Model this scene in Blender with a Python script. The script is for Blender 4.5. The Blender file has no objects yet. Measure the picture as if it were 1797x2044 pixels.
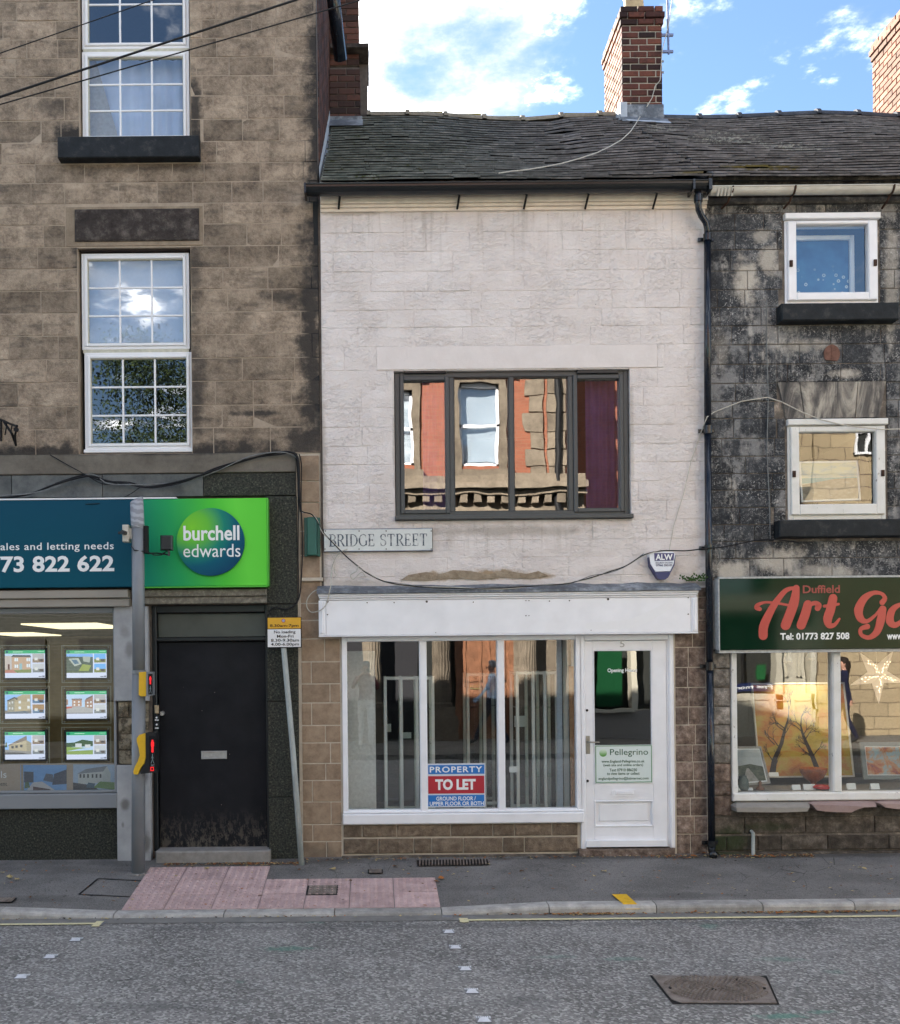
import bpy, math, random
from mathutils import Vector, Matrix
R = math.radians
rng = random.Random(7)
scene = bpy.context.scene
col = scene.collection
# ---------------------------------------------------------------- camera
F, PX, PY, TH, CD, ZC = 1955.0, 745.0, 1325.0, 0.0096, 9.49, 1.87
cam_d = bpy.data.cameras.new('camera')
cam = bpy.data.objects.new('camera', cam_d); col.objects.link(cam)
cam.location = (0, -CD, ZC); cam.rotation_euler = (R(90), TH, 0)
cam_d.sensor_fit = 'HORIZONTAL'; cam_d.sensor_width = 36.0
cam_d.lens = 36.0*F/1797.0
cam_d.shift_x = (898.5-PX)/1797.0; cam_d.shift_y = (PY-1022.0)/1797.0
cam_d.clip_start = 0.02; cam_d.clip_end = 2000
scene.camera = cam
# ---------------------------------------------------------------- sky and sun
SUN_EL, SUN_AZ = R(30.8), R(-33)      # azimuth from +Y towards +X
w = bpy.data.worlds.new('World'); scene.world = w; w.use_nodes = True
nt = w.node_tree; nt.nodes.clear()
def wn(t, **k):
    n = nt.nodes.new(t)
    for a, b in k.items(): setattr(n, a, b)
    return n
def wmath(op, a, b=None, clamp=False):
    n = wn('ShaderNodeMath', operation=op, use_clamp=clamp)
    for i, v in enumerate((a, b)):
        if v is None: continue
        if isinstance(v, (int, float)): n.inputs[i].default_value = v
        else: nt.links.new(v, n.inputs[i])
    return n.outputs[0]
sky = wn('ShaderNodeTexSky', sky_type='NISHITA', sun_disc=False)
sky.sun_elevation = SUN_EL; sky.sun_rotation = SUN_AZ
sky.air_density = 1.0; sky.dust_density = 0.1; sky.ozone_density = 3.0
tc = wn('ShaderNodeTexCoord'); sep = wn('ShaderNodeSeparateXYZ'); nt.links.new(tc.outputs['Generated'], sep.inputs[0])
dz = wmath('ADD', wmath('MAXIMUM', sep.outputs[2], 0.0), 0.06)
pxn = wmath('DIVIDE', sep.outputs[0], dz); pyn = wmath('DIVIDE', sep.outputs[1], dz)
cmb = wn('ShaderNodeCombineXYZ'); nt.links.new(pxn, cmb.inputs[0]); nt.links.new(pyn, cmb.inputs[1])
def wnoise(scale, det, off=0.0):
    mp = wn('ShaderNodeMapping'); mp.inputs['Location'].default_value = (off, off*.7, 0)
    nt.links.new(cmb.outputs[0], mp.inputs[0])
    n = wn('ShaderNodeTexNoise'); n.inputs['Scale'].default_value = scale; n.inputs['Detail'].default_value = det
    n.inputs['Roughness'].default_value = 0.62
    nt.links.new(mp.outputs[0], n.inputs['Vector']); return n.outputs['Fac']
n1 = wnoise(1.5, 8, 5.3); n2 = wnoise(5.0, 9, 2.9)
nsum = wmath('ADD', wmath('MULTIPLY', n1, 0.65), wmath('MULTIPLY', n2, 0.45))
# a cloud bank: dense to the left of the street view, thinning to scattered puffs on the right
bx = wmath('MULTIPLY', wmath('SUBTRACT', pxn, 0.30), -2.6)
fr_ = wn('ShaderNodeMapRange', interpolation_type='SMOOTHSTEP'); nt.links.new(sep.outputs[1], fr_.inputs[0]); fr_.inputs[1].default_value = -.1; fr_.inputs[2].default_value = .5
bank = wmath('MULTIPLY', wmath('MINIMUM', wmath('MAXIMUM', bx, -0.12), 0.20), fr_.outputs[0])
cl = wmath('ADD', nsum, wmath('MULTIPLY', bank, 0.62))
mr = wn('ShaderNodeMapRange', interpolation_type='SMOOTHSTEP'); nt.links.new(cl, mr.inputs[0])
mr.inputs[1].default_value = 0.53; mr.inputs[2].default_value = 0.71
ramp = wn('ShaderNodeValToRGB'); nt.links.new(n2, ramp.inputs[0])
ramp.color_ramp.elements[0].position = .40; ramp.color_ramp.elements[0].color = (3.6, 4.1, 4.9, 1); e_ = ramp.color_ramp.elements.new(.49); e_.color = (5.0, 5.3, 5.8, 1)
ramp.color_ramp.elements[2].position = .60; ramp.color_ramp.elements[2].color = (34, 34, 34, 1)
mx = wn('ShaderNodeMix', data_type='RGBA'); nt.links.new(mr.outputs[0], mx.inputs[0])
nt.links.new(sky.outputs[0], mx.inputs[6]); nt.links.new(ramp.outputs[0], mx.inputs[7])
bg = wn('ShaderNodeBackground'); bg.inputs[1].default_value = 0.044
nt.links.new(mx.outputs[2], bg.inputs[0])
wo = wn('ShaderNodeOutputWorld'); nt.links.new(bg.outputs[0], wo.inputs[0])
sd = bpy.data.lights.new('sun', 'SUN'); sd.energy = 5.0; sd.angle = R(0.5); sd.color = (1.0, 0.93, 0.84)
sun = bpy.data.objects.new('sun', sd); col.objects.link(sun)
dirv = Vector((math.sin(SUN_AZ)*math.cos(SUN_EL), math.cos(SUN_AZ)*math.cos(SUN_EL), math.sin(SUN_EL)))
sun.rotation_euler = dirv.to_track_quat('Z', 'Y').to_euler(); sun.location = dirv*60
vs = scene.view_settings
scene.display_settings.display_device = 'sRGB'
vs.view_transform = 'Standard'; vs.look = 'None'; vs.exposure = 2.62; vs.gamma = 1; vs.use_curve_mapping = False
# ---------------------------------------------------------------- picture -> world helpers (authoring only)
def UV(x, y): return (x-PX)-TH*(y-PY), (y-PY)+TH*(x-PX)
def W(x, y, Y=0.0):
    u, v = UV(x, y); s = (CD+Y)/F
    return Vector((u*s, Y, ZC-v*s))
def G(x, y, z=-0.2):
    u, v = UV(x, y); D = (ZC-z)*F/v
    return Vector((u*D/F, D-CD, z))
def GP(x, y):                       # onto the pavement cross-fall
    u, v = UV(x, y); k = v/F
    Y = (ZC-k*CD)/(0.125+k); D = CD+Y
    return Vector((u*D/F, Y, 0.125*Y))
def RC(x0, y0, x1, y1, Y=0.0):
    xm, ym = (x0+x1)/2, (y0+y1)/2
    return (W(x0, ym, Y)[0], W(x1, ym, Y)[0], W(xm, y1, Y)[2], W(xm, y0, Y)[2])   # X0 X1 Z0 Z1
# ---------------------------------------------------------------- objects
def tag(o, label=None, cat=None, group=None, kind=None):
    if label: o['label'] = label
    if cat: o['category'] = cat
    if group: o['group'] = group
    if kind: o['kind'] = kind
    return o
def empty(name, loc=(0, 0, 0), **k):
    o = bpy.data.objects.new(name, None); o.empty_display_size = .2; col.objects.link(o); o.location = loc
    o['_l'] = tuple(loc)
    return tag(o, **k)
def base_of(p):
    v = Vector((0, 0, 0))
    while p is not None: v += Vector(p.location); p = p.parent
    return v
class MB:
    def __init__(s): s.v = []; s.f = []; s.m = []; s.att = None
    def add(s, vs_, fs, mi=0):
        b = len(s.v); s.v += [tuple(q) for q in vs_]
        for f in fs: s.f.append(tuple(b+i for i in f)); s.m.append(mi)
        return s
    def box(s, x0, x1, y0, y1, z0, z1, mi=0, c=0.0):
        if x1 < x0: x0, x1 = x1, x0
        if y1 < y0: y0, y1 = y1, y0
        if z1 < z0: z0, z1 = z1, z0
        if c <= 0:
            v = [(x0,y0,z0),(x1,y0,z0),(x1,y1,z0),(x0,y1,z0),(x0,y0,z1),(x1,y0,z1),(x1,y1,z1),(x0,y1,z1)]
            return s.add(v, [(3,2,1,0),(4,5,6,7),(0,1,5,4),(1,2,6,5),(2,3,7,6),(3,0,4,7)], mi)
        c = min(c, (x1-x0)*.45, (z1-z0)*.45, (y1-y0)*.9)
        v = [(x0,y1,z0),(x1,y1,z0),(x1,y1,z1),(x0,y1,z1),(x0,y0+c,z0),(x1,y0+c,z0),(x1,y0+c,z1),(x0,y0+c,z1),
             (x0+c,y0,z0+c),(x1-c,y0,z0+c),(x1-c,y0,z1-c),(x0+c,y0,z1-c)]
        return s.add(v, [(0,3,2,1),(0,1,5,4),(1,2,6,5),(2,3,7,6),(3,0,4,7),(4,5,9,8),(5,6,10,9),(6,7,11,10),(7,4,8,11),(8,9,10,11)], mi)
    def quad(s, a, b, c, d, mi=0): return s.add([a,b,c,d], [(0,1,2,3)], mi)
    def rect(s, x0, x1, z0, z1, y, mi=0): return s.quad((x0,y,z0),(x1,y,z0),(x1,y,z1),(x0,y,z1), mi)
    def prism(s, pts, y0, y1, mi=0):   # outline in x,z ; front y0
        n = len(pts); v = [(p[0], y0, p[1]) for p in pts]+[(p[0], y1, p[1]) for p in pts]
        return s.add(v, [tuple(range(n)), tuple(range(2*n-1, n-1, -1))]+[(i, i+n, (i+1) % n+n, (i+1) % n) for i in range(n)], mi)
    def tube(s, pts, r, n=8, mi=0, cap=True):
        pts = [Vector(p) for p in pts]; rs = r if isinstance(r, (list, tuple)) else [r]*len(pts)
        rings = []; prev = None
        for i, p in enumerate(pts):
            t = (pts[min(i+1, len(pts)-1)]-pts[max(i-1, 0)]).normalized()
            if prev is None:
                a = Vector((0, 0, 1)) if abs(t.z) < .9 else Vector((1, 0, 0)); x = t.cross(a).normalized()
            else: x = (prev-t*prev.dot(t)).normalized()
            prev = x; y = t.cross(x)
            rings.append([p+(x*math.cos(2*math.pi*k/n)+y*math.sin(2*math.pi*k/n))*rs[i] for k in range(n)])
        v = [q for rr in rings for q in rr]; f = []
        for i in range(len(rings)-1):
            for k in range(n): f.append((i*n+k, i*n+(k+1) % n, (i+1)*n+(k+1) % n, (i+1)*n+k))
        if cap: f += [tuple(range(n-1, -1, -1)), tuple((len(rings)-1)*n+k for k in range(n))]
        return s.add(v, f, mi)
    def lathe(s, cx, cy, prof, n=20, mi=0, flute=0):
        v = []; f = []
        for (r, z) in prof:
            for k in range(n):
                rr = r*(1-(.07 if (flute and k % 2) else 0)); a = 2*math.pi*k/n
                v.append((cx+rr*math.cos(a), cy+rr*math.sin(a), z))
        m = len(prof)
        for i in range(m-1):
            for k in range(n): f.append((i*n+k, i*n+(k+1) % n, (i+1)*n+(k+1) % n, (i+1)*n+k))
        f += [tuple(range(n-1, -1, -1)), tuple((m-1)*n+k for k in range(n))]
        return s.add(v, f, mi)
    def disc(s, cx, cz, r, y0, y1, n=32, mi=0, sx=1):
        return s.prism([(cx+sx*r*math.cos(2*math.pi*k/n), cz+r*math.sin(2*math.pi*k/n)) for k in range(n)], y0, y1, mi)
    def build(s, name, mats, parent=None, smooth=False, label=None, cat=None, group=None, kind=None, attr=None):
        if not isinstance(mats, (list, tuple)): mats = [mats]
        me = bpy.data.meshes.new(name)
        off = base_of(parent)
        me.from_pydata([(a-off[0], b-off[1], c-off[2]) for a, b, c in s.v], [], s.f)
        for m in mats: me.materials.append(m)
        if len(mats) > 1: me.polygons.foreach_set('material_index', s.m)
        if smooth: me.polygons.foreach_set('use_smooth', [True]*len(s.f))
        if attr is not None:
            at = me.attributes.new('rnd', 'FLOAT', 'FACE'); at.data.foreach_set('value', attr)
        me.validate(); me.update()
        o = bpy.data.objects.new(name, me); col.objects.link(o)
        if parent: o.parent = parent
        return tag(o, label, cat, group, kind)
def recenter(o):                     # put a top-level mesh's origin at its base
    me = o.data; xs = [v.co for v in me.vertices]
    c = Vector(((min(v.x for v in xs)+max(v.x for v in xs))/2, (min(v.y for v in xs)+max(v.y for v in xs))/2, min(v.z for v in xs)))
    me.transform(Matrix.Translation(-c)); o.location = c
    return o
def frame(mb, x0, x1, z0, z1, t, y0, y1, mi=0, c=0.004, tb=None, tt=None):   # rectangular frame, members butted
    tb = t if tb is None else tb; tt = t if tt is None else tt
    mb.box(x0, x0+t, y0, y1, z0, z1, mi, c); mb.box(x1-t, x1, y0, y1, z0, z1, mi, c)
    mb.box(x0+t, x1-t, y0, y1, z0, z0+tb, mi, c); mb.box(x0+t, x1-t, y0, y1, z1-tt, z1, mi, c)
    return mb
def text_mesh(body, x0, x1, z0, z1, y, mat, parent=None, name='lettering', bold=0.0, depth=0.002, shear=0.0, keep=None, space=1.0, **k):
    cu = bpy.data.curves.new('txt', 'FONT'); cu.body = body; cu.size = 1; cu.offset = bold; cu.extrude = 0; cu.shear = shear
    cu.space_character = space; cu.resolution_u = 3
    ob = bpy.data.objects.new('txt', cu); col.objects.link(ob)
    dg = bpy.context.evaluated_depsgraph_get()
    me = bpy.data.meshes.new_from_object(ob.evaluated_get(dg))
    bpy.data.objects.remove(ob); bpy.data.curves.remove(cu)
    vs_ = [v.co.copy() for v in me.vertices]; fs = [tuple(p.vertices) for p in me.polygons]
    ax, bx_ = min(v.x for v in vs_), max(v.x for v in vs_); az, bz = min(v.y for v in vs_), max(v.y for v in vs_)
    sz = (z1-z0)/(bz-az)
    if keep == 'right': sx = sz; X0 = x1-(bx_-ax)*sx
    elif keep == 'left': sx = sz; X0 = x0
    elif keep: sx = keep; X0 = x1-(bx_-ax)*sx
    else: sx = (x1-x0)/(bx_-ax); X0 = x0
    m = MB(); m.add([(X0+(v.x-ax)*sx, y, z0+(v.y-az)*sz) for v in vs_], fs)
    # thin sides so that the letters have real thickness
    ed = {}
    for f in fs:
        for i in range(len(f)):
            e = (f[i], f[(i+1) % len(f)]); r_ = (e[1], e[0])
            if r_ in ed: del ed[r_]
            else: ed[e] = 1
    if depth > 0:
        n = len(m.v); m.v += [(a, b+depth, c) for a, b, c in m.v]
        for (a, b) in ed: m.f.append((a, a+n, b+n, b)); m.m.append(0)
    bpy.data.meshes.remove(me)
    return m.build(name, mat, parent, **k)
def text_px(body, px, y, mat, parent=None, **k):
    return text_mesh(body, *RC(*px, y), y, mat, parent, **k)
def strokes(mb, pts, widths, y0, y1, mi=0, sub=6):
    """a brush stroke of changing width through points in x,z"""
    P = [Vector((p[0], 0, p[1])) for p in pts]; out = []; n = len(P)
    for i in range(n-1):
        p0, p1, p2, p3 = P[max(i-1, 0)], P[i], P[i+1], P[min(i+2, n-1)]
        for k in range(sub):
            t = k/sub
            q = .5*((2*p1)+(p2-p0)*t+(2*p0-5*p1+4*p2-p3)*t*t+(3*p1-p0-3*p2+p3)*t**3)
            out.append((q, widths[i]*(1-t)+widths[i+1]*t))
    out.append((P[-1], widths[-1]))
    L = []; Rr = []
    for i, (q, wd) in enumerate(out):
        t = (out[min(i+1, len(out)-1)][0]-out[max(i-1, 0)][0]).normalized(); nrm = Vector((-t.z, 0, t.x))
        L.append(q+nrm*wd/2); Rr.append(q-nrm*wd/2)
    m = len(out)
    v = [(p.x, y0, p.z) for p in L]+[(p.x, y0, p.z) for p in Rr]+[(p.x, y1, p.z) for p in L]+[(p.x, y1, p.z) for p in Rr]
    f = []
    for i in range(m-1):
        f += [(i, i+1, m+i+1, m+i), (i, 2*m+i, 2*m+i+1, i+1), (m+i, m+i+1, 3*m+i+1, 3*m+i)]
    f += [(0, m, 3*m, 2*m), (m-1, 3*m-1, 4*m-1, 2*m-1)]
    mb.add(v, f, mi)
    for (q, wd) in (out[0], out[-1]): mb.disc(q.x, q.z, wd/2, y0+.0004, y1, 14, mi)
# ---------------------------------------------------------------- materials
class NM:
    def __init__(s, name):
        s.mat = bpy.data.materials.new(name); s.mat.use_nodes = True; s.nt = s.mat.node_tree
        s.b = s.nt.nodes['Principled BSDF']; s.out = s.nt.nodes['Material Output']; s.g = None
    def n(s, t, **k):
        q = s.nt.nodes.new(t)
        for a, b in k.items(): setattr(q, a, b)
        return q
    def put(s, sock, v):
        if isinstance(v, (int, float)): sock.default_value = v
        elif isinstance(v, (tuple, list)): sock.default_value = (*v, 1) if len(v) == 3 and sock.type == 'RGBA' else v
        else: s.nt.links.new(v, sock)
    def math(s, op, a, b=None, c=None, clamp=False):
        q = s.n('ShaderNodeMath', operation=op, use_clamp=clamp)
        for i, v in enumerate((a, b, c)):
            if v is not None: s.put(q.inputs[i], v)
        return q.outputs[0]
    def pos(s):
        if s.g is None: s.g = s.n('ShaderNodeNewGeometry').outputs['Position']
        return s.g
    def vec(s, scale=(1, 1, 1), loc=(0, 0, 0), src=None):
        q = s.n('ShaderNodeMapping'); q.inputs['Scale'].default_value = scale; q.inputs['Location'].default_value = loc
        s.nt.links.new(src or s.pos(), q.inputs[0]); return q.outputs[0]
    def noise(s, scale, det=4, rough=.55, st=(1, 1, 1), loc=(0, 0, 0), dist=0):
        q = s.n('ShaderNodeTexNoise'); q.inputs['Scale'].default_value = scale; q.inputs['Detail'].default_value = det
        q.inputs['Roughness'].default_value = rough; q.inputs['Distortion'].default_value = dist
        s.nt.links.new(s.vec(st, loc), q.inputs['Vector']); return q.outputs['Fac']
    def vor(s, scale, feature='F1', out='Distance', st=(1, 1, 1), rnd=1.0):
        q = s.n('ShaderNodeTexVoronoi', feature=feature); q.inputs['Scale'].default_value = scale
        q.inputs['Randomness'].default_value = rnd
        s.nt.links.new(s.vec(st), q.inputs['Vector']); return q.outputs[out]
    def ramp(s, fac, stops, interp='LINEAR'):
        q = s.n('ShaderNodeValToRGB'); s.put(q.inputs[0], fac); e = q.color_ramp.elements; q.color_ramp.interpolation = interp
        while len(e) < len(stops): e.new(.5)
        for i, (p, c) in enumerate(stops):
            e[i].position = p; e[i].color = (*c, 1) if len(c) == 3 else c
        return q.outputs[0]
    def mr(s, v, a, b, c=0.0, d=1.0, smooth=True):
        q = s.n('ShaderNodeMapRange', interpolation_type='SMOOTHSTEP' if smooth else 'LINEAR')
        s.put(q.inputs[0], v)
        for i, x in enumerate((a, b, c, d)): q.inputs[i+1].default_value = x
        return q.outputs[0]
    def mix(s, f, a, b, blend='MIX'):
        q = s.n('ShaderNodeMix', data_type='RGBA', blend_type=blend); s.put(q.inputs[0], f); s.put(q.inputs[6], a); s.put(q.inputs[7], b)
        return q.outputs[2]
    def rnd(s):
        a = s.n('ShaderNodeObjectInfo').outputs['Random']; t = s.n('ShaderNodeAttribute', attribute_name='rnd').outputs['Fac']
        return s.math('FRACT', s.math('ADD', a, t))
    def vary(s, colr, amt, r=None):
        r = r or s.rnd(); f = s.math('ADD', s.math('MULTIPLY', r, 2*amt), 1-amt)
        q = s.n('ShaderNodeVectorMath', operation='SCALE'); s.put(q.inputs[0], colr); s.nt.links.new(f, q.inputs[3]); return q.outputs[0]
    def blobs(s, L, dist=.5, scale=5, axes=(0, 2)):
        """soft blotches at fixed places in the world: (a, b, ra, rb, strength)"""
        sp = s.n('ShaderNodeSeparateXYZ'); s.nt.links.new(s.pos(), sp.inputs[0]); A = sp.outputs[axes[0]]; B = sp.outputs[axes[1]]
        nz = s.math('MULTIPLY', s.math('SUBTRACT', s.noise(scale, 5, .65), .5), dist*2.2); tot = None
        for (a, b, ra, rb, k) in L:
            u = s.math('MULTIPLY', s.math('SUBTRACT', A, a), 1/ra); v = s.math('MULTIPLY', s.math('SUBTRACT', B, b), 1/rb)
            d = s.math('SQRT', s.math('ADD', s.math('MULTIPLY', u, u), s.math('MULTIPLY', v, v)))
            q = s.math('MULTIPLY', s.mr(s.math('ADD', d, nz), 1.0, .25), k)
            tot = q if tot is None else s.math('MAXIMUM', tot, q)
        return tot
    def bump(s, h, strength=.4, dist=.01, prev=None):
        q = s.n('ShaderNodeBump'); q.inputs['Strength'].default_value = strength; q.inputs['Distance'].default_value = dist
        s.put(q.inputs['Height'], h)
        if prev: s.nt.links.new(prev, q.inputs['Normal'])
        return q.outputs[0]
    def fin(s, colr=None, rough=.7, nrm=None, metal=0.0, spec=None, emit=None, es=0.0):
        if spec is None and isinstance(rough, float) and rough >= .5: spec = .18
        if colr is not None: s.put(s.b.inputs['Base Color'], colr)
        s.put(s.b.inputs['Roughness'], rough); s.put(s.b.inputs['Metallic'], metal)
        if nrm is not None: s.nt.links.new(nrm, s.b.inputs['Normal'])
        if spec is not None: s.b.inputs['Specular IOR Level'].default_value = spec
        if emit is not None: s.put(s.b.inputs['Emission Color'], emit); s.b.inputs['Emission Strength'].default_value = es
        return s.mat
def plain(name, c, rough=.5, metal=0.0, var=.12, bump=.05, sc=30, **k):
    m = NM(name); a = tuple(x*(1-var) for x in c); b = tuple(min(1, x*(1+var)) for x in c)
    n = m.noise(sc, 4); cc = m.ramp(n, [(.3, a), (.7, b)])
    return m.fin(cc, rough, m.bump(n, bump, .004), metal, **k)
def stone(name, stops, rnd=.2, sc=5.0, st=(1, 1, 1), bstr=.5, bd=.006, fine=70, stains=None, scol=(.02, .022, .024), sd_=.5, ssc=5, rough=.85, streak=0.0, chis=0.0, coarse=14):
    m = NM(name)
    a = m.noise(sc, 6, .6, st); b = m.noise(fine, 5, .7); c = m.noise(coarse, 5, .65)
    f = m.math('ADD', m.math('ADD', m.math('MULTIPLY', a, .5), m.math('MULTIPLY', b, .2)), m.math('MULTIPLY', c, .3))
    cc = m.ramp(m.mr(f, .33, .67, smooth=False), stops)
    if rnd: cc = m.vary(cc, rnd)
    if streak:
        s_ = m.noise(1.0, 5, .6, (2.2, 2, 9), (4, 2, 1)); cc = m.mix(m.math('MULTIPLY', m.mr(s_, .50, .72), streak), cc, scol)
    if stains: cc = m.mix(m.blobs(stains, sd_, ssc), cc, scol)
    h = m.math('ADD', m.math('MULTIPLY', c, 1.0), m.math('MULTIPLY', b, .5)); nr = m.bump(h, bstr, bd)
    if chis:
        v = m.noise(38, 3, .5, (1.6, 1, .75), dist=1.6); nr = m.bump(m.mr(v, .45, .62), chis, .008, nr)
    return m.fin(cc, rough, nr)
# ================================================================ materials
XL = W(637, 650)[0]          # party line between the stone building and the white one
XR = W(1412, 800)[0]         # party line between the white building and the gallery
def bl(x, y, rx, ry, k=1.0): # blotch given on the facade picture
    p = W(x, y); return (p[0], p[2], rx/206, ry/206, k)
M_sandstone = stone('sooty_sandstone', [(0, (.080, .063, .048)), (.3, (.180, .142, .106)), (.6, (.31, .248, .185)), (1, (.46, .372, .28))], .26, 5.0, bstr=1.0, bd=.016, streak=.6,
    scol=(.046, .042, .039), sd_=1.15, ssc=5.5, coarse=26, fine=90,
    stains=[bl(638, 300, 36, 900, 1.0), bl(625, 700, 42, 520, .95), bl(615, 880, 80, 60, .9), bl(388, 215, 22, 90, .9), bl(388, 560, 20, 120, .6), bl(392, 780, 24, 150, .8), bl(150, 272, 60, 34, 1), bl(392, 275, 42, 28, 1),
            bl(450, 905, 220, 34, .95), bl(90, 905, 240, 26, .95), bl(160, 520, 18, 60, .9), bl(100, 210, 60, 30, .6), bl(300, 335, 150, 12, .5), bl(560, 590, 60, 14, .7), bl(520, 825, 70, 8, .9)])
M_mortar_l = stone('sandy_mortar', [(0, (.22, .18, .14)), (1, (.46, .38, .29))], 0, 2.0, bstr=.5, stains=[bl(636, 500, 50, 900, 1)])
M_darklintel = stone('soot_black_lintel_stone', [(0, (.018, .015, .014)), (.5, (.05, .042, .038)), (1, (.15, .13, .115))], 0, 9, bstr=1.0, bd=.015)
M_band = stone('smooth_band_stone', [(0, (.10, .09, .075)), (1, (.21, .19, .158))], .1, 2.5, bstr=.25, stains=[bl(300, 903, 400, 10, .9)], streak=.2)
M_granite = stone('speckled_dark_cladding', [(0, (.006, .008, .007)), (.42, (.024, .027, .023)), (.7, (.06, .062, .048)), (1, (.20, .19, .145))], .05, 55, fine=160, bstr=.7, bd=.004, coarse=70, rough=.6)
M_bandgran = stone('blue_grey_band_block', [(0, (.06, .066, .07)), (1, (.17, .178, .17))], .15, 4, bstr=.4, fine=140)
M_paintblack = stone('black_sill_paint', [(0, (.008, .010, .012)), (.6, (.018, .022, .026)), (1, (.06, .06, .058))], 0, 8, bstr=.5, rough=.6)
M_tan = stone('tan_block_stone', [(0, (.20, .145, .10)), (.5, (.29, .215, .15)), (1, (.37, .285, .20))], .10, 7, bstr=.35, bd=.004,
    stains=[bl(622, 1090, 40, 60, .6), bl(640, 1710, 60, 40, .5), bl(620, 940, 30, 30, .4)], scol=(.10, .085, .07))
M_lightmortar = stone('pale_mortar', [(0, (.40, .35, .28)), (1, (.60, .54, .45))], 0, 8, bstr=.5)
M_plinth = stone('tooled_plinth_stone', [(0, (.08, .06, .045)), (.5, (.18, .138, .10)), (1, (.30, .24, .175))], .22, 12, bstr=.9, bd=.012, chis=.6, coarse=25)
M_pier = stone('rough_pier_stone', [(0, (.055, .042, .034)), (.45, (.17, .125, .10)), (.8, (.29, .225, .185)), (1, (.46, .41, .36))], .3, 9, bstr=1.0, bd=.018, coarse=18, fine=60)
def white_wall():
    m = NM('cream_masonry_paint')
    a = m.noise(2.2, 6, .6); c = m.noise(15, 6, .62); v = m.noise(21, 6, .6, (1.0, 1, 2.0), dist=.9); fine = m.noise(120, 3, .6)
    cc = m.ramp(a, [(.3, (.66, .605, .575)), (.7, (.76, .715, .69))])
    cc = m.mix(m.math('MULTIPLY', m.mr(m.noise(1.1, 6, .7, (1, 1, .6)), .52, .75), .35), cc, (.50, .45, .40))
    # tiny chips and dots of dirt, exposed stone along the bottom edge
    sp = m.mr(m.vor(9.0), .045, .02); cc = m.mix(m.math('MULTIPLY', sp, m.mr(m.noise(3.0), .55, .62)), cc, (.10, .075, .06))
    peel = m.blobs([bl(880, 1150, 70, 13, 1), bl(990, 1146, 80, 14, 1), bl(1080, 1150, 40, 8, .8), bl(1110, 735, 30, 3, .6)], .9, 9)
    cc = m.mix(peel, cc, (.38, .29, .19))
    dirt = m.blobs([bl(1010, 1060, 240, 16, .55), bl(645, 1000, 12, 400, .55), bl(1395, 1165, 50, 12, .8), bl(700, 1165, 90, 12, .5), bl(700, 425, 80, 8, .5), bl(788, 880, 6, 160, .5), bl(1262, 880, 6, 160, .4)], .7, 6)
    cc = m.mix(dirt, cc, (.30, .26, .21))
    gr = m.mr(m.noise(4.5, 8, .75), .60, .70); cc = m.mix(m.math('MULTIPLY', gr, .22), cc, (.36, .33, .29))
    vv = m.math('MULTIPLY', m.mr(v, .50, .60), m.mr(m.noise(2.6, 4, .6), .40, .62)); sp2 = m.n('ShaderNodeSeparateXYZ'); m.nt.links.new(m.pos(), sp2.inputs[0]); ds = m.math('MULTIPLY', m.mr(m.noise(1.0, 5, .65, (11, 1, .55)), .50, .66), m.math('MAXIMUM', m.mr(sp2.outputs[2], 5.4, 6.35), m.blobs([bl(1020, 1075, 260, 50, 1)], .2, 3))); cc = m.mix(m.math('MULTIPLY', ds, .35), cc, (.33, .29, .24)); nr = m.bump(vv, .55, .014); nr = m.bump(m.noise(5.5, 6, .7, (1, 1, 1.6)), .55, .05, nr); nr = m.bump(c, .30, .014, nr); nr = m.bump(fine, .3, .004, nr)
    return m.fin(cc, .8, nr)
M_white = white_wall()
def smooth_patch():
    m = NM('smooth_painted_lintel'); a = m.noise(4, 6, .6)
    return m.fin(m.ramp(a, [(.3, (.655, .605, .575)), (.7, (.735, .69, .665))]), .75, m.bump(m.noise(30, 6, .6), .45, .008))
M_whitesm = smooth_patch()
M_cream = plain('cream_gloss_timber', (.76, .69, .60), .5, var=.06, bump=.12, sc=14)
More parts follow.
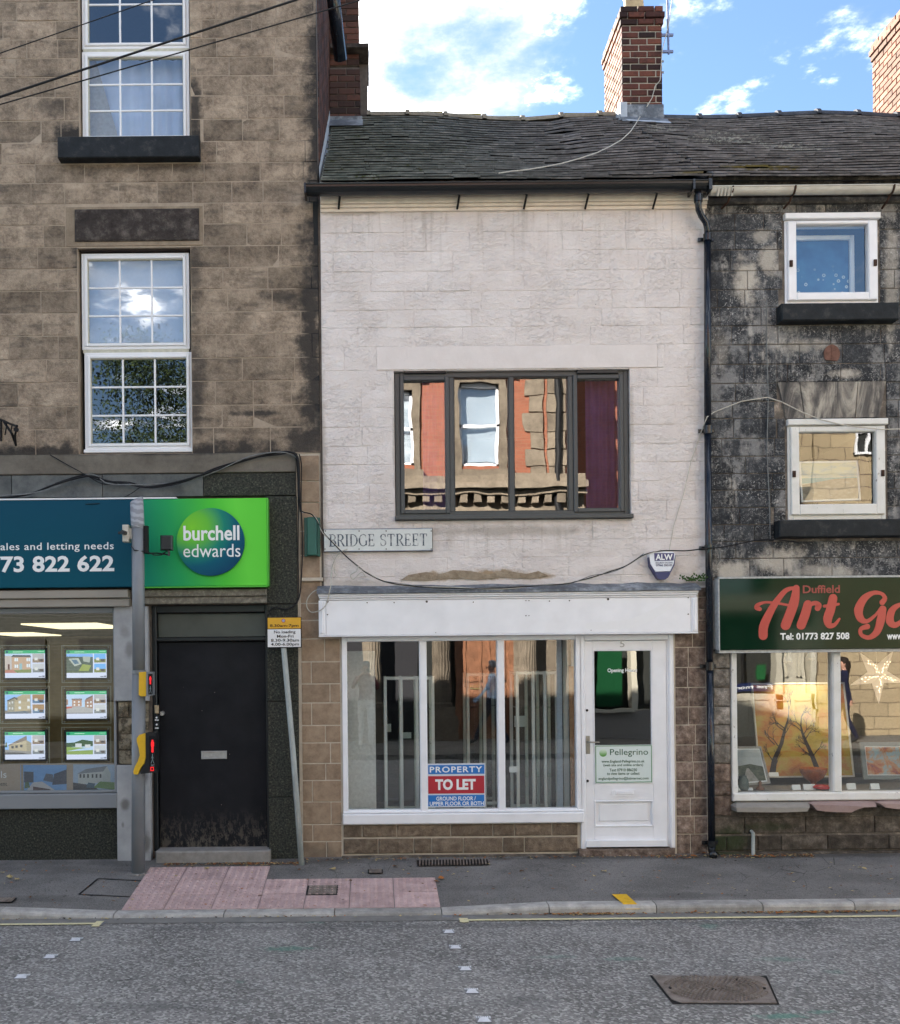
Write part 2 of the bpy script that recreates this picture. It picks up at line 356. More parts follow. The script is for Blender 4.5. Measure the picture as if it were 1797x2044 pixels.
def black_wall():
    m = NM('soot_blackened_stone')
    n = m.noise(7, 7, .7); f = m.noise(25, 5, .68, (1, 1, 1), dist=2.2); big = m.noise(1.6, 5, .6, loc=(2, 0, 5)); fine = m.noise(130, 4, .7)
    cc = m.ramp(n, [(.3, (.016, .019, .024)), (.55, (.050, .054, .060)), (.75, (.16, .165, .17))])
    cc = m.vary(cc, .35)
    fl = m.mr(f, .52, .66); cc = m.mix(m.math('MULTIPLY', m.mr(m.noise(3.4, 7, .72, (1, 1, .8), loc=(3, 1, 2)), .50, .62), .60), cc, (.33, .33, .325)); cc = m.mix(m.math('MULTIPLY', fl, m.mr(big, .38, .62, .15, .85)), cc, (.46, .455, .44))
    L = [bl(1490, 560, 34, 60, .9), bl(1535, 520, 30, 40, .8), bl(1440, 700, 20, 60, .3), bl(1600, 690, 90, 16, .5), bl(1690, 745, 40, 14, .8), bl(1460, 1140, 60, 30, .9), bl(1560, 1120, 70, 36, .8),
         bl(1640, 1140, 100, 20, .6), bl(1780, 560, 20, 150, .5), bl(1520, 470, 30, 20, .6)]
    vs2 = m.math('MULTIPLY', m.mr(m.noise(1.0, 6, .7, (5, 1, .9), loc=(7, 0, 3)), .53, .64), m.mr(m.noise(14, 5, .7), .40, .58)); cc = m.mix(m.math('MULTIPLY', vs2, .7), cc, (.46, .44, .40))
    cc = m.mix(m.math('MULTIPLY', m.blobs(L, .9, 8), .9), cc, (.56, .52, .45))
    cc = m.mix(m.blobs([bl(1470, 1660, 40, 50, .6), bl(1440, 1700, 50, 20, .8)], .8, 7), cc, (.03, .04, .02))
    nr = m.bump(n, .6, .02); nr = m.bump(f, .9, .012, nr); nr = m.bump(fine, .4, .004, nr)
    return m.fin(cc, .85, nr)
M_black = black_wall()
def lintel_streaks():
    m = NM('streaked_lintel_stone'); a = m.noise(1.0, 6, .65, (3.6, 2, .9), loc=(.35, 0, 0), dist=1.6); b = m.noise(34, 5, .65, dist=.8)
    cc = m.ramp(a, [(.38, (.05, .05, .05)), (.50, (.14, .13, .12)), (.64, (.42, .39, .33))]); cc = m.mix(m.mr(b, .6, .75), cc, (.07, .065, .06))
    return m.fin(cc, .85, m.bump(b, .6, .01))
M_streak = lintel_streaks()
M_bmortar = stone('dark_mortar', [(0, (.05, .046, .042)), (.6, (.16, .14, .12)), (1, (.50, .43, .36))], 0, 5, bstr=.6)
M_darkplinth = stone('mossy_dark_plinth', [(0, (.03, .026, .022)), (.5, (.085, .073, .06)), (1, (.22, .19, .16))], .25, 10, bstr=.9, bd=.014, stains=[bl(1450, 1680, 60, 40, .8), bl(1530, 1650, 80, 12, .5)], scol=(.03, .045, .018))
M_quoin = stone('rock_faced_quoin_stone', [(0, (.06, .055, .05)), (.5, (.21, .19, .165)), (1, (.46, .42, .38))], .3, 14, bstr=1.0, bd=.02, coarse=22)
M_sillA = stone('grey_sill_slab', [(0, (.22, .205, .18)), (1, (.33, .31, .28))], .05, 3, bstr=.3)
M_sillB = stone('pink_sill_slab', [(0, (.30, .21, .19)), (1, (.42, .32, .30))], .08, 3, bstr=.4)
M_upvc = plain('white_window_plastic', (.74, .75, .76), .32, var=.02, bump=.02, sc=8)
M_upvcseal = plain('yellowed_seal', (.50, .49, .40), .5)
M_anth = plain('anthracite_frame', (.055, .060, .063), .42, var=.06, bump=.03)
M_gloss = plain('white_gloss_paint', (.80, .81, .84), .35, var=.05, bump=.12, sc=5)
def peel_paint():
    m = NM('flaking_white_paint'); n = m.noise(26, 6, .7, (1, 1, .5)); cc = m.mix(m.mr(n, .635, .68), m.ramp(m.noise(6), [(.3, (.66, .66, .62)), (.7, (.76, .76, .74))]), (.30, .28, .25))
    return m.fin(cc, .55, m.bump(n, .4, .004))
M_peel = peel_paint()
def glass(name, tint=(.86, .90, .90), base=.10, edge=.75, wave=.10, wsc=2.2, rough=.0):
    m = NM(name); m.nt.nodes.remove(m.b)
    nr = m.bump(m.noise(wsc, 2, .5), wave, .02)
    gl = m.n('ShaderNodeBsdfGlossy'); gl.inputs['Roughness'].default_value = rough; gl.inputs['Color'].default_value = (1, 1, 1, 1); m.nt.links.new(nr, gl.inputs['Normal'])
    tr = m.n('ShaderNodeBsdfTransparent'); tr.inputs['Color'].default_value = (*tint, 1)
    lw = m.n('ShaderNodeLayerWeight'); lw.inputs['Blend'].default_value = .25
    fac = m.mr(lw.outputs['Facing'], .0, 1.0, base, edge, smooth=False)
    mx_ = m.n('ShaderNodeMixShader'); m.nt.links.new(fac, mx_.inputs[0]); m.nt.links.new(tr.outputs[0], mx_.inputs[1]); m.nt.links.new(gl.outputs[0], mx_.inputs[2])
    m.nt.links.new(mx_.outputs[0], m.out.inputs[0]); return m.mat
M_glass = glass('shop_window_glass', base=.20, wave=.03)
M_glass_up = glass('coated_double_glazing', base=.30, wave=.07, wsc=1.6)
M_glass_blue = glass('sash_window_glass', base=.14, wave=.04); M_glass_cas = glass('casement_glass', base=.11, wave=.05)
M_black_gut = plain('black_gutter_plastic', (.010, .012, .014), .22, bump=.02)
M_pipe = plain('glossy_black_pipe', (.008, .012, .020), .16, var=.2, bump=.05, sc=12)
M_whitegut = plain('weathered_white_gutter', (.50, .49, .44), .45, var=.15, bump=.05, sc=8)
M_rust = plain('rusty_strap', (.05, .028, .02), .8, var=.4, bump=.3)
M_iron = plain('black_iron', (.012, .012, .013), .6, bump=.2)
M_lead = stone('dull_lead', [(0, (.055, .065, .08)), (.5, (.12, .135, .155)), (1, (.34, .37, .40))], 0, 3.5, bstr=.3, rough=.5, fine=30)
M_leadl = stone('whitened_lead', [(0, (.28, .32, .36)), (1, (.52, .56, .62))], .1, 9, bstr=.3, rough=.5)
def tile_mat():
    m = NM('weathered_dark_roof_tile')
    n = m.noise(9, 5, .6); f = m.noise(70, 4, .65)
    cc = m.ramp(n, [(.3, (.085, .095, .105)), (.55, (.15, .162, .178)), (.75, (.28, .29, .305))]); cc = m.vary(cc, .24)
    sp = m.n('ShaderNodeSeparateXYZ'); m.nt.links.new(m.pos(), sp.inputs[0])
    pink = m.mr(sp.outputs[0], 1.2, 3.0); cc = m.mix(m.math('MULTIPLY', pink, .45), cc, m.vary(m.ramp(n, [(.3, (.115, .106, .112)), (.7, (.27, .245, .25))]), .24))
    gm = m.mr(sp.outputs[0], 2.2, -.6); cc = m.mix(m.math('MULTIPLY', gm, .6), cc, m.ramp(n, [(.3, (.088, .112, .102)), (.7, (.22, .255, .225))]))
    moss = m.math('MULTIPLY', m.mr(m.noise(5.5, 6, .7), .55, .64), m.mr(m.noise(38, 3), .46, .56)); mm = m.math('MULTIPLY', moss, m.mr(sp.outputs[0], 2.6, -.2)); cc = m.mix(m.math('MULTIPLY', mm, .8), cc, (.055, .07, .025))
    m2 = m.blobs([(W(1500, 350, 0)[0]*1.05, 6.75, .5, .12, .9), (W(1380, 350)[0], 6.6, .25, .08, .7)], 1.0, 9); cc = m.mix(m2, cc, (.13, .11, .03))
    lich = m.math('MULTIPLY', m.mr(m.noise(26, 5, .7), .47, .6), m.blobs([(4.15, 7.95, .62, .42, 1), (4.7, 7.55, .5, .3, .9), (3.6, 8.4, .35, .3, .8)], .7, 3)); cc = m.mix(lich, cc, (.36, .38, .36))
    return m.fin(cc, .72, m.bump(f, .5, .004))
M_tile = tile_mat()
M_margin = stone('pale_lintel_margin', [(0, (.16, .125, .09)), (1, (.34, .275, .20))], 0, 6, bstr=.4)
M_under = plain('roof_underlay', (.008, .008, .009), .9)
M_ridgeA = stone('mossy_ridge_tile', [(0, (.14, .12, .09)), (.6, (.24, .215, .17)), (1, (.33, .30, .25))], .15, 8, bstr=.5)
M_ridgeB = stone('dark_ridge_tile', [(0, (.03, .035, .045)), (1, (.09, .10, .12))], .2, 8, bstr=.4)
M_moss = stone('yellow_moss', [(0, (.12, .11, .015)), (1, (.34, .30, .05))], .2, 12, bstr=.8)
def brick_mat(name, stops, amt=.45):
    m = NM(name); r = m.rnd(); n = m.noise(22, 5, .6); f = m.noise(110, 4, .65)
    cc = m.ramp(m.math('ADD', m.math('MULTIPLY', r, .72), m.math('MULTIPLY', n, .28)), stops); cc = m.mix(m.math('MULTIPLY', m.mr(m.noise(7, 5, .7), .52, .68), .55), cc, (.022, .018, .018))
    return m.fin(cc, .85, m.bump(m.math('ADD', n, f), .6, .006))
M_brick = brick_mat('sooted_red_brick', [(.15, (.022, .015, .015)), (.4, (.055, .025, .022)), (.65, (.11, .042, .032)), (.9, (.19, .07, .045))])
M_brick2 = brick_mat('dark_gable_brick', [(.15, (.035, .024, .022)), (.5, (.075, .042, .035)), (.9, (.14, .062, .045))])
M_brick3 = brick_mat('pink_sunlit_brick', [(.15, (.13, .075, .05)), (.5, (.22, .105, .07)), (.9, (.32, .17, .115))])  # pinker, paler brick: the sunlit side tone is put into the colour
M_bmort = stone('brick_mortar', [(0, (.24, .215, .18)), (1, (.46, .42, .35))], 0, 12, bstr=.6)
M_bmortd = stone('dark_brick_mortar', [(0, (.06, .05, .045)), (1, (.15, .13, .11))], 0, 12, bstr=.6)
M_pot = plain('buff_chimney_pot', (.46, .36, .22), .7, var=.1)
M_galv = stone('galvanised_steel', [(0, (.26, .29, .29)), (.6, (.38, .42, .41)), (1, (.52, .56, .54))], 0, 7, (3, 3, .5), bstr=.1, rough=.45)
M_greypole = plain('grey_painted_pole', (.19, .205, .22), .38, var=.07, bump=.04, sc=5)
M_yellow = plain('signal_yellow_plastic', (.72, .44, .02), .4, var=.05, bump=.02)
M_blackpl = plain('black_plastic', (.012, .014, .016), .35, bump=.03)
M_cable = plain('black_cable', (.012, .013, .015), .5, bump=.05)
M_wcable = plain('grimy_white_cable', (.48, .46, .40), .55, var=.15)
M_gcable = plain('grey_cable', (.16, .17, .17), .55, var=.2)
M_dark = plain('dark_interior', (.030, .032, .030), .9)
M_text_w = plain('white_vinyl_lettering', (.80, .82, .82), .4, var=.01, bump=0)
M_text_k = plain('black_lettering', (.012, .012, .014), .5, var=.01, bump=0)
def emis(name, c, s):
    m = NM(name); return m.fin((.02, .02, .02), .5, emit=c, es=s)
# ================================================================ masonry helpers
def rsub(r, h):
    x0, x1, z0, z1 = r; a0, a1, b0, b1 = h
    if a0 >= x1 or a1 <= x0 or b0 >= z1 or b1 <= z0: return [r]
    o = []
    if a0 > x0: o.append((x0, a0, z0, z1))
    if a1 < x1: o.append((a1, x1, z0, z1))
    m0, m1 = max(x0, a0), min(x1, a1)
    if b0 > z0: o.append((m0, m1, z0, b0))
    if b1 < z1: o.append((m0, m1, b1, z1))
    return o
def block(x0, x1, z0, z1, y, mat, parent, name='stone', dep=.06, c=.005, rough=.0, jit=.002, nx=1, nz=1, smooth=False):
    m = MB()
    j = lambda s=jit: rng.uniform(-s, s)
    gx = [x0, x0+c]+[x0+c+(x1-x0-2*c)*i/nx for i in range(1, nx)]+[x1-c, x1]
    gz = [z0, z0+c]+[z0+c+(z1-z0-2*c)*i/nz for i in range(1, nz)]+[z1-c, z1]
    tx, tz, y_ = j(.0022), j(.0022), y+j(.002)
    NX, NZ = len(gx), len(gz); v = []
    for b in range(NZ):
        for a in range(NX):
            edge = a in (0, NX-1) or b in (0, NZ-1)
            u = (gx[a]-x0)/(x1-x0)-.5; t = (gz[b]-z0)/(z1-z0)-.5
            yy = y_+c*.9 if edge else y_+tx*u*2+tz*t*2
            if rough and not edge: yy -= rough*(.5-abs(u))*(.5-abs(t))*4*rng.uniform(.3, 1.25)-rough*.2
            v.append((gx[a]+(0 if edge else j()), yy, gz[b]+(0 if edge else j())))
    f = [(b*NX+a, b*NX+a+1, (b+1)*NX+a+1, (b+1)*NX+a) for b in range(NZ-1) for a in range(NX-1)]
    n = len(v); v += [(x0, y+dep, z0), (x1, y+dep, z0), (x1, y+dep, z1), (x0, y+dep, z1)]
    c0, c1, c2, c3 = 0, NX-1, NZ*NX-1, (NZ-1)*NX
    f += [(c0, n, n+1, c1), (c1, n+1, n+2, c2), (c2, n+2, n+3, c3), (c3, n+3, n, c0)]
    m.add(v, f)
    return m.build(name, mat, parent, smooth=smooth)
def courses_wall(parent, X0, X1, zs, holes, mat, y, wr=(.28, .56), joint=.006, first=0, **k):
    """zs: course boundaries from the top down"""
    out = []
    for i in range(len(zs)-1):
        zt, zb = zs[i], zs[i+1]; x = X0-rng.uniform(0, wr[0])
        while x < X1:
            wd = rng.uniform(*wr); a, b = max(x, X0), min(x+wd, X1); x += wd
            if b-a < .05: continue
            rs = [(a, b, zb, zt)]
            for h in holes: rs = [q for r in rs for q in rsub(r, h)]
            for (a_, b_, c_, d_) in rs:
                if b_-a_ > .045 and d_-c_ > .035:
                    out.append(block(a_+joint/2, b_-joint/2, c_+joint/2, d_-joint/2, y, mat, parent, **k))
    return out
def wall_sheet(mb, X0, X1, Z0, Z1, holes, y, depth=.22, mi=0):
    """a wall face with real openings and their reveals"""
    xs = sorted({X0, X1}|{min(max(h[i], X0), X1) for h in holes for i in (0, 1)}); zs = sorted({Z0, Z1}|{min(max(h[i], Z0), Z1) for h in holes for i in (2, 3)})
    for i in range(len(xs)-1):
        for k in range(len(zs)-1):
            cx, cz = (xs[i]+xs[i+1])/2, (zs[k]+zs[k+1])/2
            if any(h[0] < cx < h[1] and h[2] < cz < h[3] for h in holes): continue
            mb.rect(xs[i], xs[i+1], zs[k], zs[k+1], y, mi)
    for (a, b, c, d) in holes:
        mb.quad((a, y, c), (a, y, d), (a, y+depth, d), (a, y+depth, c), mi); mb.quad((b, y, c), (b, y+depth, c), (b, y+depth, d), (b, y, d), mi)
        mb.quad((a, y, c), (a, y+depth, c), (b, y+depth, c), (b, y, c), mi); mb.quad((a, y, d), (b, y, d), (b, y+depth, d), (a, y+depth, d), mi)
def room(parent, x0, x1, y0, y1, z0, z1, mats, name='room'):
    m = MB()   # walls, floor, ceiling seen from inside
    m.quad((x0,y1,z0),(x1,y1,z0),(x1,y1,z1),(x0,y1,z1),0); m.quad((x0,y0,z0),(x0,y1,z0),(x0,y1,z1),(x0,y0,z1),0); m.quad((x1,y1,z0),(x1,y0,z0),(x1,y0,z1),(x1,y1,z1),0)
    m.quad((x0,y0,z0),(x1,y0,z0),(x1,y1,z0),(x0,y1,z0),1); m.quad((x0,y1,z1),(x1,y1,z1),(x1,y0,z1),(x0,y0,z1),2)
    return m.build(name, mats, parent)
# ================================================================ sky-independent ground
ZR = -.20
XA, XB = -14.0, 16.0
kj = [-190, 23, 241, 454, 669, 880, 1092, 1306, 1520, 1706, 1920, 2130]
KX = [G(x, 1810, -.16)[0] for x in kj]
def upstand(x):          # kerb top height, dropped at the crossing
    lo, hi = -.168, -.128
    a, b, c, d = KX[1], KX[2], KX[5], KX[6]
    if x < a or x > d: return hi
    if x < b: return hi+(lo-hi)*(x-a)/(b-a)
    if x < c: return lo
    return lo+(hi-lo)*(x-c)/(d-c)
def pave_z(x, y):
    k = min(max(-y/1.33, 0), 1); return upstand(x)*k
YK0, YK1 = -1.33, -1.47
def mat_tarmac(name, base, chip, sc=95, amt=.5, stains=None, bd=.004):
    m = NM(name); v = m.vor(sc, out='Color'); s_ = m.n('ShaderNodeSeparateColor'); m.nt.links.new(v, s_.inputs[0]); d = m.vor(sc)
    n = m.noise(1.3, 6, .62); cc = m.mix(m.mr(n, .35, .65), tuple(x*.78 for x in base), tuple(x*1.18 for x in base)); big_ = m.noise(.9, 6, .7, (.5, 1.5, 1)); cc = m.mix(m.math('MULTIPLY', m.mr(big_, .50, .66), .45), cc, tuple(x*.50 for x in base)); cc = m.mix(m.math('MULTIPLY', m.mr(m.vor(3.1, 'DISTANCE_TO_EDGE'), .012, .0), m.mr(m.noise(.8, 3), .55, .6)), cc, tuple(x*.35 for x in base))
    cc = m.mix(m.math('MULTIPLY', m.mr(s_.outputs[0], .45, .95), amt), cc, chip); cc = m.mix(m.math('MULTIPLY', m.mr(s_.outputs[1], .70, .9), .55), cc, tuple(x*.35 for x in base))
    if stains:
        for (L, c_, di, sc_) in stains: cc = m.mix(m.blobs(L, di, sc_, axes=(0, 1)), cc, c_)
    return m.fin(cc, .85, m.bump(m.math('ADD', d, m.math('MULTIPLY', m.noise(sc*2), .5)), .7, bd))
def gb(x, y, rx, ry, k, z=ZR): p = G(x, y, z); return (p[0], p[1], rx, ry, k)
road_marks = [([gb(1270, 1852, .10, .10, .0)], (.1, .1, .1), .5, 5),
    ([gb(632, 1838, .16, .10, .55), gb(575, 1894, .28, .08, .6), gb(1415, 1848, .10, .12, .5), gb(1250, 1914, .22, .06, .4), gb(1110, 1910, .20, .05, .35), gb(1560, 1915, .20, .08, .4), gb(1565, 2028, .20, .06, .8), gb(1640, 2020, .12, .05, .6), gb(1670, 1940, .12, .06, .3), gb(480, 1960, .05, .04, .4)], (.10, .22, .17), 1.0, 14),
    ([gb(1430, 1978, .62, .50, .55)], (.17, .165, .155), .25, 4), ([gb(900, 1848, 6, .10, .35), gb(300, 2010, .5, .12, .4), gb(1050, 2000, .35, .2, .35)], (.08, .08, .082), .8, 3), ([gb(2*k+120, 1880+(k*37) % 150, .03, .02, .6) for k in range(40, 800, 90)], (.06, .06, .06), .6, 20)]
M_road = mat_tarmac('worn_chipped_asphalt', (.205, .198, .188), (.52, .505, .475), 62, .62, road_marks, .010)
M_pave = mat_tarmac('fine_grey_tarmac', (.175, .168, .160), (.28, .27, .25), 150, .35,
    [([(-1.4, -.12, 3.2, .14, .45), (3.4, -.10, 4.0, .10, .6), (2.0, -.20, .9, .06, .25), (-3.0, -.3, .9, .2, .25), (.9, -.9, .5, .12, .3), (2.6, -1.2, .9, .1, .35), (4.3, -.8, .4, .2, .3), (-2.8, -1.1, .5, .12, .4)]+[(-3.4+i*.47, -.35-.9*((i*37 % 11)/11), .02, .02, .7) for i in range(18)], (.06, .058, .055), .7, 4)], .0025)
M_kerb = stone('concrete_kerb', [(0, (.22, .21, .195)), (.5, (.34, .33, .31)), (1, (.50, .48, .45))], .16, 9, bstr=.5, fine=90)
M_channel = stone('channel_concrete', [(0, (.14, .137, .128)), (1, (.25, .242, .228))], 0, 6, bstr=.5, fine=90)
def yel_line():
    m = NM('worn_yellow_paint'); n = m.noise(50, 5, .7); return m.fin(m.mix(m.mr(n, .58, .68), (.66, .60, .36), (.24, .23, .19)), .7, m.bump(n, .3, .003))
M_yline = yel_line()
def tactile():
    m = NM('pink_tactile_concrete'); n = m.noise(7, 6, .6); cc = m.vary(m.ramp(n, [(.3, (.40, .285, .272)), (.7, (.54, .40, .385))]), .10)
    return m.fin(m.mix(m.math('MULTIPLY', m.mr(m.noise(3.2, 6, .7), .5, .72), .5), cc, (.26, .19, .18)), .85, m.bump(m.noise(110, 4), .4, .003))
M_tact = tactile()
m = MB(); m.rect; s_ = 400
m.quad((-s_, -s_, -.5), (s_, -s_, -.5), (s_, s_, -.5), (-s_, s_, -.5)); m.build('ground', plain('bare_ground', (.10, .10, .08), .9), kind='structure')
m = MB()
ys = [YK1-.001, -4.5, -7.0, -8.8]; zz = [ZR, ZR, ZR+.10, .06]
for i in range(3): m.quad((-60, ys[i+1], zz[i+1]), (60, ys[i+1], zz[i+1]), (60, ys[i], zz[i]), (-60, ys[i], zz[i]))
m.build('road', M_road, kind='structure')
# pavement sheet
m = MB(); nx = 80; yr = [.30, 0.0, -.35, -.7, -1.05, YK0]
for i in range(nx):
    xa, xb = XA+(XB-XA)*i/nx, XA+(XB-XA)*(i+1)/nx
    for k in range(len(yr)-1):
        p = lambda x, y: (x, y, pave_z(x, y))
        m.quad(p(xa, yr[k+1]), p(xb, yr[k+1]), p(xb, yr[k]), p(xa, yr[k]))
pavement = m.build('pavement', M_pave, kind='structure')
kerb = empty('kerb', (KX[1], YK1, ZR), kind='structure')
kx = [XA]+KX+[XB]
def kerb_stone(xa, xb):
    m = MB(); g = .004; n = 4; v = []; prof = [(YK0+.0, 0), (YK1+.035, .0), (YK1+.008, -.012), (YK1, -.03), (YK1, None)]
    for i in range(n+1):
        x = xa+g+(xb-xa-2*g)*i/n; h = upstand(x)+.003
        for (y, d) in prof: v.append((x, y, (ZR-.05) if d is None else max(h+d, ZR-.049)))
    P = len(prof)
    f = [(i*P+k, (i+1)*P+k, (i+1)*P+k+1, i*P+k+1) for i in range(n) for k in range(P-1)]
    f += [tuple(range(P-1, -1, -1))+(), tuple(n*P+k for k in range(P))]
    m.add(v, f); o = m.build('kerb_stone', M_kerb, kerb)
    return o
for a, b in zip(kx[:-1], kx[1:]):
    if b-a > 1.4:
        q = int((b-a)/.92)
        for i in range(q): kerb_stone(a+(b-a)*i/q, a+(b-a)*(i+1)/q)
    else: kerb_stone(a, b)
m = MB(); m.quad((XA, YK1-.16, ZR+.004), (XB, YK1-.16, ZR+.004), (XB, YK1-.0005, ZR+.006), (XA, YK1-.0005, ZR+.006)); m.build('gutter_channel', M_channel, kind='structure')
def yline(pa, pb, name='yellow_line'):
    m = MB(); a, b = G(*pa, ZR+.008), G(*pb, ZR+.008)
    y0 = -1.635
    m.quad((a[0], y0-.022, ZR+.008), (b[0], y0-.022, ZR+.008), (b[0], y0+.022, ZR+.0085), (a[0], y0+.022, ZR+.0085))
    return m, a[0], b[0], y0
yl = empty('yellow_lines', (0, -1.63, ZR), kind='structure')
m, a, b, y0 = yline((-300, 1846), (192, 1840)); m.quad((b, y0-.09, ZR+.008), (b+.06, y0-.09, ZR+.008), (b+.06, y0+.07, ZR+.0088), (b, y0+.07, ZR+.0088)); m.build('yellow_line', M_yline, yl)
m, a, b, y0 = yline((932, 1829), (2300, 1829)); m.quad((a-.07, y0-.07, ZR+.008), (a, y0-.07, ZR+.008), (a, y0+.06, ZR+.0088), (a-.07, y0+.06, ZR+.0088)); m.build('yellow_line', M_yline, yl)
# yellow paint on the kerb
m = MB(); a = GP(1228, 1795); b = GP(1255, 1795); h = upstand(a[0])+.006; wd = b[0]-a[0]
m.quad((a[0], YK1+.034, h), (b[0], YK1+.034, h), (b[0]-.02, YK0+.14, h+.02), (a[0]-.03, YK0+.14, h+.02)); m.quad((a[0]+.015, YK1-.003, h-.038), (b[0]+.02, YK1-.003, h-.038), (b[0], YK1+.034, h), (a[0], YK1+.034, h))
m.build('kerb_paint_mark', plain('fresh_yellow_paint', (.68, .40, .02), .6), kind='structure')
# tactile paving
blist = []
def tile_mesh(w_, d_):
    m = MB(); g = .003
    def z(x, y): return 0
    m.box(g, w_-g, g, d_-g, -.03, 0, 0)
    n = 6
    for i in range(n):
        for k in range(n):
            cx, cy = w_*(i+.5)/n, d_*(k+.5)/n; r_ = .018
            m.add([(cx-r_, cy-r_, 0), (cx+r_, cy-r_, 0), (cx+r_, cy+r_, 0), (cx-r_, cy+r_, 0), (cx-r_*.5, cy-r_*.5, .007), (cx+r_*.5, cy-r_*.5, .009), (cx+r_*.5, cy+r_*.5, .007), (cx-r_*.5, cy+r_*.5, .007)],
                  [(0, 1, 5, 4), (1, 2, 6, 5), (2, 3, 7, 6), (3, 0, 4, 7), (4, 5, 6, 7)])
    me = bpy.data.meshes.new('paving_tile'); me.from_pydata(m.v, [], m.f); me.materials.append(M_tact); return me
TX = [GP(x, 1811)[0] for x in (246, 329, 423, 515, 606, 697, 788, 880)]
TY = [-1.33, -.975, -.615, -.26]; tcache = {}
for r_ in range(3):
    for c_ in range(7 if r_ < 2 else 3):
        xa, xb, ya, yb = TX[c_], TX[c_+1], TY[r_], TY[r_+1]
        me = tile_mesh(xb-xa, yb-ya) if (c_, r_) not in tcache else tcache[(c_, r_)]
        o = bpy.data.objects.new('paving_tile', me); col.objects.link(o); o.parent = pavement
        # lie on the cross-fall
        za, zb = pave_z((xa+xb)/2, ya), pave_z((xa+xb)/2, yb)
        o.location = (xa, ya, za+.006+rng.uniform(0, .002)); o.rotation_euler = (math.atan2(zb-za, yb-ya), 0, 0)
        zx = pave_z(xb, (ya+yb)/2)-pave_z(xa, (ya+yb)/2); o.rotation_euler[1] = -math.atan2(zx, xb-xa)
# ================================================================ LEFT: the stone building with the estate agent
stoneb = empty('stone_building', (-3.6, 0, 0), label='tall sooty brown sandstone building at the left with white sash windows', cat='building')
XL0 = -16.0  # unseen left end lengthened to keep a sun streak off the road
zy = lambda y, x=480: W(x, y)[2]
w1 = RC(157, -100, 379, 290); w2 = RC(156, 494, 382, 905)
shopw = (XL0, W(233, 1400)[0], 0.28+zy(1610, 100)-zy(1610, 100), zy(1210, 100))
zshop0 = zy(1612, 100)
doorh = (W(303, 1450)[0], W(536, 1450)[0], zy(1700, 420), zy(1207, 420))
holes_up = [w1, w2]
zs = [9.9, 9.7, 9.48, 9.27, 9.05, 8.83, 8.62, 8.45]+[zy(y) for y in (0, 38, 75, 113, 150, 190, 237, 281, 324, 362, 404, 446, 490, 533, 577, 622, 667, 714, 760, 808, 853, 905)]
sillr = RC(122, 283, 401, 325); lintr = RC(131, 412, 406, 491)
holes_st = holes_up+[sillr, lintr]
zband = zs[-1]
m = MB()
wall_sheet(m, XL0, XL, zband, 9.9, holes_up, .004, .14)
wl = m.build('wall', M_mortar_l, stoneb)
courses_wall(wl, -6.4, XL-.0, zs, holes_st, M_sandstone, 0.0, wr=(.30, .60), joint=.009, c=.003, dep=.05, jit=.0025)
block(lintr[0]+.004, lintr[1]-.004, lintr[2], lintr[3], -.002, M_margin, wl, name='lintel_margin', c=.004)
i_ = RC(150, 418, 398, 482); block(*i_, -.022, M_darklintel, wl, name='lintel', c=.012, rough=.010, nx=6, nz=3, dep=.03, jit=.008)
m = MB(); m.box(sillr[0], sillr[1], -.11, .0, sillr[2], sillr[3], 0, .008); m.build('window_sill', M_paintblack, wl)
# band of smooth stone and the blue-grey blocks under it
z1 = zband; z2 = zy(945, 480); z3 = zy(991, 480); xb = W(592, 930)[0]
bandx = [XL0, -5.6, W(-20, 925)[0], xb]
for a, b in zip(bandx[:-1], bandx[1:]): block(a+.002, b-.002, z2+.002, z1-.003, -.045, M_band, wl, name='band_stone', c=.006, dep=.06)
bx2 = [XL0, -5.2]+[W(x, 965)[0] for x in (25, 206, 407, 592)]
for i, (a, b) in enumerate(zip(bx2[:-1], bx2[1:])): block(a+.003, b-.003, z3+.002, z2-.003, -.03, M_bandgran if i < 4 else M_granite, wl, name='band_block', c=.004, dep=.05)
m = MB(); gh = [(shopw[0], shopw[1], zshop0, zy(1180, 100)), doorh]
wall_sheet(m, XL0, xb, -.15, zband, gh, .02, .16); m.build('ground_floor_wall', M_bmortd, stoneb)
# speckled cladding slabs right of the door
cx0, cx1 = W(535, 1400)[0], W(597, 1400)[0]
cy = [991, 1206, 1400, 1590, 1725]
for a, b in zip(cy[:-1], cy[1:]): block(cx0+.002, cx1-.002, zy(b, 565)+.003, zy(a, 565)-.003, -.035, M_granite, wl, name='cladding_slab', c=.004, dep=.05)
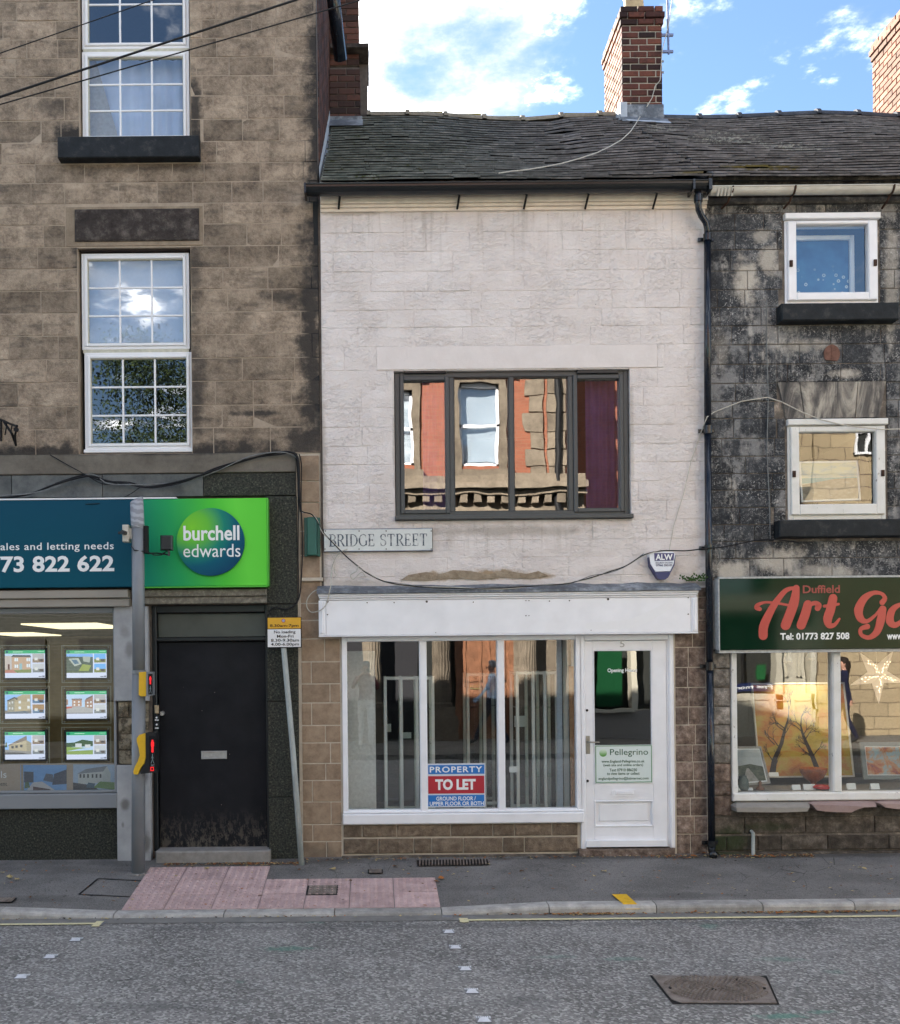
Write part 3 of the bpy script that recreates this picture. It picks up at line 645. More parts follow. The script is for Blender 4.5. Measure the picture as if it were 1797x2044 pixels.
# stall riser under the shop window
sx1 = W(234, 1660)[0]
for a, b in ((XL0, -5.4), (-5.4, -4.0), (-4.0, sx1)): block(a+.002, b-.002, -.08, zshop0-.01, .0, M_granite, wl, name='cladding_slab', c=.004, dep=.05)
m = MB(); m.box(XL0, sx1, -.05, .05, -.10, -.055+.04, 0, .006); m.build('base_kerb', M_channel, wl)
def sash(mb, x0, x1, z0, z1, yf, t=.066, mun=(3, 3), gx=None, gz=None):
    frame(mb, x0, x1, z0, z1, t*.45, yf+.008, yf+.07, 0, .003)
    frame(mb, x0+t*.45, x1-t*.45, z0+t*.45, z1-t*.45, t*.42, yf-.006, yf+.05, 0, .006)
    a, b, c, d = x0+t*.87, x1-t*.87, z0+t*.87, z1-t*.87
    frame(mb, a, b, c, d, .007, yf+.012, yf+.045, 1, .001)
    nx_, nz_ = mun; g = .009
    for i in range(1, nx_): x = a+(b-a)*i/nx_; mb.box(x-g, x+g, yf+.018, yf+.034, c+.007, d-.007, 0, .003)
    for k in range(1, nz_): z = c+(d-c)*k/nz_; mb.box(a+.007, b-.007, yf+.020, yf+.033, z-g, z+g, 0, .003)
    return (a, b, c, d)
def glaze(parent, r, y, mat, name='pane', off=.0):
    m = MB(); m.rect(r[0], r[1], r[2], r[3], y); return m.build(name, mat, parent)
M_net = plain('white_net_curtain', (.58, .64, .80), .9, var=.12, bump=.3, sc=3)
M_blind = plain('pale_roller_blind', (.52, .58, .72), .9, var=.03, bump=.02)
def left_window(top, bot, topmun, curtain):
    m = MB(); a = RC(*top, .06); b = RC(*bot, .05)
    ra = sash(m, *a, .055, mun=topmun); rb = sash(m, *b, .045)
    m.box(a[0]+.01, a[1]-.01, .06, .12, b[3], a[2], 1)
    m.box(b[0]-.005, b[1]+.005, .02, .12, b[2]-.035, b[2]-.002, 0, .004)
    o = m.build('sash_window', [M_upvc, M_upvcseal], stoneb)
    glaze(o, ra, .083, M_glass_blue); glaze(o, rb, .073, M_glass_blue)
    return o, a, b
win1, a, b = left_window((163, -85, 377, 97), (164, 102, 378, 283), (3, 2), 0)
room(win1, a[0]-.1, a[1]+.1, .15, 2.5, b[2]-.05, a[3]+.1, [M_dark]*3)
m = MB(); n = 40; v = []
for i in range(n+1):
    t = i/n; v += [(a[0]+.02+(a[1]-a[0]-.04)*t, .22+.022*math.sin(t*46+2*math.sin(t*9)), b[2]+.02), (a[0]+.02+(a[1]-a[0]-.04)*t, .22+.02*math.sin(t*40), b[3]+.02+.0*t)]
m.add(v, [(2*i, 2*i+2, 2*i+3, 2*i+1) for i in range(n)]); m.build('curtain', M_net, win1, smooth=True)
m = MB(); m.quad((a[0]+.02, .17, b[2]+.02), (a[0]+.34, .19, b[2]+.02), (a[0]+.10, .17, b[3]), (a[0]+.02, .17, b[3])); m.build('curtain_fold', plain('cream_curtain', (.45, .42, .38), .9, bump=.4), win1)
win2, a, b = left_window((163, 505, 378, 697), (169, 703, 385, 897), (3, 3), 1)
room(win2, a[0]-.1, a[1]+.1, .15, 2.5, b[2]-.05, a[3]+.05, [M_dark]*3)
m = MB(); m.box(a[0]+.03, a[1]-.03, .16, .165, a[2]-.30+.32, a[3]-.02); m.build('roller_blind', M_blind, win2)
m = MB(); m.box(w2[0]+.01, w2[1]-.01, .03, .14, a[3]+.012, w2[3]-.004); m.build('window_head', plain('dark_timber_head', (.03, .022, .02), .8), win2)
# iron bracket
m = MB(); P = lambda x, y, Y: W(x, y, Y)
m.tube([P(2, 836, -.02), P(2, 880, -.02)], .012); m.tube([P(4, 838, -.03), P(20, 846, -.25), P(34, 851, -.42)], .011); m.tube([P(34, 849, -.42), P(30, 870, -.3), P(32, 889, -.05)], .010)
m.tube([P(8, 842, -.08), P(24, 866, -.18), P(32, 889, -.05)], .012); m.tube([P(14, 845, -.15), P(10, 868, -.05)], .006); m.tube([P(24, 848, -.3), P(22, 862, -.15)], .006)
m.disc(P(33, 858, -.4)[0], P(33, 858, -.4)[2], .022, -.42, -.40, 16); m.build('hanging_bracket', M_iron, None, label='black wrought iron sign bracket on the brown stone wall at the left edge', cat='bracket')
# gable wall, eaves pipe and stack of the stone building (seen edge-on beyond the white building's roof)
gx = XL+.0
m = MB(); m.quad((gx, .0, 3.0), (gx, 5.5, 3.0), (gx, 5.5, 9.2), (gx, .0, 9.9)); m.quad((XL0, .02, 9.9), (gx, .02, 9.9), (gx, 5.5, 12.6), (XL0, 5.5, 12.6)); gw = m.build('gable_wall', M_bmortd, stoneb)
for i in range(60):
    z = 6.5+i*.078
    if z > 10.6: break
    y = -.0 if i % 2 else -.10
    while y < 3.3:
        L = .215; y0_, y1_ = max(y, .22), y+L
        if y1_-y0_ > .04 and z < 9.9+y0_*.45:
            mm = MB(); mm.add([(gx, y0_+.005, z), (gx, y1_-.005, z), (gx, y1_-.005, z+.066), (gx, y0_+.005, z+.066), (gx+.008, y0_+.008, z+.003), (gx+.008, y1_-.008, z+.003), (gx+.008, y1_-.008, z+.063), (gx+.008, y0_+.008, z+.063)],
                              [(4, 5, 6, 7), (0, 1, 5, 4), (1, 2, 6, 5), (2, 3, 7, 6), (3, 0, 4, 7)])
            mm.build('brick', M_brick2, gw)
        y += L+.008
def side_brick(ch, p, q, x, sg, za, zb, mat):
    e = rng.uniform(-.003, .003); c = .005; xo = x+sg*e
    v = [(x-sg*.09, p, za), (x-sg*.09, q, za), (x-sg*.09, q, zb), (x-sg*.09, p, zb), (xo-sg*c, p, za), (xo-sg*c, q, za), (xo-sg*c, q, zb), (xo-sg*c, p, zb), (xo, p+c, za+c), (xo, q-c, za+c), (xo, q-c, zb-c), (xo, p+c, zb-c)]
    f = [(0, 1, 5, 4), (1, 2, 6, 5), (2, 3, 7, 6), (3, 0, 4, 7), (4, 5, 9, 8), (5, 6, 10, 9), (6, 7, 11, 10), (7, 4, 8, 11), (8, 9, 10, 11)]
    MB().add(v, f).build('brick', mat, ch)
def chimney(name, parent, x0, x1, y0, y1, z0, z1, mb_, mm_, gauge=.081, L=.215, faces='FLR', cap=True, g=.010, extra=.032, mside=None):
    core = MB(); core.box(x0+.012, x1-.012, y0+.012, y1-.012, z0, z1-.01); ch = core.build(name, mm_, parent)
    n = int(round((z1-z0)/gauge))
    for i in range(n):
        za, zb = z0+i*gauge+g/2, z0+(i+1)*gauge-g/2
        o = 0 if not cap else {3: extra*.5, 2: extra, 1: extra*.4}.get(n-i, 0); jx = rng.uniform(-.002, .002)
        a0, a1, b0, b1 = x0-o, x1+o, y0-o, y1+o; odd = i % 2
        def run(p0, p1, fn, ph):
            p = p0; first = True
            while p < p1-.01:
                q = min(p+(L*.5 if first and ph else L), p1)
                if p1-q < .06: q = p1
                fn(p+(g/2 if p > p0 else 0), q-(g/2 if q < p1 else 0)); p = q; first = False
        if 'F' in faces: run(a0, a1, lambda p, q: MB().box(p, q, b0+rng.uniform(-.003, .003), b0+.09, za+rng.uniform(-.002, .002), zb, 0, .005).build('brick', mb_, ch), odd)
        if 'L' in faces: run(b0+.093, b1, lambda p, q: side_brick(ch, p, q, a0, -1, za, zb, mside or mb_), not odd)
        if 'R' in faces: run(b0+.093, b1, lambda p, q: side_brick(ch, p, q, a1, 1, za, zb, mside or mb_), not odd)
    return ch
Yc = 2.9
a, b, c_, d_ = RC(660, -60, 716, 130, Yc+.25); chimney('chimney', stoneb, gx+.01, b, Yc+.25, Yc+.9, c_, d_+.3, M_brick2, M_bmortd, faces='FR', cap=False)
a, b, c_, d_ = RC(657, 132, 719, 236, Yc); ch = chimney('chimney_breast', stoneb, gx+.01, b, Yc, Yc+.6, c_-.1, d_, M_brick2, M_bmortd, faces='FR', cap=False)
a, b, c_, d_ = RC(655, 232, 720, 250, Yc-.03); 
m = MB(); m.box(gx+.01, b+.02, Yc-.035, Yc-.01, c_, d_); m.quad((gx+.01, Yc-.036, 8.74), (gx+.01, Yc-.34, 8.50), (b+.03, Yc-.34, 8.50), (b+.03, Yc-.036, 8.74)); m.build('lead_flashing', M_lead, ch)
a, b, c_, d_ = RC(700, 132, 734, 222, Yc+.5); m = MB(); m.box(a, b, Yc+.45, Yc+.9, c_-.5, d_, 0, .01); m.build('rear_stack', M_bmortd, stoneb)
m = MB(); m.box(gx+.02, b+.02, Yc+.1, Yc+.95, d_, d_+.05); m.build('stack_coping', M_darklintel, stoneb)
m = MB(); m.tube([W(660, -60, 1.2), W(668, 20, 1.3), W(680, 118, 1.7)], .075, 14); m.build('eaves_pipe', M_pipe, stoneb, smooth=True)
# stepped lead flashing along the gable
m = MB()
for i in range(9):
    y = .05+i*.34; z = 6.52+y*.76; m.quad((gx+.012, y, z-.05), (gx+.012, y+.33, z+.18), (gx+.012, y+.33, z+.40), (gx+.012, y, z+.16)); m.quad((gx+.012, y, z-.05), (gx+.05, y, z-.06), (gx+.05, y+.33, z+.19), (gx+.012, y+.33, z+.18))
m.build('lead_flashing', M_leadl, gw)
# ---- shopfront of the estate agent
sf = empty('shopfront', (shopw[0], 0, zshop0)); sf.parent = stoneb; sf.location = Vector((shopw[0], 0, zshop0))-stoneb.location
M_alu = plain('grey_aluminium_sill', (.235, .25, .265), .4, var=.03, bump=.02, sc=3)
M_alud = plain('beige_shutter_box', (.30, .275, .235), .45, var=.05, bump=.05, sc=4)
x1s = W(262, 1195)[0]
m = MB(); m.box(XL0, x1s, -.13, .02, zy(1196, 120), zy(1180, 120), 0, .006); m.box(XL0, x1s, -.10, .02, zy(1213, 120), zy(1197, 120), 0, .006); m.build('shutter_box', M_alud, sf)
ra = (XL0, W(232, 1400)[0], zy(1613, 110), zy(1214, 110))
m = MB(); m.box(XL0, ra[1]+.01, -.055, .03, zy(1613, 110), zy(1584, 110), 0, .006); m.build('window_sill', M_alu, sf)
m = MB(); frame(m, ra[0], ra[1], zy(1583, 110), ra[3], .022, -.01, .05, 0, .004, tt=.05); m.build('window_frame', M_alu, sf)
glaze(sf, (XL0, ra[1]-.02, zy(1583, 110)+.02, ra[3]-.045), .022, M_glass)
M_officewall = plain('ochre_office_wall', (.30, .235, .115), .8, var=.25, bump=.05, sc=3)
M_officeceil = plain('dark_office_ceiling', (.05, .055, .05), .8)
m = MB(); m.box(XL0, ra[1], .10, .17, 2.36, 2.75); m.build('soffit', M_dark, sf); room(sf, XL0, W(233, 1400)[0]+1.0,   .17, 6.5, 0, 2.365, [M_officewall, M_dark, M_officeceil])
mw = emis('office_ceiling_light', (1, .84, .52), .35)
for (a, b, c_, d_) in ((-3.95, -3.1, 1.5, 2.9), (-5.5, -4.8, 4.3, 5.6), (-2.5, -1.7, 4.3, 5.6), (-6.8, -5.9, 1.5, 2.9)):
    m = MB(); m.box(a, b, c_, d_, 2.345, 2.36); m.build('ceiling_light', mw, sf)
# metal-clad pilaster
pl = MB(); pa, pb = W(232, 1500)[0]+.004, W(302, 1500)[0]
def metal_panel():
    m = NM('stained_painted_panel'); n = m.noise(5, 5, .6); cc = m.ramp(n, [(.3, (.30, .31, .32)), (.7, (.42, .43, .44))])
    L = [bl(262, 1298, 14, 22, .55), bl(252, 1262, 14, 18, .4), bl(252, 1605, 12, 16, .8), bl(292, 1680, 16, 30, .85), bl(290, 1550, 14, 18, .7), bl(250, 1733, 16, 14, .9), bl(292, 1735, 14, 24, .9), bl(248, 1645, 4, 8, .6)]
    return m.fin(m.mix(m.blobs(L, .35, 9), cc, (.13, .125, .115)), .5, m.bump(m.noise(30, 5), .25, .004))
M_panel = metal_panel()
pil = empty('pilaster', (pa, 0, -.05)); pil.parent = sf; pil.location = Vector((pa, 0, -.05))-base_of(sf)
m = MB(); m.box(pa-.004, pb-.012, -.045, .03, zy(1399, 265), zy(1211, 265), 0, .006); m.build('upper_panel', M_panel, pil)
m = MB(); m.box(pa+.01, pb+.0, -.05, .03, -.19, zy(1527, 265), 0, .006); m.build('lower_panel', M_panel, pil)
zc = [zy(y, 265) for y in (1400, 1432, 1465, 1497, 1526)]
courses_wall(pil, pa+.02, pb-.02, zc, [], stone('exposed_rubble', [(0, (.03, .03, .028)), (.45, (.10, .085, .06)), (.6, (.27, .23, .165)), (1, (.34, .29, .2))], .3, 9, bstr=1), -.01, wr=(.12, .3), joint=.006, c=.01, rough=.02, nx=2, nz=2)
# lintel over the door, door frame, door
lr = RC(288, 1178, 534, 1206); m = MB(); m.box(lr[0], lr[1], -.10, .02, lr[2]+.07, lr[3], 0, .006); m.box(lr[0], lr[1], -.075, .02, lr[2], lr[2]+.068, 0, .006)
m.build('door_lintel', stone('speckled_lintel', [(0, (.09, .085, .07)), (.5, (.16, .15, .12)), (1, (.34, .32, .27))], 0, 30, fine=120, bstr=.4), wl)
def door_paint():
    m = NM('scuffed_black_door_paint'); n = m.noise(4, 6, .6); cc = m.ramp(n, [(.3, (.009, .010, .013)), (.7, (.017, .018, .022))])
    sp = m.n('ShaderNodeSeparateXYZ'); m.nt.links.new(m.pos(), sp.inputs[0])
    scuff = m.math('MULTIPLY', m.mr(m.noise(16, 7, .75, (1.6, 1, .8)), .48, .58), m.mr(sp.outputs[2], .52, .05)); cc = m.mix(m.math('MULTIPLY', scuff, .75), cc, (.13, .115, .095))
    scr = m.math('MULTIPLY', m.mr(m.noise(22, 4, .6, (.8, 1, 8)), .70, .76), m.mr(sp.outputs[2], 1.25, .75)); cc = m.mix(m.math('MULTIPLY', scr, .6), cc, (.16, .15, .14))
    dots = m.mr(m.vor(7), .035, .02); cc = m.mix(dots, cc, (.2, .18, .16))
    return m.fin(cc, m.mr(m.noise(3, 5, .6), .3, .7, .38, .6), m.bump(m.noise(60, 4, .6, (3, 1, .5)), .15, .003), spec=.15)
M_doorblack = door_paint()
dl = RC(318, 1281, 532, 1697, .10); df = (doorh[0], doorh[1], doorh[2], doorh[3])
m = MB(); m.box(df[0]+.002, dl[0]-.006, .04, .15, df[2], df[3]-.002, 0, .006); m.box(dl[1]+.004, df[1]-.002, .04, .15, df[2], df[3]-.002, 0, .006); m.box(dl[0]-.006, dl[1]+.004, .05, .15, dl[3]+.006, dl[3]+.045, 0, .006); m.box(dl[0]-.006, dl[1]+.004, .05, .15, zy(1222, 420), df[3]-.002, 0, .006)
df_o = m.build('door_frame', M_blackpl, stoneb)
m = MB(); m.box(dl[0], dl[1], .095, .14, dl[2]+.015, dl[3], 0, .005); dr = m.build('door', M_doorblack, df_o)
m = MB(); m.box(dl[0], dl[1], .12, .125, dl[3]+.05, zy(1224, 420)); m.build('transom_panel', plain('dusty_grey_transom', (.075, .085, .075), .35, var=.25, bump=.05, sc=2.5), df_o)
lb = RC(402, 1499, 453, 1515, .09); m = MB(); frame(m, *lb, .014, .078, .096, 0, .003); m.box(lb[0]+.014, lb[1]-.014, .086, .096, lb[2]+.014, lb[3]-.014, 0, .003); m.build('letterbox', plain('brushed_steel', (.50, .50, .49), .35, metal=.5), df_o)
k = W(325, 1424, .09); m = MB(); m.disc(k[0], k[2], .022, .055, .096, 20); m.build('door_knob', plain('worn_chrome_knob', (.55, .54, .52), .3, metal=.6), df_o)
for (r, nm, mt) in (((309, 1408, 317, 1424), 'bell_plate', plain('yellowed_bell_push', (.42, .34, .22), .5)), ((309, 1428, 318, 1439), 'bell_push', M_blackpl), ((309, 1441, 318, 1455), 'bell_push', M_blackpl)):
    a = RC(*r, .03); m = MB(); m.box(a[0], a[1], .02, .04, a[2], a[3], 0, .003); bo = m.build(nm, mt, df_o)
    if nm == 'bell_push': m = MB(); m.disc((a[0]+a[1])/2, a[2]+(a[3]-a[2])*.62, .009, .012, .02, 14); m.box(a[0]+.004, a[1]-.003, .017, .02, a[2]+.003, a[2]+.013); m.build('button', M_upvc, bo)
st = RC(312, 1698, 540, 1726, -.10); m = MB(); m.box(st[0], st[1], -.13, .13, -.16, st[3], 0, .012); m.build('door_step', stone('pale_concrete_step', [(0, (.18, .17, .155)), (1, (.33, .32, .30))], 0, 8, bstr=.4), stoneb)
m = MB(); m.box(df[0]+.03, dl[1]+.02, .16, .2, 0, 2.4); m.build('dark_hall', M_dark, stoneb)
# ================================================================ MIDDLE: the white painted building
wh = empty('white_building', ((XL+XR)/2, 0, 0), label='narrow white painted stone building with a vacant shop in the middle of the row', cat='building')
gw_ = RC(788, 738, 1259, 1038); sw = RC(684, 1272, 1162, 1643); dw = RC(1158, 1266, 1346, 1694)
zeave = W(1000, 380)[2]; x0w = W(642, 700)[0]
m = MB(); zlow = W(1000, 1180)[2]
wall_sheet(m, x0w, XR, zlow, zeave+.1, [gw_], .006, .14)
wall = m.build('wall', M_white, wh)
lin = RC(752, 690, 1312, 736)
ysl = [424, 462, 500, 540, 580, 617, 652, 690, 737, 775, 812, 850, 888, 925, 963, 1002, 1040, 1078, 1113, 1150, 1182]
zsr = [W(1000, y)[2] for y in ysl]
courses_wall(wall, x0w+.002, XR-.002, zsr, [gw_, lin], M_white, 0.0, wr=(.26, .62), joint=.003, c=.004, dep=.02, jit=.005, rough=.009, nx=3, nz=2)
block(*lin, -.002, M_whitesm, wall, name='lintel', c=.004, dep=.02)
# broken strip of bare stone above the fascia
m = MB()
pts = [(800, 1158), (815, 1148), (850, 1142), (880, 1146), (905, 1138), (940, 1140), (975, 1147), (1005, 1138), (1050, 1146), (1075, 1140), (1095, 1150), (1060, 1156), (1000, 1153), (950, 1158), (900, 1154), (850, 1160)]
m.prism([(W(x, y)[0], W(x, y)[2]) for x, y in pts], -.012, .0); m.build('bare_stone_strip', stone('exposed_buff_stone', [(0, (.22, .17, .115)), (1, (.42, .35, .26))], 0, 14, bstr=1.0, bd=.02), wall)
m = MB(); m.box(XL+.001, x0w-.001, .012, 5.0, -.1, 6.42); m.build('party_wall', M_bmortd, wh)
# timber cornice under the gutter
m = MB(); ca = W(640, 400)[0]; cb = W(1410, 400)[0]
za, zb_, zc_, zd = W(1000, 421)[2], W(1000, 414)[2], W(1000, 408)[2], W(1000, 384)[2]
m.box(ca, cb, -.018, .004, za, zb_-.002, 0, .004); m.box(ca, cb, -.040, .004, zb_, zc_-.002, 0, .005); m.box(ca, cb, -.06, .004, zc_, zd, 0, .005)
m.build('eaves_cornice', M_cream, wh)
# ---- roofs
YE, ZE, YR = -.13, 6.475, 3.3
def ridge_z(x):
    px = PX+x*F/(CD+YR)
    return 8.97+.030*math.cos((x-.0)*1.1)+.02*math.sin(x*2.3)+(.035 if 2.4 < x < 3.6 else 0)-.008*x
def roof_pt(x, t):
    z = ZE+(ridge_z(x)-ZE)*t; y = YE+(YR-YE)*t
    z += -.06*math.sin(math.pi*t)*(.6+.4*math.sin(x*.9+.5))+.03*math.exp(-((x-3.0)/.7)**2)*math.sin(math.pi*min(1, t*.9+.05))*t
    z += .005*math.sin(x*2.3+t*2)+.0015*math.sin(x*6.1+t*3)
    return Vector((x, y, z))
def roof(parent, xa, xb, name='roof'):
    m = MB(); n = 30; k = 8; v = [roof_pt(xa+(xb-xa)*i/n, j/k)-Vector((0, 0, .03)) for i in range(n+1) for j in range(k+1)]
    m.add(v, [(i*(k+1)+j, (i+1)*(k+1)+j, (i+1)*(k+1)+j+1, i*(k+1)+j+1) for i in range(n) for j in range(k)])
    back = 5.5; m.quad(roof_pt(xa, 1)-Vector((0, 0, .03)), roof_pt(xb, 1)-Vector((0, 0, .03)), (xb, YR*2, ZE), (xa, YR*2, ZE))
    rf = m.build(name, M_under, parent)
    rows = 26; rest = MB(); attr = []; cnt = 0
    for r_ in range(rows):
        t0 = r_/rows; t1 = (r_+1.32)/rows; x = xa-rng.uniform(0, .24); off = rng.uniform(-.0012, .0012)
        while x < xb:
            wd = rng.uniform(.20, .30); a, b = max(x, xa)+.002, min(x+wd, xb)-.002; x += wd
            if b-a < .05: continue
            j = rng.uniform(-.0009, .0009)+off; lift = rng.uniform(.0, .005); th = .017
            if rng.random() < .05: lift += .010; j -= .003
            sk = rng.uniform(-.0006, .0006); mid = (a+b)/2
            A = roof_pt(a, t0+j+sk); B = roof_pt(b, t0+j-sk); Cc = roof_pt(b, min(t1, 1)); D = roof_pt(a, min(t1, 1)); up = Vector((0, -.6, .8))
            tl, tr = .035+lift+rng.uniform(-.002, .002), .035+lift+rng.uniform(-.002, .002)
            v = [A+up*(tl-th), B+up*(tr-th), Cc-up*.012, D-up*.012, A+up*tl, B+up*tr, Cc+up*.004, D+up*.004]
            f = [(0, 1, 5, 4), (1, 2, 6, 5), (3, 0, 4, 7), (4, 5, 6, 7)]
            if cnt < 290: MB().add(v, f).build('roof_tile', M_tile, rf); cnt += 1
            else: rest.add(v, f); attr += [rng.random()]*4
    rest.build('upper_roof_tiles', M_tile, rf, kind='stuff', attr=attr)
    return rf
x_ra, x_rb = XL+.03, XR+.02
roof_w = roof(wh, x_ra, x_rb)
def ridge(parent, xa, xb, L, mat, moss):
    x = xa; i = 0
    while x < xb:
        e = min(x+L, xb); m = MB(); n = 10; v = []
        secs = [(x, .085, .0), (x+.05, .085, .0), (x+.052, .070, 0), (e, .068, 0)] if (e-x) > .2 else [(x, .07, 0), (e, .07, 0)]
        for (xx, r_, _) in secs:
            c_ = roof_pt(xx, 1)+Vector((0, 0, -.03))
            for k in range(n+1):
                a = math.pi*k/n; v.append((xx, c_.y-math.cos(a)*r_*1.5, c_.z+math.sin(a)*r_*1.25))
        m.add(v, [(s*(n+1)+k, s*(n+1)+k+1, (s+1)*(n+1)+k+1, (s+1)*(n+1)+k) for s in range(len(secs)-1) for k in range(n)]+[tuple(range(n+1)), tuple((len(secs)-1)*(n+1)+k for k in range(n, -1, -1))])
        o = m.build('ridge_tile', mat, parent)
        if moss:
            m = MB(); c_ = roof_pt((x+e)/2, 1)
            m.add([(x+.07, c_.y-.05, c_.z+.050), (e-.01, c_.y-.05, c_.z+.048), (e-.01, c_.y+.02, c_.z+.064), (x+.07, c_.y+.02, c_.z+.066), (x+.07, c_.y-.05, c_.z+.04), (e-.01, c_.y-.05, c_.z+.04)], [(0, 1, 2, 3), (4, 5, 1, 0)]); m.build('moss', M_moss, o)
        x = e; i += 1
Yt = 2.95
cr = RC(1242, 14, 1322, 236, Yt)
ridge(roof_w, x_ra+.45, cr[0]-.02, .50, M_ridgeA, True)
# ---- chimney with pot and aerial
ch = chimney('chimney', wh, cr[0], cr[1], Yt, Yt+.95, cr[2]-.12, cr[3], M_brick, M_bmort, gauge=.0815, g=.016, mside=M_brick3)  # side bricks painted paler than the front, as the sun lights them
zf = cr[2]
def rz(x, y): return roof_pt(x, (y-YE)/(YR-YE))[2]
m = MB(); m.box(cr[0]-.012, cr[1]+.012, Yt-.016, Yt+.3, zf-.20, zf+.17, 0, .004)
m.quad((cr[0]-.05, Yt-.018, rz(cr[0], Yt)+.07), (cr[0]-.05, Yt-.20, rz(cr[0], Yt-.2)+.055), (cr[1]+.05, Yt-.20, rz(cr[1], Yt-.2)+.055), (cr[1]+.05, Yt-.018, rz(cr[1], Yt)+.07)); m.build('lead_flashing', M_lead, ch)
m = MB(); m.box(cr[0]-.035, cr[0]+.055, Yt-.022, Yt+.2, zf-.10, zf+.20, 0, .004); m.quad((cr[0]+.0, Yt-.10, rz(cr[0], Yt-.1)+.066), (cr[0]+.02, Yt-.20, rz(cr[0], Yt-.2)+.060), (cr[1]+.05, Yt-.20, rz(cr[1], Yt-.2)+.060), (cr[1]+.05, Yt-.14, rz(cr[1], Yt-.14)+.066)); m.build('lead_flashing', M_leadl, ch)
m = MB(); px = W(1262, 10, Yt+.3)[0]; m.lathe(px+.02, Yt+.3, [(.15, cr[3]-.02), (.14, cr[3]+.05), (.12, cr[3]+.30), (.14, cr[3]+.33), (.14, cr[3]+.38)], 20); m.build('chimney_pot', M_pot, ch, smooth=True)
def on_roof(px_, py__):
    u, v = UV(px_, py__); best = None
    for i in range(300):
        t = i/299; D = CD+YE+(YR-YE)*t; X = u*D/F; e = abs((ZC-roof_pt(X, t)[2])*F/D-v)
        if best is None or e < best[0]: best = (e, X, t)
    return roof_pt(best[1], best[2])+Vector((0, -.03, .055))
ae = MB(); ap = W(1335, 50, Yt+.1)
b0 = W(1335, 108, Yt+.1); b1 = W(1331, -60, Yt+.1); ae.tube([b0, b1], .014, 8)
for y in (70, 103): p = W(1337, y, Yt+.1); ae.box(cr[1]+.0, p[0]+.045, Yt+.085, Yt+.115, p[2]-.014, p[2]+.014)
p0, p1 = W(1322, 72, Yt+.1), W(1322, 104, Yt+.1); ae.box(cr[1], cr[1]+.02, Yt+.07, Yt+.13, p1[2]-.02, p0[2]+.02)
ae.build('aerial_mast', plain('blue_grey_steel', (.16, .19, .30), .4, metal=.4), None, label='grey television aerial mast clamped to the side of the brick chimney', cat='aerial')
m = MB(); m.tube([W(1345, -30, Yt), W(1337, 38, Yt), W(1330, 70, Yt), W(1322, 100, Yt-.02), W(1321, 118, Yt-.03), W(1318, 160, Yt-.03), W(1308, 172, Yt-.03), W(1302, 195, Yt-.03), W(1292, 212, Yt-.05)]+[on_roof(*q) for q in ((1281, 236), (1272, 252), (1258, 274), (1240, 291), (1215, 306), (1190, 318), (1155, 330), (1120, 340), (1085, 347), (1050, 353), (1020, 356), (1003, 359), (995, 365))], .0055, 6)
m.build('aerial_cable', M_wcable, None, label='dirty white aerial cable running down the chimney and across the roof tiles', cat='cable')
for y in (118, 140, 228):
    p = W(1323, y, Yt); mm = MB(); mm.box(cr[1]+.006, cr[1]+.035, Yt+.04, Yt+.05, p[2]-.012, p[2]+.012); mm.build('cable_clip', M_greypole, ch)
# ---- gutters
def gutter(parent, xa, xb, y, z, r, mat, name='gutter'):
    m = MB(); n = 10; v = []
    for x in (xa, xb):
        for k in range(n+1):
            a = math.pi+math.pi*k/n; v.append((x, y+math.cos(a)*r, z+math.sin(a)*r))
    for x in (xa, xb):
        for k in range(n+1):
            a = math.pi+math.pi*k/n; v.append((x, y+math.cos(a)*(r-.006), z+math.sin(a)*(r-.006)))
    N = n+1
    f = [(k, N+k, N+k+1, k+1) for k in range(n)]+[(2*N+k, 2*N+k+1, 3*N+k+1, 3*N+k) for k in range(n)]+[tuple(range(N)), tuple(range(2*N-1, N-1, -1))]
    m.add(v, f); m.tube([(xa, y-r, z), (xb, y-r, z)], .008, 8); return m.build(name, mat, parent, smooth=False)
zg = W(1000, 371, -.17)[2]; xg0, xg1 = W(610, 379, -.17)[0], W(1414, 379, -.17)[0]
gt = gutter(wh, xg0, xg1, -.17, zg, .078, M_black_gut)
m = MB(); m.box(xg0-.008, xg0+.01, -.255, -.085, zg-.085, zg+.01); m.box(xg1-.02, xg1+.01, -.258, -.082, zg-.09, zg+.012); m.box(xg1-.17, xg1-.15, -.258, -.082, zg-.086, zg+.008); m.build('gutter_end', M_black_gut, gt)
for x in (675, 915, 1050, 1174, 1311):
    p = W(x, 390, -.17); q = W(x, 418, -.03); m = MB()
    m.tube([(p[0], -.13, zg-.06), (p[0], -.10, q[2]+.13)], .005, 6); m.tube([(p[0]+.02, -.13, q[2]+.12), (p[0]-.0, -.035, q[2]-.0)], .011, 6); m.build('gutter_stay', M_iron, gt)
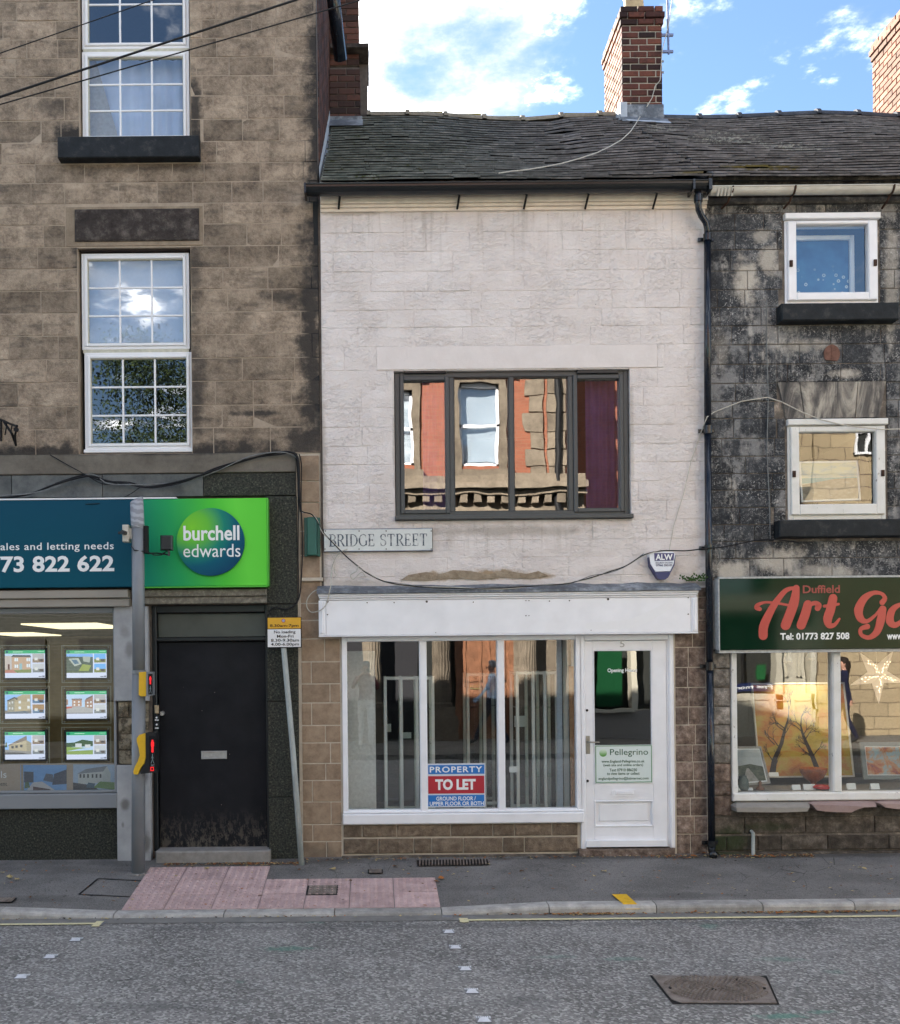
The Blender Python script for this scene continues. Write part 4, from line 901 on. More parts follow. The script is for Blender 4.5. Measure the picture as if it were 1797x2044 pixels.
# ---- grey window of the white building
m = MB(); X0, X1, Z0, Z1 = gw_
yo, yi = .045, .12; T = .048
vx = [W(x, 890)[0] for x in (903, 1023, 1142)]
frame(m, X0+.006, X1-.006, Z0+.045, Z1-.006, T, yo, yi, 0, .004)
for x in vx: m.box(x-.022, x+.022, yo+.004, yi, Z0+.045+T, Z1-.006-T, 0, .004)
m.box(X0-.004, X1+.01, -.055, .10, Z0+.004, Z0+.043, 0, .006)
fr = m.build('window', M_anth, wh)
ins = [X0+.006+T]+vx+[X1-.006-T]; zz0, zz1 = Z0+.045+T, Z1-.006-T
for i in range(4):
    a = ins[i]+(.022 if i else 0); b = ins[i+1]-(.022 if i < 3 else 0)
    if i in (0, 3):
        m = MB(); frame(m, a+.001, b-.001, zz0-.018, zz1+.01, .040, yo-.014, yo+.04, 0, .006); m.build('sash', M_anth, fr); a += .038; b -= .038; r = (a, b, zz0+.020, zz1-.028)
    else:
        m = MB(); frame(m, a+.0005, b-.0005, zz0, zz1, .008, yo+.010, yo+.05, 0, .001); m.build('glazing_bead', M_blackpl, fr); r = (a+.007, b-.007, zz0+.007, zz1-.007)
    m = MB(); tl = rng.uniform(-.0015, .0015)
    m.quad((r[0], .083, r[2]), (r[1], .083+tl, r[2]), (r[1], .083+tl, r[3]), (r[0], .083, r[3])); m.build('pane', M_glass_up, fr)
for (xa, xb) in ((806, 890), (1152, 1235)):
    a = RC(xa, 739, xb, 745, .02); m = MB(); m.box(a[0], a[1], .018, .046, a[2], a[3]+.008, 0, .005); m.build('trickle_vent', M_blackpl, fr)
M_roomw = plain('dim_room_wall', (.055, .05, .048), .9, var=.1)
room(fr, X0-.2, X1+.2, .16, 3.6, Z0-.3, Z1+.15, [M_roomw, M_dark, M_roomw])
M_purple = plain('purple_curtain', (.12, .065, .19), .9, var=.3, bump=.3, sc=4)
m = MB(); n = 24; v = []
a, b = ins[3]+.17, X1+.05
for i in range(n+1):
    t = i/n; v += [(a+(b-a)*t, .17+.02*math.sin(t*38), Z0-.1), (a+(b-a)*t, .17+.02*math.sin(t*38), Z1+.1)]
m.add(v, [(2*i, 2*i+2, 2*i+3, 2*i+1) for i in range(n)]); m.build('curtain', M_purple, fr, smooth=True)
m = MB(); v = []
a, b = X0+.28, X0+.52
for i in range(13):
    t = i/12; v += [(a+(b-a)*t, .17+.02*math.sin(t*20), Z0-.1), (a+(b-a)*t, .17+.02*math.sin(t*20), Z1+.1)]
m.add(v, [(2*i, 2*i+2, 2*i+3, 2*i+1) for i in range(12)]); m.build('curtain', M_purple, fr, smooth=True)
# ---- ground floor
m = MB(); bx0 = W(601, 1400)[0]
m.rect(bx0-.03, x0w+.01, zlow, W(600, 900)[2]+.3, .013); wall_sheet(m, bx0-.03, XR, -.12, zlow, [(sw[0], sw[1], sw[2], sw[3]+.02), (dw[0], dw[1], dw[2], dw[3]+.02)], .0055, .14); gf = m.build('ground_floor_wall', M_lightmortar, wh)
# tan blocks between the two shops
ty = [908, 960, 1003, 1060, 1108, 1158, 1204, 1238, 1275, 1321, 1365, 1403, 1448, 1483, 1524, 1558, 1601, 1646, 1680, 1722]
xs0, xs1, xs2 = W(601, 1300)[0], W(641, 1300)[0]-.0, W(681, 1500)[0]
for i in range(len(ty)-1):
    zt, zb = W(640, ty[i])[2], W(640, ty[i+1])[2]; right = xs1 if ty[i] < 1268 else xs2
    if ty[i] < 1268 and ty[i+1] <= 1280: parts = [xs0, right]
    else: parts = [xs0, W(623 if i % 2 else 650, 1500)[0], right] if i % 3 != 1 else [xs0, W(660, 1500)[0], right]
    for a, b in zip(parts[:-1], parts[1:]): block(a+.005, b-.005, zb+.0055, zt-.0055, .0, M_tan, gf, c=.003, dep=.03)
a = RC(601, 1153, 645, 1160, -.03); m = MB(); m.box(a[0], a[1], -.035, .01, a[2], a[3], 0, .004); m.build('stone_ledge', M_lightmortar, gf)
# plinth under the shop window
for (rowy, js) in (((1646, 1669), [685, 723, 792, 900, 984, 1027, 1102, 1154]), ((1673, 1702), [685, 755, 826, 862, 925, 1004, 1047, 1154])):
    for a, b in zip(js[:-1], js[1:]):
        r = RC(a, rowy[0], b, rowy[1]); off = -.0096*0
        zt, zb = W((a+b)/2, rowy[0]-(0))[2], W((a+b)/2, rowy[1])[2]
        zt = W(920, rowy[0])[2]; zb = W(920, rowy[1])[2]
        block(r[0]+.006, r[1]-.006, zb, zt, -.012, M_plinth, gf, c=.008, rough=.010, nx=4, nz=3, dep=.03, jit=.004)
m = MB(); m.box(xs2, W(1156, 1700)[0], -.045, .03, -.12, W(920, 1706)[2], 0, .015); m.build('plinth_base', M_darkplinth, gf)
# pier right of the door
py_ = [1262, 1292, 1332, 1372, 1411, 1447, 1487, 1521, 1558, 1593, 1629, 1665, 1706]
px0, px1 = W(1349, 1450)[0], W(1411, 1450)[0]
for i in range(len(py_)-1):
    mid = W(1383+rng.uniform(-9, 6), 1450)[0]
    for a, b in ((px0, mid), (mid, px1)):
        block(a+.004, b-.004, W(1380, py_[i+1])[2]+.004, W(1380, py_[i])[2]-.004, -.004, M_pier, gf, c=.008, rough=.014, nx=3, nz=3, dep=.04, jit=.006)
rx = W(1394, 1215)[0]
for i, (ya, yb) in enumerate(((1172, 1192), (1192, 1216), (1216, 1238), (1238, 1261))):
    block(rx+.004, XR-.004, W(1400, yb)[2]+.003, W(1400, ya)[2]-.003, -.004, M_pier, gf, c=.008, rough=.012, nx=2, nz=2, dep=.04, jit=.005)
th = RC(1156, 1694, 1347, 1712, -.04); m = MB(); m.box(th[0], th[1], -.06, .12, -.12, th[3], 0, .01); m.build('door_threshold', M_pier, gf)
# fascia
fa = empty('shop_fascia', (0, -.1, 3)); fa.parent = wh; fa.location = Vector(((sw[0]+dw[1])/2, -.1, W(1000, 1230)[2]))-wh.location
f0, f1 = W(636, 1230, -.12)[0], W(1393, 1230, -.12)[0]; zt, zb = W(1010, 1183, -.13)[2], W(1010, 1265, -.13)[2]
m = MB(); lz0, lz1 = W(1010, 1183, -.15)[2], W(1010, 1166, -.02)[2]
lv = []; n = 26
for i in range(n+1):
    t = i/n; x = f0-.012+(f1-f0+.03)*t; e = .006*math.sin(t*31)+.004*math.sin(t*83)
    lv += [(x, .0, lz1+e), (x, -.06, lz1-.02+e*.6), (x, -.165, lz0+.030+e*.5), (x, -.172, lz0+.004+e*.4)]
m.add(lv, [(4*i+k, 4*i+k+1, 4*i+5+k, 4*i+4+k) for i in range(n) for k in range(3)]); m.build('lead_flashing', M_lead, fa, smooth=False)
m = MB(); m.box(f0, f1, -.155, .0, zt-.018, zt, 0, .004); m.box(f0+.006, f1-.006, -.148, .0, zt-.038, zt-.020, 0, .006); m.box(f0+.012, f1-.012, -.135, .0, zt-.058, zt-.040, 0, .006); m.build('cornice_moulding', M_gloss, fa)
zp = zt-.060; s0, s1 = W(651, 1230, -.12)[0], W(1379, 1230, -.12)[0]
m = MB(); m.box(s0, s1, -.125, -.02, zb, zp, 0, .003); bd = m.build('fascia_board', M_gloss, fa)
m = MB()
for (a, b) in ((f0+.002, s0-.002), (s1+.002, f1-.002)):
    m = MB()
    m.box(a, b, -.13, .0, zb, zp, 0, .004); w_ = (b-a)
    m.box(a+w_*.15, b-w_*.15, -.140, -.128, zb+.02, zp-.01, 0, .005); m.box(a+w_*.38, b-w_*.38, -.147, -.138, zb+.02, zp-.02, 0, .004); m.build('side_moulding', M_gloss, fa)
m = MB(); m.box(f0, f1, -.133, -.02, zb-.014, zb-.002, 0, .003); m.build('bottom_bead', M_gloss, fa)
M_screw = plain('rusty_screw_head', (.05, .035, .03), .7)
for (x, y, r) in ((654, 1201, .010), (733, 1203, .006), (787, 1203, .006), (852, 1201, .011), (945, 1202, .006), (1050, 1199, .005), (1056, 1199, .005), (1097, 1200, .006), (1137, 1199, .006), (1214, 1196, .011), (1050, 1229, .006), (1056, 1229, .005), (654, 1227, .006), (1374, 1193, .006), (1374, 1226, .006), (870, 1263, .004), (1180, 1258, .004)):
    p = W(x, y, -.125); m = MB(); m.disc(p[0], p[2], r, -.129, -.120, 12); m.build('screw', M_screw, bd)
# faded outline left by the old sign
m = MB(); strokes(m, [(W(x, y, -.126)[0], W(x, y, -.126)[2]) for x, y in ((1175, 1249), (1250, 1246), (1300, 1228), (1340, 1204))], [.06, .085, .09, .07], -.1266, -.1255); m.build('ghost_sign', plain('cleaner_white_paint', (.80, .81, .83), .3, var=.01, bump=.02), bd)
# shop window
m = MB(); yf = -.02
zc0 = zb-.0; W0, W1 = sw[0], sw[1]; zbt = W(920, 1615)[2]; zs0, zs1 = W(920, 1643)[2], W(920, 1622)[2]
tp = W(920, 1279)[2]; g = [(W(a, 1450)[0], W(b, 1450)[0]) for a, b in ((694, 838), (853, 993), (1008, 1150))]
m.box(W0, g[0][0], yf, .08, zs1, zc0-.012, 0, .006); m.box(g[2][1], W1-.004, yf, .08, zs1, zc0-.012, 0, .006)
m.box(g[0][1], g[1][0], yf+.002, .08, zs1, tp, 0, .012); m.box(g[1][1], g[2][0], yf+.002, .08, zs1, tp, 0, .012)
m.box(g[0][0], g[2][1], yf+.004, .08, tp, zc0-.012, 0, .006)
for a, b in g: m.box(a, b, yf+.004, .08, zs1, zbt, 0, .006)
m.box(W0-.004, W1+.004, -.055, .08, zs0, zs1, 0, .010); m.box(W0+.0, W1, -.035, .08, zs1+.002, zs1+.022, 0, .006)
fo = m.build('shop_window', M_gloss, wh)
for a, b in g: glaze(fo, (a, b, zbt, tp), .030, M_glass)
# door and its frame
m = MB(); d0, d1 = W(1169, 1480)[0], W(1335, 1480)[0]; dz0, dz1 = W(1250, 1691)[2], W(1250, 1279)[2]
m.box(dw[0], d0-.003, -.02, .09, dw[2], zc0-.012, 0, .006); m.box(d1+.003, dw[1], -.02, .09, dw[2], zc0-.012, 0, .012); m.box(d0-.003, d1+.003, -.015, .09, dz1+.004, zc0-.012, 0, .006)
m.box(d1-.012, d1+.003, .0, .08, dz0, dz1, 0, .003)
dfo = m.build('door_frame', M_gloss, wh)
gl = RC(1184, 1297, 1302, 1563, .02); m = MB(); y0, y1 = .005, .055
e1 = d1-.014
m.box(d0, gl[0], y0, y1, dz0, dz1, 0, .004); m.box(gl[1], e1, y0, y1, dz0, dz1, 0, .004)
m.box(gl[0], gl[1], y0+.001, y1, gl[3], dz1, 0, .004)
pn = RC(1187, 1597, 1309, 1650, .02)
m.box(gl[0], gl[1], y0+.001, y1, pn[3], gl[2], 0, .004); m.box(gl[0], gl[1], y0+.001, y1, dz0, pn[2], 0, .004)
frame(m, gl[0], gl[1], gl[2], gl[3], .012, y0-.006, y0+.02, 0, .005)
frame(m, gl[0], gl[1], pn[2], pn[3], .016, y0-.008, y0+.02, 0, .006)
m.box(gl[0]+.016, gl[1]-.016, y0+.018, y1-.01, pn[2]+.016, pn[3]-.016); m.box(gl[0]+.045, gl[1]-.045, y0+.008, y0+.03, pn[2]+.05, pn[3]-.035, 0, .010)
wb = RC(1170, 1678, 1333, 1690, -.03); m.prism([(0, 0)]*0+[(wb[0], wb[2]), (wb[1], wb[2]), (wb[1]-.006, wb[3]), (wb[0]+.006, wb[3])], -.04, y0+.002)
do = m.build('door', M_gloss, wh)
glaze(do, (gl[0]+.011, gl[1]-.011, gl[2]+.011, gl[3]-.011), .026, M_glass)
ls = RC(1222, 1577, 1271, 1590); m = MB(); cx, cz = (ls[0]+ls[1])/2, (ls[2]+ls[3])/2; hw, hh = (ls[1]-ls[0])/2, (ls[3]-ls[2])/2
m.prism([(cx+hw*a, cz+hh*b) for a, b in ((-.85, -1), (.85, -1), (1, -.5), (1, .6), (.85, 1), (-.85, 1), (-1, .6), (-1, -.5))], y0-.008, y0+.004); m.box(cx-hw*.75, cx+hw*.75, y0-.014, y0-.006, cz-hh*.4, cz+hh*.75, 0, .004); m.build('letterbox', M_gloss, do)
hp = RC(1166, 1469, 1174, 1505); M_nick = plain('dull_nickel', (.33, .32, .28), .35, metal=.7)
m = MB(); m.box(d0+.004, d0+.044, y0-.008, y0+.002, hp[2], hp[3], 0, .004); q = W(1172, 1481, -.03); m.tube([(d0+.024, y0, q[2]), (d0+.024, y0-.045, q[2]), (d0+.05, y0-.05, q[2]-.002), (d0+.125, y0-.048, q[2]-.004)], [.009, .009, .008, .006], 10); m.build('door_handle', M_nick, do)
for y in (1418, 1559): q = W(1172, y); m = MB(); m.disc(d0+.018, q[2], .012, y0-.006, y0+.004, 16); m.box(d0+.012, d0+.022, y0-.008, y0-.004, q[2]-.012, q[2]+.002); m.build('lock', M_iron, do)
text_px('5', (1238, 1278.5, 1247, 1292), y0-.004, plain('silver_numeral', (.42, .42, .42), .4), do, name='house_number', bold=.0, depth=.004)
text_px('Opening Hours', (1213, 1334, 1272, 1344), .022, M_text_w, do, bold=.025, depth=.001)
# interior of the vacant shop
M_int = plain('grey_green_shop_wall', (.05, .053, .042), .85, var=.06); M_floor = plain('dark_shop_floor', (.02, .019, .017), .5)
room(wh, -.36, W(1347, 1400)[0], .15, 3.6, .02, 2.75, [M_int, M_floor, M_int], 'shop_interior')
a = RC(697, 1300, 740, 1613, .25); m = MB(); m.box(a[0]-.1, a[1]+.05, .40, .44, .3, 2.0); m.build('white_partition', plain('white_partition_board', (.85, .86, .84), .6), wh)
M_cabf = plain('white_cabinet_metal', (.82, .84, .80), .4, var=.04); M_cglass = glass('cabinet_glass', tint=(.88, .94, .90), base=.06)
def cabinet(x0, x1, y0, y1, z1, label, mids=()):
    m = MB(); t = .016
    for x in (x0, x1)+tuple(mids):
        for y in (y0, y1): m.box(x-t, x+t, y-t, y+t, .02, z1, 0, .004)
    for y in (y0, y1):
        for z in (z1-.02, .35): m.box(x0+t, x1-t, y-t*.8, y+t*.8, z-.015, z+.015, 0, .003)
    for x in (x0, x1): m.box(x-t*.8, x+t*.8, y0+t, y1-t, z1-.035, z1-.005, 0, .003)
    c = empty('display_cabinet', ((x0+x1)/2, (y0+y1)/2, .02), label=label, cat='cabinet', group='glass display cabinets left in the vacant shop')
    m.build('cabinet_frame', M_cabf, c)
    for z in (.7, 1.05, 1.4): g = MB(); g.box(x0+.02, x1-.02, y0+.02, y1-.02, z, z+.008); g.build('glass_shelf', M_cglass, c)
    g = MB(); g.rect(x0+t, x1-t, .37, z1-.04, y0+.001); g.build('glass_front', M_cglass, c)
    return c
cabinet(.12, .60, .42, .82, 1.74, 'glass display cabinet with white posts behind the left shop pane', (.28, .44))
cabinet(1.02, 1.34, 1.1, 1.5, 1.76, 'glass display cabinet behind the middle pane beside the to let sign', (1.2,))
cabinet(1.46, 1.86, .45, .9, 1.78, 'glass display cabinet with white posts behind the right shop pane', (1.62, 1.74))
for i in range(5):
    x = 1.86+.075*i; y = .30+.05*(i % 2); m = MB(); m.box(x-.028, x+.028, y, y+.012, .32, 2.15+.02*i, 0, .004); m.build('upright_slat', M_cabf if i % 2 else plain('blue_grey_slat', (.55, .62, .70), .6), wh)
m = MB(); a = RC(1139, 1330, 1150, 1608, .1); m.prism([(a[0], a[2]), (a[1]+.02, a[2]), (a[1]-.005, a[3]), (a[0]-.01, a[3])], .09, .12); m.build('pine_board', plain('knotty_pine', (.40, .20, .09), .6, var=.2), wh)
for (x, y, w_, h_, d_, lb) in ((775, 1453, 12, 16, .72, 'small white card stuck on the cabinet post behind the left pane'), (812, 1468, 18, 12, .72, 'blank white label low on the glass of the left cabinet'), (1038, 1440, 22, 22, .78, 'white notice taped to the cabinet behind the right pane'), (1025, 1536, 16, 12, .04, 'small pale card stuck inside the right shop pane')):
    a = RC(x-w_/2, y-h_/2, x+w_/2, y+h_/2, d_); m = MB(); m.box(a[0], a[1], d_, d_+.004, a[2], a[3]); o = m.build('card', M_text_w, None, label=lb, cat='card'); recenter(o)
# ---- TO LET sign
tl = RC(853, 1524, 969, 1611, .02); ts = empty('to_let_sign', ((tl[0]+tl[1])/2, .02, tl[2]), label='blue and red property to let board standing in the middle shop pane', cat='sign')
M_blue = plain('sign_blue', (.02, .17, .52), .35, var=.02, bump=0); M_red = plain('sign_red', (.42, .025, .04), .35, var=.02, bump=0)
m = MB(); m.box(tl[0], tl[1], .012, .020, tl[2], tl[3], 0, .001); m.build('board', plain('grey_white_sign_board', (.62, .66, .72), .4, var=.02, bump=0), ts)
yy = .0095
for (r, mt, nm) in (((855, 1527, 967, 1545), M_blue, 'blue_band'), ((855, 1549, 967, 1584), M_red, 'red_band'), ((855, 1587, 967, 1609), M_blue, 'blue_band')):
    a = RC(*r, yy); m = MB(); m.box(a[0], a[1], yy, .012, a[2], a[3]); m.build(nm, mt, ts)
text_px('PROPERTY', (858, 1530, 963, 1542), yy-.001, M_text_w, ts, bold=.02, space=1.15, depth=.0008)
text_px('TO LET', (869, 1555, 950, 1577), yy-.001, M_text_w, ts, bold=.045, depth=.0008)
text_px('GROUND FLOOR /', (871, 1590, 950, 1598), yy-.001, M_text_w, ts, bold=.02, depth=.0008)
text_px('UPPER FLOOR OR BOTH', (858, 1600, 966, 1608), yy-.001, M_text_w, ts, bold=.02, depth=.0008)
# ---- Pellegrino notice
pr = RC(1188, 1487, 1302, 1563, .0); ps = empty('door_notice', ((pr[0]+pr[1])/2, 0, pr[2]), label='white notice with green border and web address on the lower glass of the white door', cat='sign')
M_green = plain('leaf_green', (.035, .20, .055), .4, var=.03, bump=0); M_greenish = plain('notice_white', (.66, .74, .72), .25, var=.01, bump=0); M_gtext = plain('dark_green_lettering', (.03, .10, .05), .5, var=0.01, bump=0)
m = MB(); m.box(pr[0], pr[1], -.004, .0, pr[2], pr[3]); m.build('notice_panel', M_greenish, ps)
m = MB(); frame(m, pr[0]+.004, pr[1]-.004, pr[2]+.006, pr[3]-.006, .006, -.0055, -.0038, 0, 0); m.build('border', M_green, ps)
p = W(1204, 1503, 0)
mg = NM('green_globe_print'); spx = mg.n('ShaderNodeSeparateXYZ'); mg.nt.links.new(mg.pos(), spx.inputs[0]); MG = mg.fin(mg.mix(mg.mr(spx.outputs[2], p[2]-.03, p[2]+.04), (.14, .36, .08), (.62, .74, .60)), .4)
m = MB(); m.disc(p[0], p[2], .037, -.0055, -.004, 28); m.build('round_emblem', MG, ps)
text_px('Pellegrino', (1218, 1495, 1294, 1511), -.0052, M_gtext, ps, depth=.001)
for t, r in (('www.England-Pellegrino.co.uk', (1201, 1517, 1287, 1524)), ('(web site and online orders)', (1205, 1524.5, 1284, 1531)), ('Text 07910 886230', (1217, 1534, 1272, 1540)), ('to view items or collect', (1212, 1541, 1277, 1547)), ('englandpellegrino@btinternet.com', (1195, 1551, 1295, 1558))):
    text_px(t, r, -.0052, M_gtext, ps, bold=.012, depth=.001)
# ---- street name plate
sp = RC(646, 1055, 864, 1101, -.02); sn = empty('street_sign', ((sp[0]+sp[1])/2, -.02, sp[2]), label='long white street name plate reading Bridge Street on the white wall', cat='sign')
M_plate = stone('weathered_white_plate', [(0, (.52, .55, .54)), (.5, (.62, .65, .63)), (1, (.70, .72, .70))], 0, 6, bstr=.1, rough=.5)
m = MB(); m.box(sp[0], sp[1], -.030, .0, sp[2], sp[3], 0, .003); m.build('plate_edge', M_iron, sn)
m = MB(); m.box(sp[0]+.006, sp[1]-.006, -.034, -.029, sp[2]+.010, sp[3]-.010, 0, .001); m.build('plate', M_plate, sn)
m = MB(); m.box(sp[0]+.004, sp[1]-.004, -.036, -.033, sp[3]-.012, sp[3]-.004); m.box(sp[0]+.004, sp[1]-.004, -.036, -.033, sp[2]+.004, sp[2]+.010); m.build('rim', M_leadl, sn)
M_worn = stone('worn_blue_black_lettering', [(0, (.05, .07, .10)), (.5, (.09, .11, .14)), (.62, (.32, .34, .34)), (1, (.42, .44, .43))], 0, 26, bstr=.1, fine=120)
GL = {  # serif capitals as strokes on a 0..w by 0..1 grid: polygons (thick stems, thin bars, serifs)
 'B': (.62, [('s', .14), ('c', (.30, .76, .26, .235, -90, 90)), ('c', (.30, .27, .30, .265, -90, 90)), ('h', .14, .32, .98), ('h', .14, .32, .51), ('h', .14, .34, .02)]),
 'R': (.68, [('s', .14), ('c', (.30, .745, .27, .25, -90, 90)), ('h', .14, .32, .975), ('h', .14, .32, .50), ('d', .34, .50, .66, .0), ('f', .60, .74, .02)]),
 'I': (.30, [('s', .15)]),
 'D': (.76, [('s', .14), ('c', (.28, .5, .42, .48, -90, 90)), ('h', .14, .3, .98), ('h', .14, .3, .02)]),
 'G': (.76, [('c', (.42, .5, .36, .48, 50, 320)), ('v', .70, .08, .44), ('f', .60, .80, .44), ('v2', .66, .72, .92)]),
 'E': (.62, [('s', .14), ('h', .14, .54, .98), ('h', .14, .44, .51), ('h', .14, .56, .02), ('v2', .54, .80, .98), ('v2', .44, .42, .60), ('v2', .56, .02, .22)]),
 'S': (.56, [('c', (.28, .745, .21, .235, 30, 270)), ('c', (.28, .265, .23, .245, -150, 90)), ('v2', .48, .74, .96), ('v2', .06, .04, .28)]),
 'T': (.70, [('v', .35, .02, .98), ('f', .25, .45, .02), ('h', .04, .66, .975), ('v2', .05, .78, .98), ('v2', .65, .78, .98)])}
def serif_text(txt, x0, x1, z0, z1, y, mat, parent):
    tot = sum((GL[c][0]+.10) if c != ' ' else .42 for c in txt)-.10; sx = (x1-x0)/tot; H = z1-z0; x = x0; m = MB(); k_ = 0
    def q(ax, bx_, az, bz):
        nonlocal k_; k_ += 1; yy_ = y-.00007*(k_ % 9)
        m.rect(x+ax*sx, x+bx_*sx, z0+az*H, z0+bz*H, yy_)
    for c in txt:
        if c == ' ': x += .42*sx; continue
        for s_ in GL[c][1]:
            if s_[0] == 's': a = s_[1]; q(a-.06, a+.08, .02, .98); q(a-.14, a+.16, 0, .05); q(a-.14, a+.16, .95, 1)
            elif s_[0] == 'v': q(s_[1]-.065, s_[1]+.065, s_[2], s_[3])
            elif s_[0] == 'v2': q(s_[1]-.03, s_[1]+.03, s_[2], s_[3])
            elif s_[0] == 'h': q(s_[1], s_[2], s_[3]-.03, s_[3]+.03)
            elif s_[0] == 'f': q(s_[1], s_[2], s_[3]-.02, s_[3]+.03)
            elif s_[0] == 'd':
                _, ax, az, bx_, bz = s_; m.add([(x+(ax-.06)*sx, y, z0+az*H), (x+(ax+.08)*sx, y, z0+az*H), (x+(bx_+.10)*sx, y, z0+bz*H), (x+(bx_-.06)*sx, y, z0+bz*H)], [(0, 3, 2, 1)])
            elif s_[0] == 'c':
                cx, cz, rx_, rz_, a0, a1 = s_[1]; n = 14; v = []
                for i in range(n+1):
                    a = R(a0+(a1-a0)*i/n); th_ = .03+.045*abs(math.cos(a))
                    for e in (1, -1): v.append((x+(cx+(rx_+e*th_)*math.cos(a))*sx, y-.0003, z0+(cz+(rz_+e*.03)*math.sin(a))*H))
                m.add(v, [(2*i, 2*i+1, 2*i+3, 2*i+2) for i in range(n)])
        x += (GL[c][0]+.10)*sx
    return m.build('lettering', mat, parent)
a = RC(657, 1066, 853, 1090, -.035); serif_text('BRIDGE STREET', a[0], a[1], a[2], a[3], -.0352, M_worn, sn)
for x in (717, 771, 861, 649):
    for y in (1060, 1096): p = W(x if x != 649 or y > 1080 else 650, y, -.035); m = MB(); m.disc(p[0], p[2], .006, -.039, -.034, 10); m.build('screw', M_screw, sn)
# ---- alarm box
al = empty('alarm_box', (W(1322, 1130)[0], -.05, W(1322, 1157)[2]), label='white shield-shaped burglar alarm box with dark blue tip on the white wall', cat='alarm box')
def pxs(L, y): return [(W(a, b, y)[0], W(a, b, y)[2]) for a, b in L]
m = MB(); m.prism(pxs([(1296, 1105), (1300, 1101), (1343, 1101), (1348, 1106), (1345, 1125), (1338, 1140), (1309, 1141), (1299, 1126)], -.07), -.07, .0); m.build('alarm_cover', plain('white_alarm_plastic', (.72, .76, .82), .3, var=.01, bump=0), al)
M_navy = plain('navy_plastic', (.018, .026, .12), .3, var=.05, bump=0)
m = MB(); m.prism(pxs([(1296, 1112), (1299, 1126), (1309, 1143), (1338, 1142), (1346, 1124), (1349, 1108), (1347, 1128), (1334, 1153), (1328, 1157), (1317, 1157), (1312, 1153), (1298, 1130)], -.066), -.066, .0); m.prism(pxs([(1307, 1142), (1340, 1141), (1332, 1154), (1327, 1157), (1318, 1157), (1313, 1154)], -.072), -.072, -.002); m.build('alarm_tip', M_navy, al)
m = MB(); m.prism(pxs([(1306, 1104), (1346, 1104), (1345, 1119), (1307, 1120)], -.0715), -.0715, -.069); m.build('logo_panel', plain('dark_purple_print', (.05, .05, .16), .4, var=.02, bump=0), al)
text_px('ALW', (1309, 1106, 1343, 1118), -.073, M_text_w, al, bold=.03, depth=.001)
text_px('SECURITY SYSTEMS', (1309, 1121.5, 1343, 1125), -.0725, M_navy, al, depth=.001); text_px('07966 300189', (1310, 1126, 1342, 1130.5), -.0725, M_navy, al, bold=.02, depth=.001)
# ---- green steel guard on the tan blocks
a = RC(607, 1032, 639, 1110, -.05); m = MB(); w_ = a[1]-a[0]
m.box(a[0], a[0]+w_*.2, -.02, .0, a[2], a[3], 0, .003); m.box(a[1]-w_*.2, a[1], -.02, .0, a[2], a[3], 0, .003); m.box(a[0]+w_*.2, a[1]-w_*.2, -.085, .0, a[2]+.004, a[3]-.004, 0, .008)
o = m.build('cable_guard', plain('dark_green_steel', (.008, .085, .065), .35, var=.08, bump=.03), None, label='dark green steel cable guard beside the street name plate', cat='cable guard'); recenter(o)
# ---- drainpipe
dp = empty('drainpipe', (W(1419, 1700)[0], -.07, 0), label='tall glossy black drainpipe between the white wall and the blackened stone', cat='drainpipe')
Yp = -.07; P = lambda x, y, Y=Yp: W(x, y, Y)
m = MB(); m.tube([P(1394, 384, -.17), P(1394, 404, -.17), P(1395, 418, -.15), P(1400, 430, -.12), P(1409, 443, -.09), P(1412, 456), P(1412.5, 472)], .030, 14); m.build('swan_neck', M_pipe, dp, smooth=True)
m = MB(); m.tube([P(1412.5, 470), P(1413, 860)], .033, 16); m.build('pipe_section', M_pipe, dp, smooth=True)
m = MB(); m.tube([P(1413, 861), P(1417, 1330)], .033, 16); m.build('pipe_section', M_pipe, dp, smooth=True)
m = MB(); m.tube([P(1417, 1331), P(1421, 1688)], .034, 16); m.build('pipe_section', M_pipe, dp, smooth=True)
m = MB(); m.tube([P(1421, 1686), P(1421, 1697), P(1423, 1704, -.12), P(1424, 1709, -.17)], [.036, .036, .036, .038], 14); m.build('shoe', M_black_gut, dp, smooth=True)
for (x, y, h) in ((1394, 396, 14), (1412.5, 474, 14), (1413, 858, 16), (1415, 1093, 10), (1417, 1330, 16), (1421, 1684, 12)):
    Yq = -.17 if y < 400 else Yp; p0 = P(x, y-h/2, Yq); p1 = P(x, y+h/2, Yq); m = MB(); m.tube([p0, p1], .040, 16)
    if y > 400: m.box(p0[0]-.075, p0[0]+.075, -.03, -.012, (p0[2]+p1[2])/2-.018, (p0[2]+p1[2])/2+.018, 0, .004)
    m.build('pipe_clip', M_black_gut, dp)
# little fern on the ledge
m = MB(); fx = W(1385, 1158)
for i in range(26):
    a = rng.uniform(0, 6.28); l = rng.uniform(.03, .12); x0_ = fx[0]+rng.uniform(-.09, .08); z0_ = fx[2]-.01; s_ = rng.choice((-1, 1)); x1_ = x0_+s_*l; z1_ = z0_+rng.uniform(.01, .07); y_ = -.06-rng.uniform(0, .05)
    for k in range(4):
        t = k/4; cx, cz = x0_+(x1_-x0_)*t, z0_+(z1_-z0_)*math.sin(t*1.6); d = .012
        m.add([(cx, y_, cz), (cx+d*s_, y_-.006, cz+d*.9), (cx+d*1.6*s_, y_, cz), (cx+d*s_, y_+.004, cz-d*.7)], [(0, 1, 2, 3)])
m.build('fern', plain('fern_green', (.05, .11, .03), .7, var=.4), None, label='small green fern growing on the lead ledge beside the drainpipe', cat='plant')
